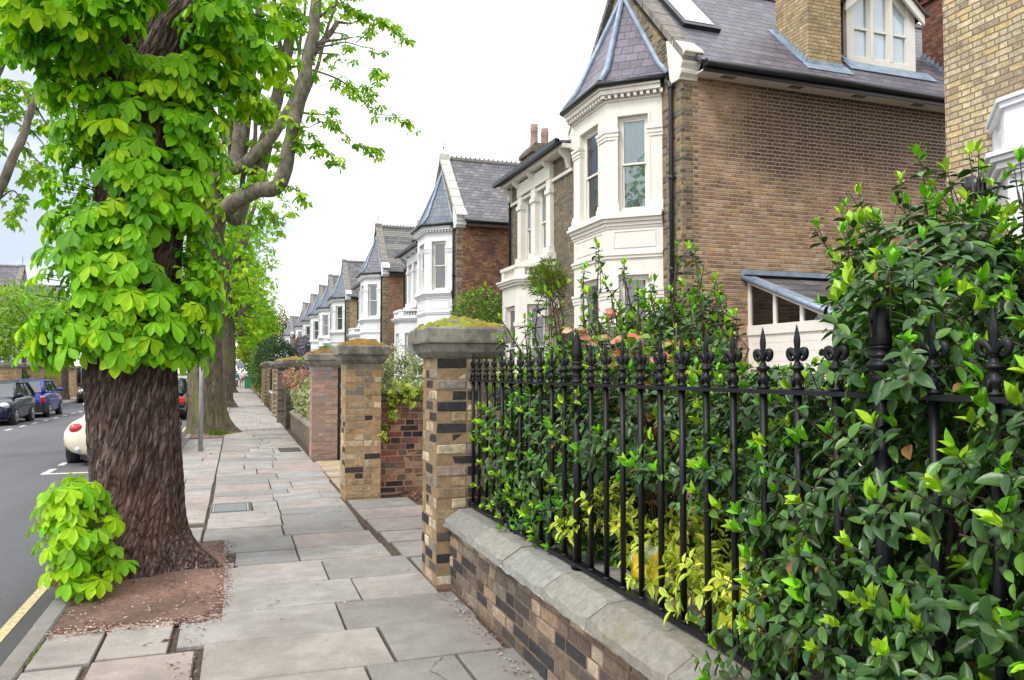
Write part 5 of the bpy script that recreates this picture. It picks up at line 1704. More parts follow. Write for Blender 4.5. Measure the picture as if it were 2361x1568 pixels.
# skirt at the bottom of the mass
for i in range(70):
    ang = r.uniform(-pi - .3, .4)
    sprout(LV, r.uniform(1.60, 1.80), ang, r.uniform(.08, .28) * (1.15 if cos(ang) < -.4 else 1), r.uniform(.13, .19), r, 1.0)
# long shoots hanging out to the left at the bottom
for i in range(14):
    sprout(LV, r.uniform(1.62, 1.95), pi + r.uniform(-.7, .5), r.uniform(.22, .42), r.uniform(.15, .2), r, .8, CH3 if i % 2 else CH1, st=None)
LV.build('crown', T_OBOV, M_chest, T1, (-.76, 6.72, 0))
# overhanging crown at the top of the view
LT = Leaves()
def cluster(L, c, rad, n, size, r, cols=(CH1, CH2, CH3), tmpl=None):
    for i in range(n):
        v = rvec(r) * rad * r.random() ** .4
        b = Vector(c) + Vector((v.x, v.y, v.z * .8))
        o = Vector((v.x, v.y, v.z * .3 + .15)).normalized()
        palm_leaf(L, b, o * .6 + Vector((0, 0, -.8)) + rvec(r) * .3, o + Vector((0, 0, .5)), size * r.uniform(.75, 1.15), r, r.choice(cols))
for (u, v, Y, rd, n) in [(60, -30, 6.0, .42, 60), (170, 20, 6.1, .36, 55), (255, 0, 5.9, .22, 30), (310, -10, 6.0, .14, 14), (140, 110, 6.3, .28, 34), (60, 60, 6.4, .26, 26), (185, 95, 6.1, .18, 22),
                         (475, 130, 6.35, .12, 14), (500, 60, 6.4, .28, 40), (560, 120, 6.6, .28, 40), (610, 40, 6.8, .30, 34), (540, 190, 6.6, .18, 20), (570, 230, 6.8, .18, 16), (500, 10, 6.1, .22, 22), (640, 130, 7.0, .2, 14), (360, -80, 5.9, .22, 24), (10, 110, 6.9, .15, 8), (125, 190, 6.5, .12, 10)]:
    cluster(LT, at(u, v, Y), rd, int(n * 1.25), .15, r)
for i in range(160):
    cluster(LT, Vector((r.uniform(-2.6, 1.6), r.uniform(6.0, 8.4), r.uniform(5.8, 8.4))), .3, 3, .18, r)
LT.build('upper_crown', T_OBOV, M_chest, T1, (-.76, 6.72, 0))
ST.smooth = True
for (a, b) in [((-.6, 6.75, 4.1), at(60, 0, 6.2)), ((-.6, 6.75, 4.1), at(170, 60, 6.2)), ((-.3, 6.75, 4.2), at(560, 120, 6.6)), ((-.35, 6.75, 4.0), at(520, 190, 6.6)), ((-.3, 6.8, 4.3), at(610, 40, 6.8))]:
    a, b = Vector(a), Vector(b); ST.tube([a, (a + b) / 2 + Vector((0, 0, .12)), b], [.03, .02, .01], 6)
ST.build('stems', M_stem, T1, world=True)
# sprouts at the foot
SF = thing('chestnut_sprout', 'bright green chestnut sprouts bushing out at the foot of the big trunk by the kerb', 'shrub', (-1.02, 6.0, 0))
LB = Leaves(); S2 = MB(); r = random.Random(9)
for i in range(150):
    z = r.uniform(.06, .74)
    w = .30 * (1 - max(0, z - .42) * 1.5) * (.75 + .25 * min(1, z / .15))
    a = r.uniform(0, 2 * pi); q = w * sqrt(r.random()) * 1.0
    c = Vector((-1.0 + cos(a) * q * .95 + (.05 - z * .12), 6.0 + sin(a) * q * .8, z + .04))
    o = Vector((cos(a), sin(a) - .35, .5))
    palm_leaf(LB, c, Vector((cos(a) * .7, sin(a) * .7 - .25, -.55)) + rvec(r) * .3, o, r.uniform(.085, .145), r, r.choice([CH3, CH3, CH1, (.21, .43, .015)]))
for i in range(16):
    a = r.uniform(0, 2 * pi); S2.tube([(-.95 + cos(a) * .05, 6.1, 0), (-1.0 + cos(a) * .15, 6.0 + sin(a) * .12, r.uniform(.3, .65))], .005, 5)
LB.build('foliage', T_OBOV, M_chest, SF, (-1.02, 6.0, 0)); S2.build('stems', M_stem, SF, world=True)

# ---------------------------------------------------------------- second tree: pollarded limbs with young leaves
def limb(mb, pts, r0, r1, n=10):
    P = [Vector(p) for p in pts]
    # Catmull-Rom through the points
    Q = []
    for i in range(len(P) - 1):
        a, b, c, d = P[max(i-1, 0)], P[i], P[i+1], P[min(i+2, len(P)-1)]
        for k in range(5):
            t = k / 5
            Q.append(.5 * ((2*b) + (c-a)*t + (2*a-5*b+4*c-d)*t*t + (3*b-a-3*c+d)*t**3))
    Q.append(P[-1])
    m = len(Q) - 1
    rad = [(r0 + (r1 - r0) * (i / m)) * (1 + .07 * noise.noise(Vector((i * .9, r0 * 50, 0)))) for i in range(m + 1)]
    Q = [q + Vector((noise.noise(q * 1.7), noise.noise(q * 1.7 + Vector((9, 0, 0))), 0)) * r0 * .25 for q in Q]
    mb.tube(Q, rad, n)
    return Q
C2 = lambda x, y: ((850 + x / 1.742) / 1.7357, (y / 1.742) / 1.7357)
def P2(x, y, Y): return at(*C2(x, y), Y)
T2 = thing('chestnut_tree', 'second street tree with greenish grey trunk and tall pollarded limbs behind the big trunk', 'tree', (-.7, 20.8, 0))
def ctr2(ul, ur, v, Y=20.8):
    p, q = at(ul, v, Y), at(ur, v, Y); return ((p.x + q.x) / 2, Y, p.z, (q.x - p.x) / 2)
rg2 = [(-.66, 20.8, -.06, .50), (-.68, 20.8, .15, .47), ctr2(430, 517, 905), ctr2(431, 512, 820), ctr2(432, 508, 700), ctr2(434, 512, 600), ctr2(438, 520, 520), ctr2(450, 522, 470), ctr2(455, 500, 400), ctr2(455, 490, 330)]
bark_mesh(rg2, 'trunk', M_bark2, T2, 90, 120, 8, .03, 6.0, .1, roots=[(-.1, .45, .9, .38), (-.9, .3, .7, .14), (pi, .5, .8, .10), (1.2, .5, .8, .2)])
mb = MB(); mb.smooth = True
Ls = []
Ls.append(limb(mb, [P2(20, 1520, 20.6), P2(130, 1420, 20.2), P2(300, 1330, 19.8), P2(430, 1310, 19.5), P2(490, 1200, 19.4), P2(540, 1030, 19.3), P2(580, 800, 19.2), P2(635, 560, 19.1), P2(690, 280, 19.0), P2(730, 20, 19), P2(760, -300, 19)], .215, .12, 14))
Ls.append(limb(mb, [P2(-30, 1290, 20.8), P2(60, 1200, 20.6), P2(200, 1160, 20.5), P2(330, 1040, 20.4), P2(440, 920, 20.4), P2(540, 740, 20.4), P2(620, 560, 20.4), P2(690, 400, 20.3), P2(760, 300, 20.2), P2(830, 220, 20.2), P2(870, 155, 20.2)], .18, .06, 12))
Ls.append(limb(mb, [P2(160, 1180, 20.6), P2(185, 1000, 20.7), P2(200, 700, 20.8), P2(215, 400, 20.8), P2(240, 0, 20.8), P2(250, -300, 20.8)], .18, .13, 12))
Ls.append(limb(mb, [P2(190, 1160, 21.2), P2(230, 900, 21.3), P2(260, 600, 21.4), P2(310, 300, 21.5), P2(330, -100, 21.5)], .14, .09, 10))
Ls.append(limb(mb, [P2(300, 1290, 20.9), P2(350, 1080, 21.0), P2(390, 900, 21.0), P2(445, 700, 21.0), P2(500, 470, 21.0), P2(535, 250, 21), P2(555, 60, 21), P2(570, -200, 21)], .21, .10, 12))
Ls.append(limb(mb, [P2(60, 1450, 21.2), P2(180, 1540, 21.4), P2(270, 1260, 21.5), P2(330, 1150, 21.5), P2(385, 980, 21.5)], .14, .10, 10))
Ls.append(limb(mb, [P2(90, 1000, 21.2), P2(60, 850, 21.2), P2(95, 600, 21.2), P2(120, 300, 21.2)], .09, .06, 8))
for (pts_, a_, b_) in [([(330, 1130), (370, 1000), (420, 850), (470, 650), (480, 400), (440, 150), (430, -50)], .085, .05), ([(150, 1150), (120, 950), (130, 700), (160, 450), (190, 200)], .10, .05), ([(560, 880), (640, 700), (720, 500), (760, 350), (800, 200), (850, 60), (880, -60)], .06, .03),
                      ([(200, 1350), (220, 1200), (290, 1000), (300, 800), (330, 600)], .07, .04), ([(620, 600), (600, 450), (610, 300), (640, 120), (650, -20)], .05, .03), ([(350, 1450), (420, 1520), (440, 1600)], .05, .03)]:
    Ls.append(limb(mb, [P2(x, y, 20.9) for x, y in pts_], a_, b_, 8))
mb.build('limb', M_limb, T2, world=True)
tw = MB(); tw.smooth = True; LF = Leaves(); r = random.Random(55)
def hang(L, p, size, r, cols=((.24, .46, .015), (.17, .38, .015), (.36, .56, .02))):
    c = jc(r, r.choice(cols), .12)
    a = rvec(r); d = Vector((a.x, a.y, -.9 + .5 * r.random()))
    L.add(p, d, (a.x, a.y, .8), size, size, c)
def twig(pts, Y, r0=.03, dens=1.0, tip=8, size=.22):
    Q = limb(tw, [P2(x, y, Y) for x, y in pts], r0 * .8, .006, 6)
    m = len(Q)
    for i in range(m):
        if r.random() < dens * (.10 + .42 * (i / m)):
            for k in range(r.choice([1, 2, 3])): hang(LF, Q[i] + rvec(r) * .10, size * r.uniform(.6, 1.05), r)
    for k in range(int(tip * .8)): hang(LF, Q[-1] + rvec(r) * .20 + Vector((0, 0, -.08)), size * r.uniform(.7, 1.1), r)
for pts, Y, r0, dens, tip in [
    ([(720, 310), (780, 290), (900, 275), (1030, 250)], 19.0, .075, .15, 3), ([(1000, 300), (1100, 210), (1150, 130), (1250, 180), (1330, 260)], 19.0, .02, 1.6, 9),
    ([(720, 330), (830, 315), (930, 295), (1060, 330), (1160, 335)], 19.0, .04, .5, 5), ([(700, 490), (780, 515), (880, 555), (970, 620), (1060, 720), (1110, 785), (1240, 805), (1340, 800), (1390, 850)], 19.0, .035, .9, 9),
    ([(620, 785), (700, 795), (780, 798), (830, 780)], 19.2, .04, .8, 9), ([(610, 830), (660, 890), (760, 850), (870, 880), (930, 950), (1040, 1030), (1120, 1050)], 19.2, .02, 1.2, 9),
    ([(560, 1020), (640, 1010), (730, 1015), (790, 1050), (850, 1110)], 19.3, .03, 1.2, 8), ([(500, 1260), (540, 1310), (600, 1330), (650, 1330)], 19.4, .02, 1.3, 9), ([(440, 1350), (490, 1400), (540, 1410)], 19.5, .015, 1.0, 6),
    ([(750, 120), (820, 60), (900, 20), (980, -40)], 19.0, .05, .5, 8), ([(870, 155), (960, 165), (1010, 150)], 20.2, .05, .1, 0), ([(840, 230), (900, 235), (960, 260)], 20.2, .03, .4, 3),
    ([(1000, 10), (1020, 90), (1060, 140), (1110, 130)], 19.0, .012, .6, 10), ([(780, 430), (820, 390), (860, 395)], 20.3, .09, .0, 0), ([(710, 370), (800, 375), (900, 385), (960, 350)], 19.2, .03, .8, 6),
    ([(530, 470), (600, 460), (640, 440)], 21, .06, .3, 2), ([(540, 340), (620, 355), (700, 360)], 21, .04, .1, 0), ([(560, 160), (640, 130), (700, 100)], 21, .06, .1, 0), ([(420, 110), (480, 30), (560, -20)], 21, .06, .3, 6),
    ([(560, 590), (520, 620), (560, 640)], 20.4, .015, 1.5, 6), ([(650, 600), (740, 600), (860, 575)], 19.1, .015, .2, 6), ([(400, 700), (330, 710), (370, 760)], 21, .012, 1.5, 7), ([(250, 760), (330, 720), (370, 780)], 21.2, .012, 1, 6),
    ([(440, 850), (480, 820), (500, 800)], 21, .02, .6, 3), ([(390, 1130), (440, 1130), (480, 1110)], 21, .03, .6, 4), ([(330, 1000), (400, 1010), (470, 1020)], 21, .02, 1, 6), ([(250, 1010), (300, 960), (350, 1010)], 20.6, .02, 1.6, 8),
    ([(240, 1180), (330, 1190), (390, 1200)], 20.2, .02, 1.6, 8), ([(300, 1310), (260, 1290), (300, 1240)], 19.8, .02, 1.6, 8), ([(440, 1320), (430, 1290), (470, 1260)], 19.5, .02, 1.6, 9), ([(140, 1250), (180, 1290), (100, 1310)], 20.5, .02, 1.5, 8),
    ([(40, 1350), (60, 1380), (30, 1420)], 20.5, .02, 1.5, 8), ([(340, 1430), (400, 1470), (440, 1560)], 20, .02, 1.5, 8), ([(600, 60), (560, 90), (520, 60)], 20, .02, 1.5, 10), ([(440, 30), (470, 100), (430, 170)], 20.5, .02, 1.5, 10),
    ([(740, 20), (720, 40), (700, 60)], 19, .02, 1, 6), ([(610, 900), (700, 940), (720, 1010)], 19.2, .015, 1.6, 10), ([(540, 960), (570, 990), (600, 960)], 19.2, .015, 1.5, 6), ([(1040, 430), (1080, 470), (1160, 520)], 18.6, .012, 1.6, 8),
    ([(1020, 600), (1070, 620), (1130, 680)], 18.6, .012, 1.6, 9), ([(900, 520), (940, 560), (960, 620)], 19, .012, 1.6, 9), ([(130, 720), (110, 780), (150, 760)], 21, .012, 1.5, 6), ([(900, 30), (940, 60), (990, 90)], 19, .012, 1.6, 12)]:
    twig(pts, Y, r0, dens, tip)
# thin random sprays of young leaves round the limbs
for Q in Ls:
    for q in Q:
        if r.random() < .22:
            e = q + rvec(r) * r.uniform(.25, .5)
            tw.tube([q, (q + e) / 2, e], [.012, .01, .006], 4, cap=False)
            for k in range(r.choice([2, 3, 4, 6])): hang(LF, e + rvec(r) * .14, r.uniform(.15, .25), r)
# crown above the frame
for i in range(700): hang(LF, Vector((r.uniform(-3.4, 2.6), r.uniform(18.4, 23), r.uniform(10.6, 14.5))), r.uniform(.2, .3), r)
tw.build('twigs', M_limb, T2, world=True)
LF.build('crown', T_PALM, M_far_leaf, T2, (-.7, 20.8, 0))

# ---------------------------------------------------------------- generic street tree
def tree(name, label, x, y, tr, th, crown, n, leaf, cols, seed, group=None, barkm=None, tmpl=None, lean=0, cat='tree', gap=-.05, roots=True):
    """crown: list of (dx, dy, z, rx, ry, rz) lobes"""
    t = thing(name, label, cat, (x, y, 0), group=group); r = random.Random(seed)
    if tr:
        rg_ = [(x, y, -.1, tr * 1.25), (x, y, .3, tr * 1.08), (x + lean * .2, y, th * .4, tr), (x + lean * .5, y, th * .8, tr * .85), (x + lean, y, th, tr * .65)]
        bark_mesh(rg_, 'trunk', barkm or M_bark2, t, 32, 30, seed, .02, 5, .1, roots=[(-.2, .45, .9, tr * .7), (2.5, .5, .8, tr * .4)] if roots else ())
        mb = MB(); mb.smooth = True
        for (dx, dy, z, a, b, c) in crown:
            e = Vector((x + dx, y + dy, z + c * .5)); s = Vector((x + lean * .7, y, min(th * .9, z)))
            m = (s + e) / 2 + Vector((dx * .1, dy * .1, -abs(dx) * .12))
            limb(mb, [s, m, e], tr * .42, tr * .10, 7)
            for k in range(3):
                v = rvec(r); e2 = Vector((x + dx + v.x * a * .8, y + dy + v.y * b * .8, z + v.z * c * .8)); limb(mb, [m, (m + e2) / 2 + rvec(r) * .1, e2], tr * .16, tr * .03, 5)
        mb.build('limb', M_limb, t, world=True)
    L = Leaves(); vol = [a * b * c for (_, _, _, a, b, c) in crown]; tot = sum(vol)
    for (dx, dy, z, a, b, c), vv in zip(crown, vol):
        k = int(n * vv / tot); i = 0; tries = 0
        while i < k and tries < k * 12:
            tries += 1
            v = rvec(r) * (r.random() ** .38)
            p = Vector((x + dx + v.x * a, y + dy + v.y * b, z + v.z * c))
            f = noise.noise(p * (1.9 / max(.6, min(a, 2.2)))) + .5 * noise.noise(p * (4.2 / max(.6, min(a, 2.2))))
            if f < gap - .12 * r.random(): continue
            d = Vector((v.x, v.y, v.z * .4)) + rvec(r) * .7 + Vector((0, 0, -.35))
            L.add(p, d, Vector((v.x * .5, v.y * .5, .9)) + rvec(r) * .5, leaf * r.uniform(.6, 1.15), leaf * r.uniform(.6, 1.1) * (1 if tmpl is None else .62), jc(r, r.choice(cols), .18)); i += 1
    L.build('crown', tmpl or T_PALM, M_far_leaf, t, (x, y, 0))
    return t
YG = [(.30, .54, .015), (.22, .46, .01), (.42, .60, .02), (.15, .36, .01)]
tree('chestnut_tree', 'third street tree down the pavement, leafy lime green crown behind the second trunk', -.62, 35.4, .42, 6.5, [(-.8, 0, 7.2, 2.2, 2.4, 2.2), (1.0, 0, 6.4, 1.5, 2, 2.0), (1.1, -.5, 3.9, .8, 1.2, 1.0), (-.3, 0, 9.6, 2.2, 2.4, 2.2), (1.4, .5, 8.6, 1.3, 2, 1.6), (.2, 0, 4.9, 1.2, 1.4, 1.0)], 1150, .27, YG, 31, gap=.04)
tree('chestnut_tree', 'fourth street tree, bright green crown reaching over the pavement beyond the lamp post', -.62, 60.6, .45, 6.5, [(-.2, 0, 8.2, 3.0, 3, 3.2), (1.8, 0, 6.6, 2.0, 2, 2.4), (1.5, 0, 4.2, 1.3, 1.6, 1.3), (-.2, 0, 11.5, 2.6, 2.6, 2.4)], 2600, .32, YG, 32, gap=.0)
tree('chestnut_tree', 'fifth street tree, farthest trunk with a bright crown above the two walkers', -.62, 86, .45, 6.5, [(.4, 0, 8.0, 3.4, 3, 3.4), (2.6, 0, 6.0, 2.2, 2, 2.6), (.2, 0, 11.5, 2.8, 2.6, 2.4)], 2600, .45, YG, 33)
tree('garden_tree', 'yellow green acacia leaning over the wall beside the two walkers', 2.3, 92, .2, 4, [(.2, 0, 4.6, 2.4, 2.4, 2.3), (-1.2, 0, 3.6, 1.4, 1.6, 1.4)], 2200, .42, [(.42, .48, .03), (.34, .42, .03), (.25, .34, .03)], 34, tmpl=T_NARROW)
tree('garden_tree', 'pale olive broad tree rising far behind the distant roofs', 7.0, 190, .5, 7, [(0, 0, 13, 5.5, 5, 4.0), (-5, 0, 11, 4, 4, 3), (4, 0, 11, 4, 4, 3.2)], 4200, .62, [(.24, .25, .11), (.30, .30, .13), (.18, .2, .08)], 35, tmpl=T_NARROW, gap=-.02)
tree('garden_tree', 'distant dark green tree closing the end of the street on the right of the pavement', 3.4, 150, .4, 5, [(0, 0, 6.5, 3.6, 4, 3.6), (-2.6, 0, 4, 2.2, 3, 2.4)], 2600, .6, [(.16, .26, .04), (.1, .2, .03)], 36, tmpl=T_NARROW)
for i, (x, y, lb) in enumerate([(-9.6, 86, 'street tree across the road behind the parked dark estate car'), (-9.4, 118, 'farther street tree across the road, green crown low on the horizon'), (-9.4, 160, 'farthest street tree across the road at the vanishing point')]):
    tree('street_tree', lb, x, y, .3, 4.5, [(0, 0, 6.5, 2.8, 3, 2.8), (1.2, 0, 5, 1.8, 2, 1.8), (-1, 0, 8.5, 2.2, 2.2, 2)], 1500, .5, YG, 40 + i)
tree('street_tree', 'slim street tree across the road beside the parked blue car, wide leafy green crown', -8.9, 48.5, .17, 3.6, [(0, -1, 4.4, 2.4, 3.4, 1.6), (-1.2, -6, 4.0, 2.0, 3.0, 1.7), (-.6, -9, 3.7, 1.8, 2.2, 1.5), (-2, 0, 5, 2.2, 2.5, 1.5), (-1.6, -7, 2.6, 1.2, 1.6, .9)], 7500, .21, [(.22, .40, .03), (.15, .32, .02), (.30, .44, .04), (.10, .22, .02)], 51, tmpl=T_NARROW, gap=-.18)
# tree at the left edge whose branches come into the view
TL = thing('street_tree', 'grey branched street tree entering at the upper left edge with young green leaves', 'tree', (at(-330, 858, 17).x, 17, 0)); r = random.Random(66)
bx = at(-330, 858, 17).x
bark_mesh([(bx, 17, -.2, .36), (bx, 17, 1.5, .3), (bx + .1, 17, 3.0, .28), (bx + .3, 17, 4.4, .22)], 'trunk', M_bark2, TL, 40, 40, 5, .02, 5, .1)
mb = MB(); mb.smooth = True; tw = MB(); tw.smooth = True; LF = Leaves()
A = limb(mb, [(bx + .2, 17, 3.8), at(-150, 640, 16.6), at(-20, 470, 16.2), at(35, 360, 16), at(75, 250, 16), at(110, 120, 16), at(140, -60, 16)], .12, .035)
B2 = limb(mb, [(bx + .2, 17, 3.9), at(-200, 420, 16.8), at(-60, 250, 16.8), at(5, 140, 17), at(30, 20, 17), at(40, -120, 17)], .11, .04)
mb.build('limb', M_limb, TL, world=True)
def tw2(pts, r0=.02, n=8):
    Q = limb(tw, pts, r0, .005, 5)
    for q in Q:
        for k in range(r.choice([0, 1, 2])): hang(LF, q + rvec(r) * .10, r.uniform(.12, .2), r)
    for k in range(n): hang(LF, Q[-1] + rvec(r) * .2, r.uniform(.13, .21), r)
for pts in [[(75, 250), (40, 190), (0, 200)], [(60, 290), (90, 320), (120, 360)], [(30, 370), (60, 400), (75, 420)], [(-20, 480), (25, 440), (45, 460), (35, 500)], [(-20, 200), (20, 215), (50, 225), (90, 215)], [(-30, 260), (0, 260), (40, 258)], [(10, 130), (50, 110), (70, 120)], [(45, 330), (95, 380), (110, 400)], [(95, 180), (130, 210), (140, 250)], [(-10, 330), (5, 340), (10, 270)], [(0, 60), (30, 40), (60, 20)], [(30, 120), (20, 90), (60, 60)], [(80, 240), (110, 290), (130, 300)]]:
    tw2([at(u, v, 16.2) for u, v in pts])
tw.build('twigs', M_limb, TL, world=True); LF.build('crown', T_PALM, M_far_leaf, TL, (bx, 17, 0))

# ---------------------------------------------------------------- leafy shrubs
DKG, MDG, BLG = (.034, .092, .018), (.068, .165, .020), (.042, .104, .034)
LIME, LIM2 = (.16, .44, .015), (.32, .54, .02)
def spray(L, S, p, d, r, n=3, size=.062, lime=.45, dark=(DKG, MDG, BLG, DKG), stem=.12, ratio=.5, limec=(LIME, LIM2), bronze=0):
    """a shoot: opposite pairs of leaves and, often, a tuft of fresh ones at the tip"""
    d = Vector(d).normalized(); a = d.orthogonal().normalized(); b = d.cross(a)
    ph = r.uniform(0, pi)
    for i in range(n):
        t = (i + .4) / n; q = p + d * stem * t; th = ph + i * pi / 2
        for s in (0, pi):
            l = a * cos(th + s) + b * sin(th + s)
            dd = d * r.uniform(.15, .6) + l + Vector((0, 0, -.25)) + rvec(r) * .25
            c = jc(r, r.choice(dark), .25) if r.random() > .012 else (.20, .11, .04)
            sz = size * r.uniform(.7, 1.25) * (1 - .25 * (i == n - 1))
            L.add(q, dd, d * .8 + Vector((0, 0, .6)) + rvec(r) * .35, sz, sz * ratio * r.uniform(.85, 1.1), c, (c[0] * 1.25, c[1] * 1.2, c[2] * 1.2))
    e = p + d * stem
    if r.random() < lime:
        ck = r.choice(limec)
        for i in range(r.choice([4, 5, 6, 7])):
            th = r.uniform(0, 2 * pi); l = a * cos(th) + b * sin(th)
            c = jc(r, ck, .2); sz = size * r.uniform(.55, 1.0)
            L.add(e + rvec(r) * .006, d + l * r.uniform(.2, .7) + Vector((0, 0, .35)), -l + d * .5, sz, sz * .42, c, c)
    if S is not None: S.tube([p - d * .06, e], [.0028, .0018], 4, cap=False)
def shrub(name, label, cat, blobs, n, seed, size=.062, lime=.45, dark=(DKG, MDG, BLG, DKG), mat=None, shoots=(), stemn=8, group=None, keep=None, ratio=.5, tmpl=None, stem=.12, inner=.5, upb=.4, nleaf=3, twigs=True, limec=(LIME, LIM2), base=None):
    r = random.Random(seed)
    cx = sum(b[0] for b in blobs) / len(blobs); cy = sum(b[1] for b in blobs) / len(blobs)
    if base: cx, cy = base
    t = thing(name, label, cat, (cx, cy, 0), group=group)
    L = Leaves(); S = MB(); S.smooth = True
    area = [(b[3] * b[4] + b[4] * b[5] + b[3] * b[5]) for b in blobs]; tot = sum(area)
    for b, ar in zip(blobs, area):
        k = int(n * ar / tot)
        for i in range(k):
            v = rvec(r); deep = r.random() < inner
            f = r.uniform(.55, .88) if deep else r.uniform(.9, 1.06)
            w = 1 + .18 * noise.noise(Vector((v.x * 2 + seed, v.y * 2, v.z * 2)))
            p = Vector((b[0] + v.x * b[3] * f * w, b[1] + v.y * b[4] * f * w, b[2] + v.z * b[5] * f * w))
            if p.z < .03: continue
            if keep and not keep(p): continue
            ins = False
            for q in blobs:
                if q is b: continue
                if ((p.x - q[0]) / q[3]) ** 2 + ((p.y - q[1]) / q[4]) ** 2 + ((p.z - q[2]) / q[5]) ** 2 < .42: ins = True; break
            if ins: continue
            d = Vector((v.x, v.y, v.z * .7 + upb)) + rvec(r) * .35
            spray(L, S if (twigs and not deep and r.random() < .6) else None, p, d, r, nleaf, size, 0.05 if deep else lime, dark, stem, ratio, limec)
    for (a, b_, ns) in shoots:
        a, b_ = Vector(a), Vector(b_); m = (a + b_) / 2 + rvec(r) * .03
        S.tube([a, m, b_], [.007, .005, .003], 6)
        for i in range(ns):
            f = i / max(1, ns - 1); p = (a * (1 - f) + b_ * f) if f != .5 else m
            spray(L, S, p + rvec(r) * .02, (b_ - a).normalized() + rvec(r) * .7 + Vector((0, 0, .3)), r, 2, size * r.uniform(.75, 1.1), lime + .25, dark, stem * .7, ratio, limec)
        spray(L, S, b_, (b_ - a).normalized(), r, 2, size * .8, 1.0, dark, stem * .6, ratio, limec)
    for i in range(stemn):
        b = r.choice(blobs); e = Vector((b[0] + r.uniform(-.5, .5) * b[3], b[1] + r.uniform(-.5, .5) * b[4], b[2] + b[5] * .5))
        s0 = Vector((cx + r.uniform(-.25, .25) * b[3], b[1] + r.uniform(-.2, .2), -.02))
        S.tube([s0, (s0 + e) / 2 + rvec(r) * .05, e], [.014, .010, .005], 6)
    L.build('foliage', tmpl or T_OVATE, mat or M_vib, t, (cx, cy, 0))
    S.build('stems', M_twig, t, world=True)
    return t
def shoot(u, v, Y, dl=.42, lean=(.0, .05), n=6):
    e = at(u, v, Y); return (e - Vector((lean[0], lean[1], dl)), e, n)
def keepR(p):
    if 2.15 < p.y < 3.45 and p.z < .98 and p.x < 1.98: return False
    if p.y > 2.45 and p.x < 1.66: return False
    if p.x < .93 * p.y and p.z > 1.44: return False
    return True
shrub('evergreen_shrub', 'tall glossy dark evergreen shrub pushing through the railings at the right edge', 'shrub',
      [(2.04, 2.30, 1.02, .44, .62, .52), (1.96, 1.55, 1.0, .48, .70, .60), (2.05, .85, 1.1, .55, .7, .75), (1.60, 1.62, 1.52, .14, .15, .16), (2.22, 2.05, 1.45, .46, .52, .50), (2.38, 1.40, 1.42, .5, .6, .55), (2.02, 1.85, 1.62, .30, .34, .32), (2.50, 2.45, 1.15, .38, .45, .45), (1.78, 1.7, .66, .36, .95, .28), (3.0, 2.4, 1.2, .4, .5, .6)],
      8200, 201, shoots=[shoot(2130, 415, 2.05, .40), shoot(2240, 400, 1.85, .4), shoot(2345, 440, 1.75, .4), shoot(1990, 485, 2.3, .35, (-.1, 0)), shoot(2080, 455, 2.15, .4), shoot(1900, 560, 2.45, .3, (-.15, 0)), shoot(1950, 530, 2.4, .3, (-.1, 0)), shoot(2290, 470, 1.9, .4), shoot(2190, 430, 2.0, .4), shoot(2030, 560, 2.0, .3)],
      size=.056, keep=keepR, stemn=26, lime=.40, stem=.11)
def keepL(p):
    if 2.5 < p.y < 3.5 and p.z < .98 and p.x < 1.98: return False
    if p.x < 1.57 + .03 * sin(p.y * 9): return False
    if p.x > .70 * p.y and p.z > 1.47: return False
    return True
shrub('evergreen_shrub', 'dark evergreen shrub with lime shoot tips behind the railings next to the nearest pier', 'shrub',
      [(1.96, 4.85, .98, .42, .50, .46), (1.92, 4.2, 1.0, .38, .6, .48), (2.02, 3.45, 1.0, .44, .6, .52), (2.35, 4.4, 1.35, .45, .6, .42), (2.45, 3.7, 1.40, .48, .6, .45), (2.05, 2.85, .9, .42, .5, .45), (1.90, 4.3, .62, .26, .9, .22)],
      5600, 202, shoots=[shoot(1380, 600, 4.1, .55, (0, .05), 9), shoot(1345, 650, 4.2, .4), shoot(1440, 640, 3.9, .4, (-.05, 0), 7), shoot(1560, 600, 3.5, .5, (0, 0), 8), shoot(1605, 615, 3.4, .45, (-.05, 0), 8), shoot(1650, 690, 3.3, .35), shoot(1240, 700, 4.6, .4), shoot(1210, 760, 4.9, .3), shoot(1290, 690, 4.4, .35), shoot(1500, 680, 3.7, .4), shoot(1700, 760, 3.1, .3), shoot(1160, 800, 5.0, .3), (Vector((1.9, 4.9, 1.45)), at(1125, 690, 5.1), 6), shoot(1410, 690, 4.0, .3), shoot(1470, 700, 3.8, .3)],
      size=.054, keep=keepL, stemn=26, lime=.55, inner=.4)
GRV, YEL = (.20, .42, .03), (.72, .72, .08)
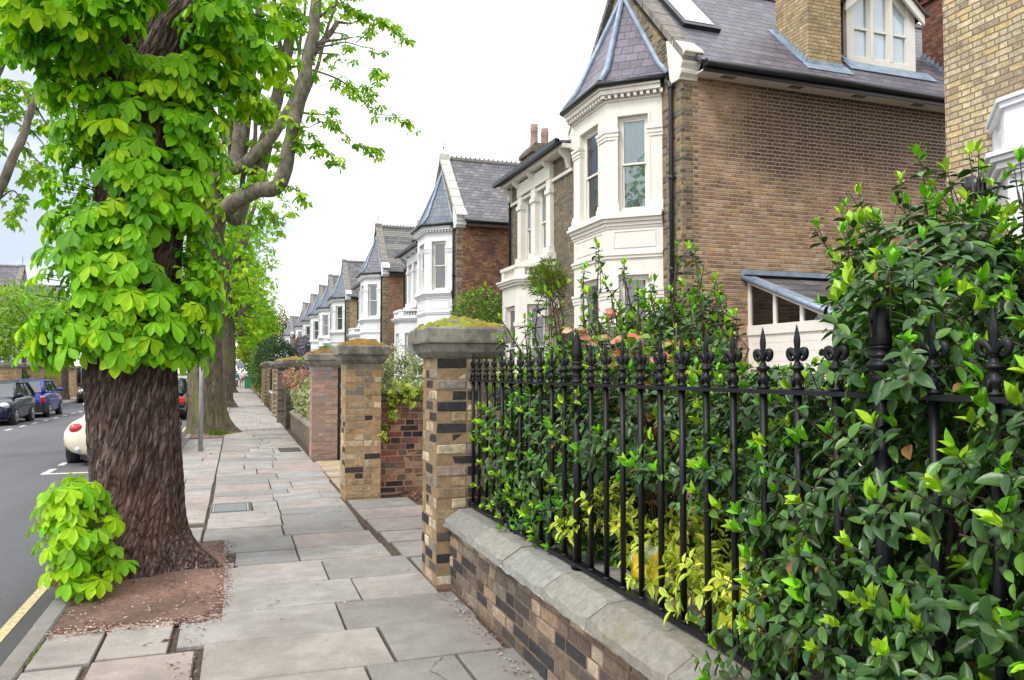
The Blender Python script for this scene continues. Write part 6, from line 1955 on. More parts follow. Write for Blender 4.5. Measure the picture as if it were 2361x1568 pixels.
def variegated(name, label, blobs, n, seed, c1, c2, size=.055, mat=None, ratio=.45, loc=None, keep=None, hangd=.2, tmpl=None, cat='shrub', stemn=6):
    r = random.Random(seed); cx, cy = loc or (blobs[0][0], blobs[0][1])
    t = thing(name, label, cat, (cx, cy, 0)); L = Leaves(); S = MB(); S.smooth = True
    vol = [b[3] + b[4] + b[5] for b in blobs]; tot = sum(vol)
    for b, vv in zip(blobs, vol):
        for i in range(int(n * vv / tot)):
            v = rvec(r) * r.random() ** .35
            p = Vector((b[0] + v.x * b[3], b[1] + v.y * b[4], b[2] + v.z * b[5]))
            d = Vector((v.x, v.y, v.z * .6 + .35)).normalized(); a = d.orthogonal().normalized(); bb = d.cross(a)
            for j in range(6):
                th = j * 2.4; l = a * cos(th) + bb * sin(th); q = p + d * .012 * j
                sz = size * r.uniform(.7, 1.2); k = r.random()
                ca, cb = jc(r, c1, .2), jc(r, c2, .12)
                if k < .25: ca = cb
                L.add(q, l + d * (.3 + .12 * j) + Vector((0, 0, -hangd)), d + Vector((0, 0, .4)), sz, sz * ratio, ca, cb)
            if r.random() < .3: S.tube([p - d * .12, p + d * .05], .002, 4, cap=False)
    for i in range(stemn):
        b = r.choice(blobs); S.tube([(b[0], b[1] + r.uniform(-.1, .1), 0), (b[0], b[1], b[2] * .5), (b[0], b[1], b[2])], .006, 5)
    L.build('foliage', tmpl or T_OVATE, mat or M_var, t, (cx, cy, 0)); S.build('stems', M_stem, t, world=True)
    return t
variegated('variegated_shrub', 'yellow edged variegated shrub low behind the railings around the plastic bag', [(1.65, 3.36, .84, .09, .16, .10), (1.74, 2.66, .74, .16, .32, .20), (1.76, 2.28, .70, .16, .28, .18), (1.62, 2.50, .68, .08, .25, .12), (1.60, 3.62, .72, .04, .1, .07), (1.85, 3.0, .84, .10, .2, .10), (1.70, 3.02, .70, .07, .2, .10)], 185, 301, GRV, YEL, .052)
# rose with bronze young leaves
def rose(name, label, pts, n, seed, cols, size=.06):
    r = random.Random(seed); t = thing(name, label, 'shrub', (2.05, 3.6, 0)); L = Leaves(); S = MB(); S.smooth = True
    for (a, b) in pts:
        a, b = Vector(a), Vector(b); m = (a + b) / 2 + Vector((0, 0, .10)); S.tube([a, m, b], [.006, .005, .003], 6)
        for i in range(n):
            f = r.uniform(.15, 1.05); p = a.lerp(b, f) + Vector((0, 0, .1 * (1 - (2 * f - 1) ** 2))) + rvec(r) * .06
            d = rvec(r); d.z = abs(d.z) * .3 - .2
            for j in range(5):
                th = (j - 2) * .8; l = Vector((d.x * cos(th) - d.y * sin(th), d.x * sin(th) + d.y * cos(th), d.z))
                c = jc(r, r.choice(cols), .2)
                L.add(p + l * .015, l + rvec(r) * .4, rvec(r) + Vector((-.2, -.5, .3)), size * r.uniform(.6, 1.0), size * .55, c, (c[0] * 1.1, c[1], c[2]))
    L.build('foliage', T_OVATE, M_var, t, (2.05, 3.6, 0)); S.build('stems', M_stem, t, world=True)
BRZ = [(.50, .14, .09), (.58, .24, .18), (.42, .20, .05), (.22, .30, .03), (.16, .28, .03), (.6, .3, .24)]
rose('rose_bush', 'rose bush with coral and bronze young leaves arching over the railings', [((2.0, 3.6, .5), at(1345, 790, 3.62)), ((2.0, 3.6, .6), at(1400, 770, 3.5)), ((2.0, 3.6, .7), at(1450, 790, 3.35)), ((2.0, 3.5, .7), at(1400, 730, 3.55)), ((2.0, 3.4, .6), at(1530, 790, 3.15)), ((2.0, 3.4, .7), at(1560, 750, 3.15)), ((2.0, 3.5, .7), at(1480, 740, 3.4)), ((2.0, 3.5, .7), at(1360, 750, 3.7)), ((1.95, 3.3, .5), at(1580, 870, 3.1)), ((1.95, 3.3, .4), at(1530, 960, 3.1)), ((1.95, 3.4, .4), at(1480, 880, 3.4))], 6, 302, BRZ, .062)

# ivy on the side wall and the covered wall further on
variegated('ivy', 'yellow green variegated ivy spilling over the coping of the side wall', [(2.0, 9.66, 1.30, .42, .14, .12), (2.7, 9.75, 1.32, .5, .14, .12), (1.80, 9.64, 1.02, .04, .04, .24), (1.66, 9.52, .74, .04, .04, .16), (2.34, 9.62, .90, .10, .04, .28), (2.05, 9.62, 1.2, .1, .05, .10), (3.6, 9.75, 1.33, .7, .15, .14)], 170, 303, (.14, .30, .03), (.58, .62, .08), .060, tmpl=T_IVY, ratio=1.0, hangd=.7, cat='climber', stemn=0)
shrub('pale_bush', 'silvery green bush behind the side wall with the ivy', 'shrub', [(2.6, 11.0, 1.15, .7, .5, .75), (3.4, 11.2, 1.1, .7, .5, .6)], 700, 304, .075, .1, [(.28, .32, .18), (.20, .26, .12), (.36, .38, .24)], M_soft, ratio=.35, stem=.16)
variegated('ivy', 'cream variegated ivy hanging over the low brown wall beyond the pink pier', [(1.52, 15.2, 1.0, .16, .8, .45), (1.50, 16.8, .95, .18, .9, .45), (1.50, 18.6, .95, .18, 1.0, .45), (1.5, 20.4, 1.0, .18, 1.1, .5)], 620, 305, (.12, .20, .05), (.50, .50, .30), .085, M_soft, hangd=.9, ratio=.5, stemn=0, cat='climber')
shrub('garden_hedge', 'dark hedge growing behind the ivy covered low wall', 'hedge', [(1.95, 15.6, .9, .35, 1.2, .75), (1.95, 17.8, .9, .35, 1.3, .75), (1.95, 20.2, .9, .35, 1.4, .8)], 900, 306, .085, .1, [(.05, .10, .03), (.09, .15, .04)], M_soft, stem=.14, twigs=False)
r = random.Random(12)
rl = thing('red_climber', 'dusky red leaved climber overhanging the ivy wall before the dark pier', 'climber', (1.3, 19.5, 0)); L = Leaves()
for i in range(420):
    p = Vector((r.gauss(1.28, .13), r.gauss(19.3, .9), r.gauss(1.36, .11))); L.add(p, rvec(r) + Vector((-.2, 0, -.5)), (0, -.6, .7), r.uniform(.08, .13), .05, jc(r, r.choice([(.30, .13, .11), (.40, .22, .16), (.24, .10, .09), (.34, .28, .10)]), .2))
L.build('foliage', T_NARROW, M_soft, rl, (1.3, 19.5, 0)); mb = MB(); mb.tube([(1.5, 19.5, 0), (1.5, 19.4, .8), (1.3, 19.2, 1.4)], .012, 6); mb.build('stems', M_twig, rl, world=True)
# fern fronds above the pink pier
fn = thing('fern', 'feathery green fern fronds arching above the pink pier', 'fern', (1.9, 15.6, 0)); L = Leaves(); S = MB(); r = random.Random(14)
for k in range(16):
    a = r.uniform(0, 2 * pi); l = r.uniform(.7, 1.2); b = Vector((1.9, 15.6 + r.uniform(-.4, .4), 1.45)); pts = []
    for j in range(22):
        t = j / 21; pts.append(b + Vector((cos(a) * l * t, sin(a) * l * t, .85 * t * (1.25 - t) * 1.5 * l)))
    S.tube(pts, .005, 4)
    for j in range(2, 22):
        dr = (pts[j] - pts[j-1]).normalized(); sd = dr.cross(Vector((0, 0, 1))).normalized(); w = .17 * sin(pi * min(1, (j + 2) / 24)) + .02
        for s in (-1, 1): L.add(pts[j], sd * s + dr * .4 + Vector((0, 0, -.1)), (0, 0, 1), w, .035, jc(r, (.20, .33, .10), .2))
L.build('frond', T_NARROW, M_soft, fn, (1.9, 15.6, 0)); S.tube([(1.9, 15.6, 0), (1.9, 15.6, 1.5)], .04, 8); S.build('stems', M_stem, fn, world=True)

# clipped and rounded shrubs, hedges farther off
def ball(name, label, blobs, n, leaf, cols, seed, cat='shrub', tm=None, trunk=True):
    r = random.Random(seed); cx, cy = blobs[0][0], blobs[0][1]
    t = thing(name, label, cat, (cx, cy, 0)); L = Leaves(); tot = sum(b[3] * b[5] for b in blobs)
    for b in blobs:
        for i in range(int(n * b[3] * b[5] / tot)):
            v = rvec(r); f = r.uniform(.82, 1.03) if r.random() < .75 else r.uniform(.6, .85)
            w = 1 + .14 * noise.noise(v * 2.6 + Vector((seed, 0, 0))) + .07 * noise.noise(v * 7)
            p = Vector((b[0] + v.x * b[3] * f * w, b[1] + v.y * b[4] * f * w, b[2] + v.z * b[5] * f * w))
            if p.z < .02: continue
            L.add(p, v + rvec(r) * .8, v + rvec(r) * .6, leaf * r.uniform(.6, 1.2), leaf * .5, jc(r, r.choice(cols), .25))
    L.build('foliage', tm or T_NARROW, M_soft, t, (cx, cy, 0))
    if trunk: mb = MB(); mb.tube([(cx, cy, -.05), (cx, cy, blobs[0][2])], .07, 8); mb.build('stems', M_twig, t, world=True)
    return t
ball('round_shrub', 'rounded mid green shrub between the nearest two houses', [(8.25, 26.9, 3.35, 1.05, .9, 1.15), (7.9, 26.5, 1.8, 1.0, .9, 1.2), (8.9, 27.1, 3.0, .8, .8, 1.0)], 8500, .13, [(.19, .30, .05), (.13, .22, .04), (.26, .38, .08)], 401)
ball('round_shrub', 'dark rounded holly shrub standing above the far garden walls', [(1.95, 45, 2.35, .95, .95, 1.12), (2.5, 45.5, 2.1, .7, .7, .95), (1.9, 45, 1.3, .8, .8, .9)], 5200, .13, [(.035, .075, .045), (.05, .10, .055), (.025, .055, .035)], 402)
ball('climbing_hedge', 'shaggy green hedge bulging over the wall down the pavement', [(1.35, 50, 2.0, .55, 3.5, 1.1), (1.35, 56, 1.9, .6, 3.2, 1.2), (1.30, 47.5, 1.2, .45, 2.6, .8), (1.4, 62, 1.9, .6, 3, 1.2)], 5200, .20, [(.09, .17, .03), (.06, .12, .03), (.14, .24, .04)], 403, 'hedge')
ball('garden_hedge', 'low hedge behind the pale piers', [(1.9, 31, 1.0, .35, 2.2, .55), (1.9, 35, 1.0, .35, 1.6, .55)], 1400, .12, [(.09, .16, .04), (.12, .2, .05)], 404, 'hedge', trunk=False)
ball('wisteria', 'lilac wisteria in bloom on the front of the sixth house', [(6.6, 84, 4.2, .5, 3.0, .9), (6.6, 91, 4.4, .5, 4.0, .9), (6.7, 87, 2.6, .5, 5, 1.0)], 2800, .34, [(.26, .21, .34), (.33, .28, .40), (.18, .15, .22), (.2, .2, .16)], 405, 'climber')
ball('garden_shrub', 'grey green leafy shrub in front of the second house bay', [(4.4, 21.5, .9, .9, .9, .95)], 1500, .13, [(.16, .22, .10), (.10, .15, .06)], 406, 'shrub', T_NARROW)
ball('garden_shrub', 'mid green shrub in the front garden before the cream bay of the nearest house', [(4.6, 11.0, 1.0, 1.1, .9, 1.0), (5.6, 11.6, .9, .9, .8, .9)], 2600, .10, [(.08, .14, .03), (.12, .2, .04)], 407, 'shrub', T_NARROW)
# feathery climber by the porch of the nearest house
r = random.Random(15)
fc = thing('porch_climber', 'feathery bright green climber hanging from the porch of the nearest house', 'climber', (7.1, 17.45, 0)); L = Leaves(); S = MB()
for i in range(2600):
    v = rvec(r) * r.random() ** .4; w_ = 1 + .5 * noise.noise(v * 2.2); p = Vector((6.98 + v.x * .40 * w_, 17.3 + v.y * .60 * w_, 3.78 + v.z * .40 * w_ - .25 * abs(v.y)))
    L.add(p, v + Vector((0, 0, .4)) + rvec(r) * .4, rvec(r), r.uniform(.08, .16), .012, jc(r, r.choice([(.20, .32, .03), (.13, .24, .02), (.28, .36, .05)]), .2))
for i in range(900):
    p = Vector((7.1 + r.gauss(0, .12), 17.0 + r.gauss(0, .25), r.uniform(2.3, 3.8))); L.add(p, rvec(r) + Vector((0, 0, -.4)), rvec(r), .1, .012, jc(r, r.choice([(.20, .10, .05), (.28, .16, .08), (.16, .16, .05)]), .2))
for k in range(10): S.tube([(7.1 + r.gauss(0, .08), 17.2 + r.gauss(0, .2), 0), (7.1 + r.gauss(0, .1), 17.2 + r.gauss(0, .2), 1.8), (7.0, 17.3, 3.9)], .012, 5)
L.build('foliage', T_SMALL, M_soft, fc, (7.1, 17.45, 0)); S.build('stems', M_twig, fc, world=True)
# ================================================================== cars
M_tyre = plain('tyre', (.02, .02, .02), .8, var=.2)
M_rim = plain('alloy', (.45, .46, .48), .3, .8, .1)
M_black = plain('black_plastic', (.02, .02, .022), .6)
M_cglass = glass_dark('car_glass', (.03, .04, .045), .03, 1.6)
M_redl = plain('red_lens', (.55, .015, .02), .12, var=.1, coat=1.0)
M_wlens = plain('clear_lens', (.55, .58, .6), .08, .4, .1, coat=1.0)
M_plate_y = plain('number_plate', (.7, .55, .08), .5)
M_chrome = plain('chrome', (.6, .6, .6), .15, 1.0, .05)
def paint(name, c, met=.25): return plain(name, c, .25, met, .03, 3, .4, coat=.35)

def wheel(root, x, y, rad, w=.19, s=1):
    mb = MB(); mb.T = Matrix.Translation((x, y, rad)) @ Matrix.Rotation(pi / 2 * s, 4, 'Y'); 
    mb.lathe([(rad * .62, -w/2), (rad * .93, -w/2), (rad, -w/2 + .03), (rad, w/2 - .03), (rad * .93, w/2), (rad * .62, w/2)], 28)
    wh = mb.build('wheel', M_tyre, root)
    mb = MB(); mb.T = Matrix.Translation((x, y, rad)) @ Matrix.Rotation(pi / 2 * s, 4, 'Y')
    mb.lathe([(rad * .63, w/2 - .02), (rad * .63, w/2 + .008), (rad * .56, w/2 + .008), (rad * .54, w/2 - .03), (.001, w/2 - .035)], 28)
    for k in range(6):
        a = 2 * pi * k / 6; c_, s_ = cos(a), sin(a)
        r0, r1, h = .04, rad * .58, .028
        mb.poly([(c_*r0 - s_*h, s_*r0 + c_*h, w/2 + .012), (c_*r0 + s_*h, s_*r0 - c_*h, w/2 + .012), (c_*r1 + s_*h*1.3, s_*r1 - c_*h*1.3, w/2 + .004), (c_*r1 - s_*h*1.3, s_*r1 + c_*h*1.3, w/2 + .004)])
    mb.lathe([(.06, w/2), (.06, w/2 + .016), (.02, w/2 + .02)], 12)
    mb.build('rim', M_rim, wh)
def car(label, loc, rotz, col, L, W, Hh, body, green, wheels, rad, kind='hatch', group='cars parked along both kerbs', matname='paint'):
    """body: [(y, z_bottom, z_top, halfwidth)], green: (yf0, yf1, yr1, yr0, zbelt, zroof, w0, w1); local +y is the front"""
    root = thing('parked_car', label, 'car', loc, rotz, group)
    P = paint(matname, col)
    mb = MB(); rows = []
    for (y, zb, zt, w) in body:
        ring = [(0, zt + .02), (.5*w, zt + .012), (.80*w, zt - .01), (.93*w, zt - .05), (.99*w, zt - .13), (1.0*w, (zt*.55 + zb*.45)), (.985*w, zb + .12), (.95*w, zb + .03), (.85*w, zb), (0, zb)]
        full = [(x, y, z) for x, z in ring] + [(-x, y, z) for x, z in ring[-2:0:-1]]
        rows.append(full)
    I = mb.grid(rows, closed_u=True); mb.face(I[0][::-1]); mb.face(I[-1])
    b = mb.build('body', P, root)
    yf0, yf1, yr1, yr0, zb, zr_, w0, w1 = green
    # cabin: inner shell, glass, pillars, roof
    def lp(y, t): return None
    A = {'fb': (w0, yf0, zb), 'ft': (w1, yf1, zr_ - .05), 'rt': (w1, yr1, zr_ - .05), 'rb': (w0, yr0, zb)}
    mbg = MB(); 
    m = lambda p: (-p[0], p[1], p[2])
    side = [A['fb'], A['ft'], A['rt'], A['rb']]
    inset = lambda p, q, t: tuple(p[i] * (1 - t) + q[i] * t for i in range(3))
    mbg.poly(side[::-1]); mbg.poly([m(p) for p in side])
    mbg.build('side_glass', M_cglass, root)
    mbg = MB(); mbg.poly([A['fb'], m(A['fb']), m(A['ft']), A['ft']]); mbg.build('windscreen', M_cglass, root)
    mbg = MB(); mbg.poly([m(A['rb']), A['rb'], A['rt'], m(A['rt'])]); mbg.build('rear_window', M_cglass, root)
    mb = MB(); rows = []
    n = 9
    for i in range(n + 1):
        t = i / n; y = yf1 + (yr1 - yf1) * t; e = .05 * sin(pi * t) ** .6
        rows.append([(x * w1, y, zr_ - .055 + e + .03 * (1 - x * x)) for x in (-1.03, -.95, -.7, -.3, 0, .3, .7, .95, 1.03)])
    mb.grid(rows)
    for s in (1, -1):
        q = lambda p: (p[0] * s, p[1], p[2])
        mb.tube([q(A['fb']), q(A['ft'])], .035, 8); mb.tube([q(A['rt']), q(A['rb'])], .06 if kind == 'hatch' else .05, 8)
        mb.tube([q(A['ft']), q(((A['ft'][0] + .012), (A['ft'][1] + A['rt'][1]) / 2, A['ft'][2] + .015)), q(A['rt'])], .035, 8)
        mb.tube([q(A['fb']), q(A['rb'])], .025, 6)
    mb.build('roof', P, root)
    mb = MB()
    for s in (1, -1):
        for t in (.42, .66) if kind != 'estate' else (.36, .62):
            a = inset(A['fb'], A['rb'], t); c = inset(A['ft'], A['rt'], min(1, t * .95)); mb.tube([(a[0]*s*1.004, a[1], a[2]), (c[0]*s*1.004, c[1], c[2])], .022, 6)
    mb.build('pillar', M_black, root)
    for s in (1, -1):
        for y in wheels:
            wheel(root, s * (W / 2 - .075), y, rad, s=s)
            mb = MB(); mb.T = Matrix.Translation((s * (W/2 - .055), y, rad)) @ Matrix.Rotation(pi/2 * s, 4, 'Y'); mb.lathe([(rad + .055, -.1), (rad + .055, .052), (rad + .045, .06), (rad * .9, .06)], 24)
            mb.build('wheel_arch', M_black, root)
        mb = MB(); mb.lathe([(.01, -.06), (.09, -.04), (.10, .02), (.05, .07), (.01, .075)], 10, c=(s * (w0 + .12), yf0 - .12, zb + .06), sy=.6)
        mb.build('wing_mirror', P, root)
    return root, P
def ell(root, name, mat, c, rx, ry, rz, parent=None, n=16):
    mb = MB(); mb.smooth = True; rows = []
    for i in range(1, 10):
        a = pi * i / 10 - pi / 2; rows.append([(c[0] + rx * cos(a) * cos(2*pi*k/n), c[1] + ry * cos(a) * sin(2*pi*k/n), c[2] + rz * sin(a)) for k in range(n)])
    I = mb.grid(rows, closed_u=True); mb.face(I[0][::-1]); mb.face(I[-1])
    return mb.build(name, mat, root)
RZ = ROAD_Z
# dark navy hatchback, nose towards us, across the road
hb = [(-1.80, .28, .62, .62), (-1.76, .22, .78, .72), (-1.55, .17, .88, .77), (-.9, .16, .90, .785), (0, .16, .88, .79), (.75, .16, .86, .785), (1.15, .17, .80, .775), (1.50, .18, .72, .74), (1.68, .2, .62, .68), (1.75, .26, .50, .58)]
c1, P1_ = car('dark navy hatchback parked across the road with its headlight towards us', (-7.32, 29.35, RZ), pi, (.006, .011, .04), 3.5, 1.58, 1.32, hb, (.85, .28, -1.25, -1.66, .86, 1.34, .70, .55), (1.02, -1.03), .275, matname='navy_paint')
for s in (1, -1):
    ell(c1, 'headlight', M_wlens, (s * .57, 1.52, .60), .16, .17, .125)
    ell(c1, 'fog_lamp', M_wlens, (s * .52, 1.68, .33), .06, .05, .045)
mb = MB(); mb.box(-.3, .3, 1.70, 1.765, .42, .52); mb.box(-.45, .45, 1.66, 1.74, .24, .32); mb.build('grille', M_black, c1)
mb = MB(); mb.box(-.24, .24, 1.755, 1.775, .33, .42); mb.build('number_plate', M_stucco_w, c1)
mb = MB(); mb.box(-.62, -.50, .55, .57, .98, 1.04); mb.box(.1, .3, .63, .65, .92, .97); mb.build('permit', M_stucco_w, c1)
# bright blue hatchback, tail towards us
hb2 = [(-1.74, .30, .55, .66), (-1.72, .24, .80, .72), (-1.6, .20, .90, .76), (-.9, .17, .93, .785), (0, .17, .91, .79), (.75, .17, .88, .78), (1.2, .18, .80, .76), (1.5, .2, .70, .72), (1.66, .24, .55, .6)]
c2, P2_ = car('bright blue hatchback parked across the road with its red tail light towards us', (-7.30, 33.85, RZ), 0, (.02, .045, .30), 3.4, 1.58, 1.35, hb2, (.78, .25, -1.30, -1.60, .92, 1.37, .70, .57), (1.0, -1.02), .265, matname='blue_paint')
for s in (1, -1):
    mb = MB(); mb.cbox(s * .72 - .09, s * .72 + .055, -1.77, -1.60, .56, .80, .02); tl = mb.build('tail_light', M_redl, c2)
    mb = MB(); mb.cbox(s * .72 - .085, s * .72 + .05, -1.776, -1.70, .72, .785, .01); mb.build('indicator', M_wlens, tl)
mb = MB(); rows = []
for (y, w) in ((-1.40, .795), (-1.70, .79), (-1.80, .72), (-1.82, .3)): rows.append([(w, y, .20), (w + .01, y, .36), (w, y, .50)])
mb.grid(rows); mb.grid([[(-p[0], p[1], p[2]) for p in q][::-1] for q in rows]); mb.box(-.72, .72, -1.82, -1.74, .2, .5)
mb.build('bumper', M_black, c2)
mb = MB(); mb.box(-.24, .24, -1.835, -1.815, .34, .43); mb.build('number_plate', M_plate_y, c2)
# dark car across the road mostly hidden behind the big trunk
c3, _ = car('dark car across the road peeping out from behind the big trunk', (-7.25, 48.6, RZ), pi, (.015, .018, .02), 4.1, 1.66, 1.35, [(y * 1.12, a, b, w * 1.04) for y, a, b, w in hb], (.9, .3, -1.3, -1.7, .88, 1.38, .74, .58), (1.15, -1.15), .29, matname='dark_paint')
for s in (1, -1): ell(c3, 'headlight', M_wlens, (s * .6, 1.74, .62), .16, .17, .13)
# dark saloon beyond the trunk on our side
sal = [(-2.15, .30, .60, .66), (-2.12, .22, .84, .76), (-1.9, .18, .92, .82), (-1.1, .16, .95, .85), (0, .16, .93, .86), (1.0, .16, .90, .85), (1.6, .18, .82, .82), (2.0, .2, .72, .76), (2.15, .26, .55, .62)]
c4, _ = car('dark estate car on our side, seen between the big trunk and the second tree', (-2.48, 31.0, RZ), 0, (.02, .025, .035), 4.4, 1.72, 1.4, sal, (1.0, .35, -1.75, -2.02, .93, 1.46, .76, .62), (1.3, -1.3), .30, kind='estate', matname='charcoal_paint')
for s in (1, -1): mb = MB(); mb.cbox(s * .74 - .14, s * .74 + .10, -2.17, -1.98, .60, .80, .02); mb.build('tail_light', M_redl, c4)
mb = MB(); mb.box(-.80, .80, -2.19, -2.1, .40, .415); mb.box(-.78, .78, -2.185, -2.1, .56, .575); mb.box(-.5, .5, -2.165, -2.1, .78, .80); mb.build('chrome_trim', M_chrome, c4)
mb = MB(); mb.box(-.26, .26, -2.18, -2.15, .63, .74); mb.build('number_plate', M_plate_y, c4)
for i, (x, y, colr_, rot, lb) in enumerate([(-2.45, 37.2, (.55, .58, .56), 0, 'pale silver car parked beyond the dark estate on our side'), (-2.45, 44, (.03, .04, .06), 0, 'dark car third in line beyond the dark estate on our side'), (-2.45, 52, (.5, .5, .5), 0, 'light grey car far down our kerb'), (-7.2, 60, (.4, .41, .42), pi, 'silver car far down the opposite kerb'), (-7.2, 68, (.3, .03, .03), pi, 'dark red car far down the opposite kerb')]):
    cc_, _ = car(lb, (x, y, RZ), rot, colr_, 4.2, 1.7, 1.4, sal, (1.0, .35, -1.6, -1.95, .93, 1.44, .76, .62), (1.3, -1.3), .30, kind='estate', matname='far_paint_%d' % i)
    for s in (1, -1): mb = MB(); mb.cbox(s * .74 - .14, s * .74 + .10, -2.17, -1.98, .60, .80, .02); mb.build('tail_light', M_redl, cc_)
# cream rounded convertible, rear corner to the left of the big trunk
bt = thing('parked_car', 'cream rounded convertible with oval red tail light, half hidden behind the big trunk', 'car', (-2.02, 15.5, RZ), 0, 'cars parked along both kerbs')
M_cream = paint('cream_paint', (.66, .60, .47), .05)
def surf(name, mat, rows, close=True, cap=True):
    mb = MB(); I = mb.grid(rows, closed_u=close)
    if cap: mb.face(I[0][::-1]); mb.face(I[-1])
    return mb.build(name, mat, bt)
def sect(y, w, zt, zb, ex=.62, n=28):
    row = []
    for k in range(n):
        a = 2 * pi * k / n; c_, s_ = cos(a), sin(a)
        row.append((w * abs(c_) ** ex * (1 if c_ > 0 else -1), y, (zt + zb) / 2 + (zt - zb) / 2 * abs(s_) ** .80 * (1 if s_ > 0 else -1)))
    return row
surf('body', M_cream, [sect(*q) for q in [(-.13, .50, .48, .26), (-.12, .64, .56, .21), (-.09, .74, .66, .18), (-.02, .81, .76, .165), (.10, .85, .83, .16), (.35, .87, .88, .16), (.8, .875, .90, .16), (1.25, .86, .86, .16), (1.6, .84, .78, .17), (2.4, .84, .76, .17), (2.75, .86, .84, .17), (3.15, .87, .86, .17), (3.55, .84, .78, .18), (3.85, .72, .62, .2), (3.98, .5, .45, .28)]])
surf('bonnet', M_cream, [sect(*q) for q in [(.02, .40, .74, .40), (.10, .54, .88, .40), (.3, .62, 1.0, .40), (.7, .66, 1.05, .4), (1.3, .68, 1.04, .4), (2.2, .68, 1.0, .4), (3.0, .62, .92, .4), (3.5, .5, .8, .4), (3.75, .3, .6, .4)]])
for s in (1, -1):
    wheel(bt, s * .775, .80, .30, .205, s); wheel(bt, s * .775, 3.12, .30, .20, s)
    mb = MB(); mb.T = Matrix.Translation((s * .77, .80, .30)) @ Matrix.Rotation(pi/2 * s, 4, 'Y'); mb.lathe([(.36, -.1), (.36, .098), (.35, .105), (.28, .105)], 24); mb.build('wheel_arch', M_black, bt)
    ell(bt, 'tail_light', M_redl, (s * .635, -.02, .665), .112, .075, .092)
    ell(bt, 'fog_lamp', M_wlens, (s * .58, -.125, .30), .042, .02, .042)
    ell(bt, 'wing_mirror', M_chrome, (s * .79, 2.0, 1.0), .08, .06, .07)
    mb = MB(); mb.T = Matrix.Translation((s * .58, -.118, .30)) @ Matrix.Rotation(pi/2, 4, 'X'); mb.lathe([(.047, -.01), (.058, .0), (.047, .012)], 20); mb.build('lamp_ring', M_cream, bt)
mb = MB(); mb.box(-.55, .55, -.08, .05, .13, .22); mb.build('valance', M_black, bt)
rows = []
for (zz, w, y0, y1) in ((.93, .66, .35, 2.3), (1.10, .63, .62, 2.1), (1.26, .58, .85, 1.95), (1.36, .50, 1.05, 1.8), (1.40, .35, 1.2, 1.65)):
    row = []
    for k in range(28):
        a = 2 * pi * k / 28; c_, s_ = cos(a), sin(a)
        row.append((w * abs(c_) ** .6 * (1 if c_ > 0 else -1), (y0 + y1)/2 + (y1 - y0)/2 * abs(s_) ** .6 * (1 if s_ > 0 else -1), zz))
    rows.append(row)
surf('soft_top', plain('black_canvas', (.03, .03, .035), .85), rows)
mb = MB(); mb.poly([(-.36, .50, 1.0), (.36, .50, 1.0), (.32, .80, 1.25), (-.32, .80, 1.25)]); mb.build('rear_window', M_cglass, bt)

# ================================================================== street furniture
M_galv = plain('galvanised_steel', (.42, .44, .46), .45, .6, .12, 8)
sp = thing('sign_post', 'plain galvanised grey post standing in the pavement in front of the second tree', 'post', (-.645, 16.04, 0))
mb = MB(); mb.tube([(0, 0, -.05), (0, 0, 2.95)], .042, 16); mb.build('pole', M_galv, sp)
mb = MB(); mb.lathe([(.05, 2.95), (.052, 2.97), (.03, 2.99)], 12); mb.build('cap', M_galv, sp)
M_lamp = plain('lamp_green', (.02, .06, .055), .45, .2)
lp = thing('lamp_post', 'tall dark green lamp post with a small white notice, beyond the second tree', 'street lamp', (-1.0, 61.4, 0))
mb = MB(); mb.tube([(0, 0, 0), (0, 0, 1.3), (0, 0, 1.35)], [.12, .12, .07], 12); mb.tube([(0, 0, 1.3), (0, 0, 6.2), (0, -.1, 6.5), (-.5, -.1, 6.7)], [.065, .05, .045, .04], 10); mb.build('pole', M_lamp, lp)
mb = MB(); mb.lathe([(.04, -.08), (.14, -.05), (.16, .04), (.05, .10)], 12, c=(-.62, -.1, 6.68), sx=1.6); mb.build('lamp_head', M_galv, lp)
mb = MB(); mb.box(-.2, .25, -.075, -.07, 2.2, 2.65); mb.build('notice', M_stucco_w, lp)
def disc_sign(label, x, y, z, r_, col):
    t = thing('road_sign', label, 'road sign', (x, y, 0)); mb = MB(); mb.tube([(0, 0, 0), (0, 0, z)], .035, 8); mb.build('pole', M_galv, t)
    mb = MB(); mb.T = Matrix.Translation((0, -.05, z)) @ Matrix.Rotation(pi/2, 4, 'X'); mb.lathe([(r_, 0), (r_, .01), (r_ * .8, .012)], 20); mb.build('plate', plain('sign_' + str(int(col[2]*100)), col, .5), t)
disc_sign('small round grey sign on a pole behind the two walkers', .25, 84, 2.25, .36, (.25, .3, .36))
fp = thing('sign_post', 'grey post on the far pavement beside the parked dark car', 'post', (-8.42, 50.5, 0))
mb = MB(); mb.tube([(0, 0, -.05), (0, 0, 2.9)], .06, 12); mb.build('pole', M_galv, fp)
bn = thing('wheelie_bin', 'green wheeled rubbish bin with a blue lid standing against the far wall', 'bin', (.85, 73, 0))
mb = MB(); mb.prism([(-.24, .06), (.24, .06), (.29, 1.06), (-.29, 1.06)], 1, -.28, .28); mb.build('body', plain('bin_green', (.01, .20, .09), .45), bn)
mb = MB(); mb.prism([(-.31, 1.06), (.31, 1.06), (.26, 1.16), (-.26, 1.16)], 1, -.33, .31); mb.build('lid', plain('lid_blue', (.05, .2, .45), .45), bn)
for s in (-1, 1):
    mb = MB(); mb.T = Matrix.Translation((s * .22, .24, .10)) @ Matrix.Rotation(pi/2, 4, 'Y'); mb.lathe([(.10, -.03), (.10, .03)], 14); mb.build('wheel', M_tyre, bn)
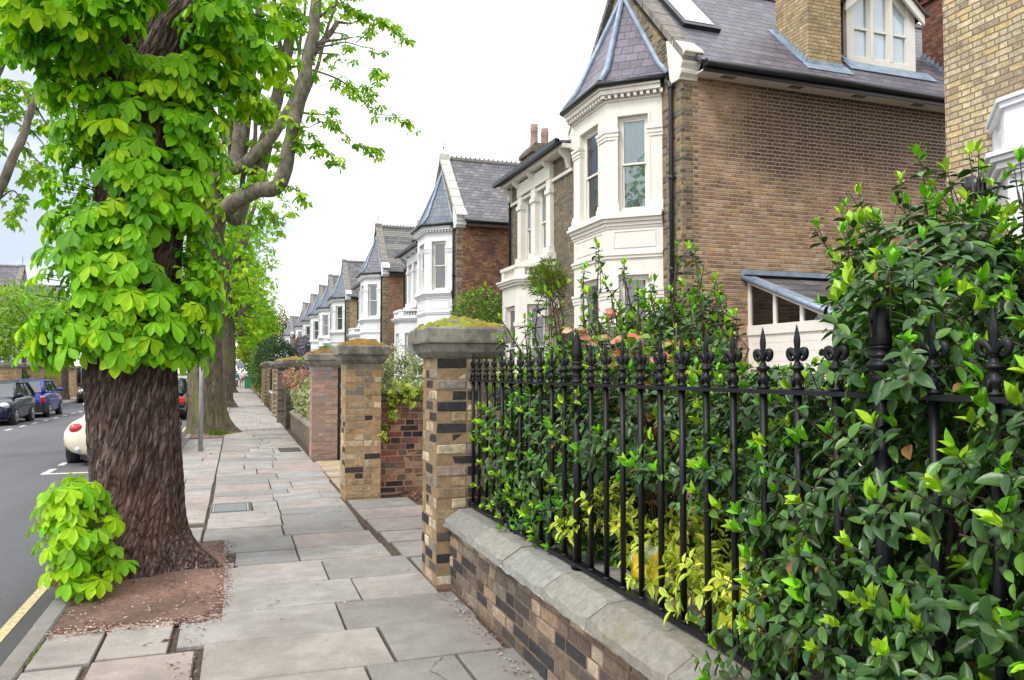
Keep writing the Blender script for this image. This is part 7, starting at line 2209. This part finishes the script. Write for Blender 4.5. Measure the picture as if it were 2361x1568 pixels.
# plastic bag caught behind the railings
def bag_mat():
    m, nt, ns, ls, b = _new('plastic_bag'); p = pos(nt)
    c = ramp(nt, noise_(nt, p, 13, 2, .5), [(.47, (.80, .62, .02)), (.52, (.80, .80, .78))], 'CONSTANT')
    sx = N(nt, 'ShaderNodeSeparateXYZ'); ls.new(p, sx.inputs[0])
    w = math_(nt, 'SINE', math_(nt, 'ADD', math_(nt, 'MULTIPLY', noise_(nt, p, 8, 1, .4), 30), math_(nt, 'MULTIPLY', sx.outputs[1], 60)))
    low = math_(nt, 'LESS_THAN', sx.outputs[2], .60)
    g_ = math_(nt, 'MULTIPLY', math_(nt, 'GREATER_THAN', w, .45), low)
    c = mixc(nt, low, c, (.8, .8, .78)); c = mixc(nt, g_, c, (.01, .28, .14))
    ls.new(c, b.inputs['Base Color']); b.inputs['Roughness'].default_value = .3
    tr = N(nt, 'ShaderNodeBsdfTranslucent'); ls.new(c, tr.inputs[0]); mx = N(nt, 'ShaderNodeMixShader'); mx.inputs[0].default_value = .35
    ls.new(b.outputs[0], mx.inputs[1]); ls.new(tr.outputs[0], mx.inputs[2]); ls.new(mx.outputs[0], ns['Material Output'].inputs[0])
    return m
mb = MB(); rows = []
for i in range(28):
    a = -pi/2 + pi * (i + .5) / 28; row = []
    for k in range(40):
        b = 2 * pi * k / 40; v = Vector((cos(a) * cos(b), cos(a) * sin(b), sin(a)))
        d = 1 + .35 * noise.noise(v * 2.4 + Vector((3, 1, 0))) + .16 * (abs(noise.noise(v * 6)) - .2)
        row.append((1.70 + v.x * .075 * d, 3.02 + v.y * .13 * d, .655 + v.z * .09 * d))
    rows.append(row)
mb.grid(rows, closed_u=True)
tag(mb.build('plastic_bag', bag_mat()), 'crumpled yellow and white plastic bag caught behind the railings', 'plastic bag')

# iron gate between the pale piers, gate by the pink pier
def gate(label, x, y0, y1, z1, mat=M_iron, step=.11):
    t = thing('iron_gate', label, 'gate', (x, y0, 0)); mb = MB(); L_ = y1 - y0
    mb.box(-.015, .015, 0, L_, .12, .16); mb.box(-.015, .015, 0, L_, z1 - .12, z1 - .08); mb.box(-.02, .02, 0, .04, 0, z1); mb.box(-.02, .02, L_ - .04, L_, 0, z1); mb.build('gate_frame', mat, t)
    mb = MB(); y = step
    while y < L_ - .05: mb.tube([(0, y, .14), (0, y, z1)], .009, 6); y += step
    b = mb.build('bars', mat, t)
gate('tall black iron gate between the two pale cream piers', 1.40, 34.6, 36.6, 1.62)
gate('dark narrow gate edge-on between the yellow pier and the pink pier', 1.64, 13.79, 13.80, 1.55) if False else None
dg = thing('wooden_gate', 'dark narrow gate post between the yellow and the pink pier', 'gate post', (1.685, 13.9, 0)); mb = MB(); mb.cbox(-.022, .022, -.04, .04, 0, 1.58, .004); mb.build('post', M_black, dg)

# ================================================================== the other side of the road
OPB = coursed('tan_pier_brick', [(.42, .29, .16), (.36, .24, .13), (.46, .33, .2), (.32, .2, .12)], (.30, .24, .17))
def far_pier(x, y, w, z, lb):
    t = thing('brick_pier', lb, 'pier', (x, y, 0), group='brick piers across the road'); mb = MB(); mb.box(-w, w, -w, w, -.05, z); mb.build('brick_shaft', OPB, t)
    mb = MB(); a = w + .08
    mb.box(-w - .03, w + .03, -w - .03, w + .03, z, z + .06); mb.box(-a, a, -a, a, z + .06, z + .16)
    i = [mb.vert(p) for p in ((-a, -a, z + .161), (a, -a, z + .161), (a, a, z + .161), (-a, a, z + .161), (0, 0, z + .3))]
    for k in range(4): mb.face((i[k], i[(k+1) % 4], i[4]))
    mb.build('stone_cap', M_stone, t)
far_pier(-9.7, 35.0, .3, 1.62, 'brick pier across the road nearest the left edge')
far_pier(-9.7, 40.6, .42, 1.68, 'broad tan brick pier across the road above the navy car')
far_pier(-9.7, 45.6, .32, 1.70, 'narrower brick pier across the road between the hedge and the slim tree')
far_pier(-9.7, 49.9, .42, 1.68, 'tan brick pier across the road just left of the slim tree')
far_pier(-9.7, 53.6, .42, 1.68, 'tan brick pier across the road just right of the slim tree')
def far_wall(y0, y1, z, lb):
    t = thing('garden_wall', lb, 'garden wall', (-9.8, y0, 0)); mb = MB(); mb.box(-.11, .11, 0, y1 - y0, -.05, z); mb.build('brickwork', OPB, t); mb = MB(); mb.box(-.15, .15, 0, y1 - y0, z, z + .07); mb.build('wall_coping', M_stone, t)
far_wall(28, 34.6, .8, 'low brick wall across the road at the left edge'); far_wall(41.1, 45.2, .7, 'low wall across the road under the dark hedge'); far_wall(54.1, 76, .6, 'low wall across the road carrying the black fence'); far_wall(77, 140, 1.0, 'long brick wall far down the opposite pavement')
t = thing('iron_railing', 'black iron fence on the low wall across the road, right of the tan piers', 'railing', (-9.8, 54.1, 0)); mb = MB(); mb.box(-.02, .02, 0, 21.9, 1.75, 1.79); mb.box(-.02, .02, 0, 21.9, .75, .79); mb.build('rails', M_iron, t)
mb = MB(); y = .1
while y < 21.8: mb.tube([(0, y, .67), (0, y, 1.9)], .014, 4); y += .13
mb.build('bars', M_iron, t)
ball('garden_hedge', 'dark bramble hedge over the wall across the road behind the blue car', [(-10.2, 43.3, 1.0, .6, 1.9, .85), (-10.4, 47.6, 1.0, .6, 1.7, .7)], 2600, .14, [(.07, .12, .03), (.10, .15, .04), (.09, .07, .03)], 411, 'hedge', trunk=False)
ball('garden_hedge', 'green hedge across the road at the left edge behind the navy car', [(-10.3, 37.8, .9, .5, 2.2, .8), (-10.3, 31, .9, .5, 3.0, .8)], 2200, .12, [(.12, .20, .03), (.16, .26, .04)], 412, 'hedge', trunk=False)
ball('garden_hedge', 'clipped hedge behind the black fence across the road', [(-10.6, 62, .9, .5, 7, .8), (-10.6, 72, .9, .5, 4, .8)], 1800, .2, [(.06, .11, .03)], 413, 'hedge', trunk=False)

# ================================================================== two walkers
def skin_mesh(name, chains, mat, parent, sub=2):
    """chains: lists of (x, y, z, r); chains share joints through equal coordinates"""
    V, E_, R_ = [], [], []; idx = {}
    for ch in chains:
        prev = None
        for (x, y, z, r_) in ch:
            k = (round(x, 4), round(y, 4), round(z, 4))
            if k not in idx: idx[k] = len(V); V.append((x, y, z)); R_.append(r_)
            if prev is not None and prev != idx[k]: E_.append((prev, idx[k]))
            prev = idx[k]
    me = bpy.data.meshes.new(name); me.from_pydata(V, E_, []); me.materials.append(mat)
    o = bpy.data.objects.new(name, me); COL.objects.link(o); o.parent = parent
    md = o.modifiers.new('skin', 'SKIN'); md.use_smooth_shade = True
    if not me.skin_vertices: 
        bpy.context.view_layer.update()
    if me.skin_vertices:
        for i, r_ in enumerate(R_): me.skin_vertices[0].data[i].radius = (r_, r_)
        me.skin_vertices[0].data[0].use_root = True
    s = o.modifiers.new('sub', 'SUBSURF'); s.levels = sub; s.render_levels = sub
    return o
def clothm(n, c): return plain(n, c, .85, var=.12, scale=14)
M_skin = plain('skin', (.45, .27, .19), .6, var=.05)
def walker(label, loc, rot, top, legs, hair, shoe, stride, sc=1.0):
    w = thing('person', label, 'person', loc, rot)
    w.scale = (sc, sc, sc)
    s = stride
    hip = .88
    F = {}
    legsL = [(0, 0, hip + .05, .125), (-.09, 0, hip - .03, .10), (-.10, .14 * s + .03, .47, .062), (-.10, .10 * s, .10, .045)]
    legsR = [(0, 0, hip + .05, .125), (.09, 0, hip - .03, .10), (.10, -.06 * s + .05, .47, .062), (.10, -.24 * s, .12, .045)]
    # skin: one continuous body from feet to head, arms bent
    body = [(0, 0, .95, .10), (0, 0, 1.18, .11), (0, .01, 1.36, .09), (0, .01, 1.43, .05), (0, .015, 1.50, .048), (0, .02, 1.56, .078), (0, .02, 1.64, .085), (0, .015, 1.70, .05)]
    aL = [(0, .01, 1.36, .09), (-.17, .0, 1.36, .055), (-.22, -.04, 1.10, .04), (-.20, .10, .90, .03), (-.20, .14, .84, .035), (-.20, .17, .79, .02)]
    aR = [(0, .01, 1.36, .09), (.17, .0, 1.36, .055), (.22, -.04, 1.10, .04), (.20, .08, .90, .03), (.20, .11, .84, .035), (.20, .14, .79, .02)]
    lb = [(0, 0, .95, .10), (-.09, 0, hip - .03, .08), (-.10, .14 * s + .03, .47, .05), (-.10, .10 * s, .10, .035)]
    rb = [(0, 0, .95, .10), (.09, 0, hip - .03, .08), (.10, -.06 * s + .05, .47, .05), (.10, -.24 * s, .12, .035)]
    skin_mesh('body', [body, aL, aR, lb, rb], M_skin, w)
    skin_mesh('jacket', [[(0, 0, .90, .155), (0, 0, 1.05, .15), (0, 0, 1.22, .16), (0, .0, 1.36, .13), (0, .01, 1.44, .065)], [(0, .0, 1.36, .13), (-.18, .0, 1.35, .075), (-.23, -.04, 1.10, .06), (-.205, .09, .90, .048)], [(0, .0, 1.36, .13), (.18, .0, 1.35, .075), (.23, -.04, 1.10, .06), (.205, .07, .90, .048)]], top, w)
    skin_mesh('trousers', [legsL, legsR], legs, w)
    skin_mesh('hair', [[(0, -.03, 1.60, .085), (0, -.015, 1.69, .09), (0, .01, 1.735, .06)]], hair, w)
    for (x, y, z) in ((-.10, .10 * s, .05), (.10, -.24 * s, .07)):
        skin_mesh('shoe', [[(x, y - .05, z, .045), (x, y + .06, z - .005, .045), (x, y + .16, z - .015, .035)]], shoe, w, 1)
    return w
W1 = walker('person walking away in teal jacket and dark jeans with a pale waist bag', (-.10, 75.0, 0), .0, clothm('teal_jacket', (.01, .16, .20)), clothm('jeans', (.02, .035, .09)), clothm('brown_hair', (.08, .045, .03)), clothm('white_shoe', (.6, .6, .6)), .5, .93)
mb = MB(); mb.cbox(-.17, .15, -.26, -.16, .80, 1.0, .03); mb.build('waist_bag', clothm('pale_bag', (.5, .5, .52)), W1)
W2 = walker('person walking away in white jacket and beige trousers with a red shoulder bag', (.36, 76.2, 0), .05, clothm('white_jacket', (.7, .68, .64)), clothm('beige_trousers', (.36, .31, .24)), clothm('grey_hair', (.22, .18, .15)), clothm('dark_shoe', (.03, .03, .03)), 1.0, .94)
mb = MB(); mb.cbox(-.02, .30, -.28, -.17, .84, 1.08, .03); mb.tube([(.02, -.2, 1.06), (-.12, -.14, 1.40), (-.14, .05, 1.42)], .012, 5); mb.build('shoulder_bag', clothm('red_bag', (.5, .01, .02)), W2)
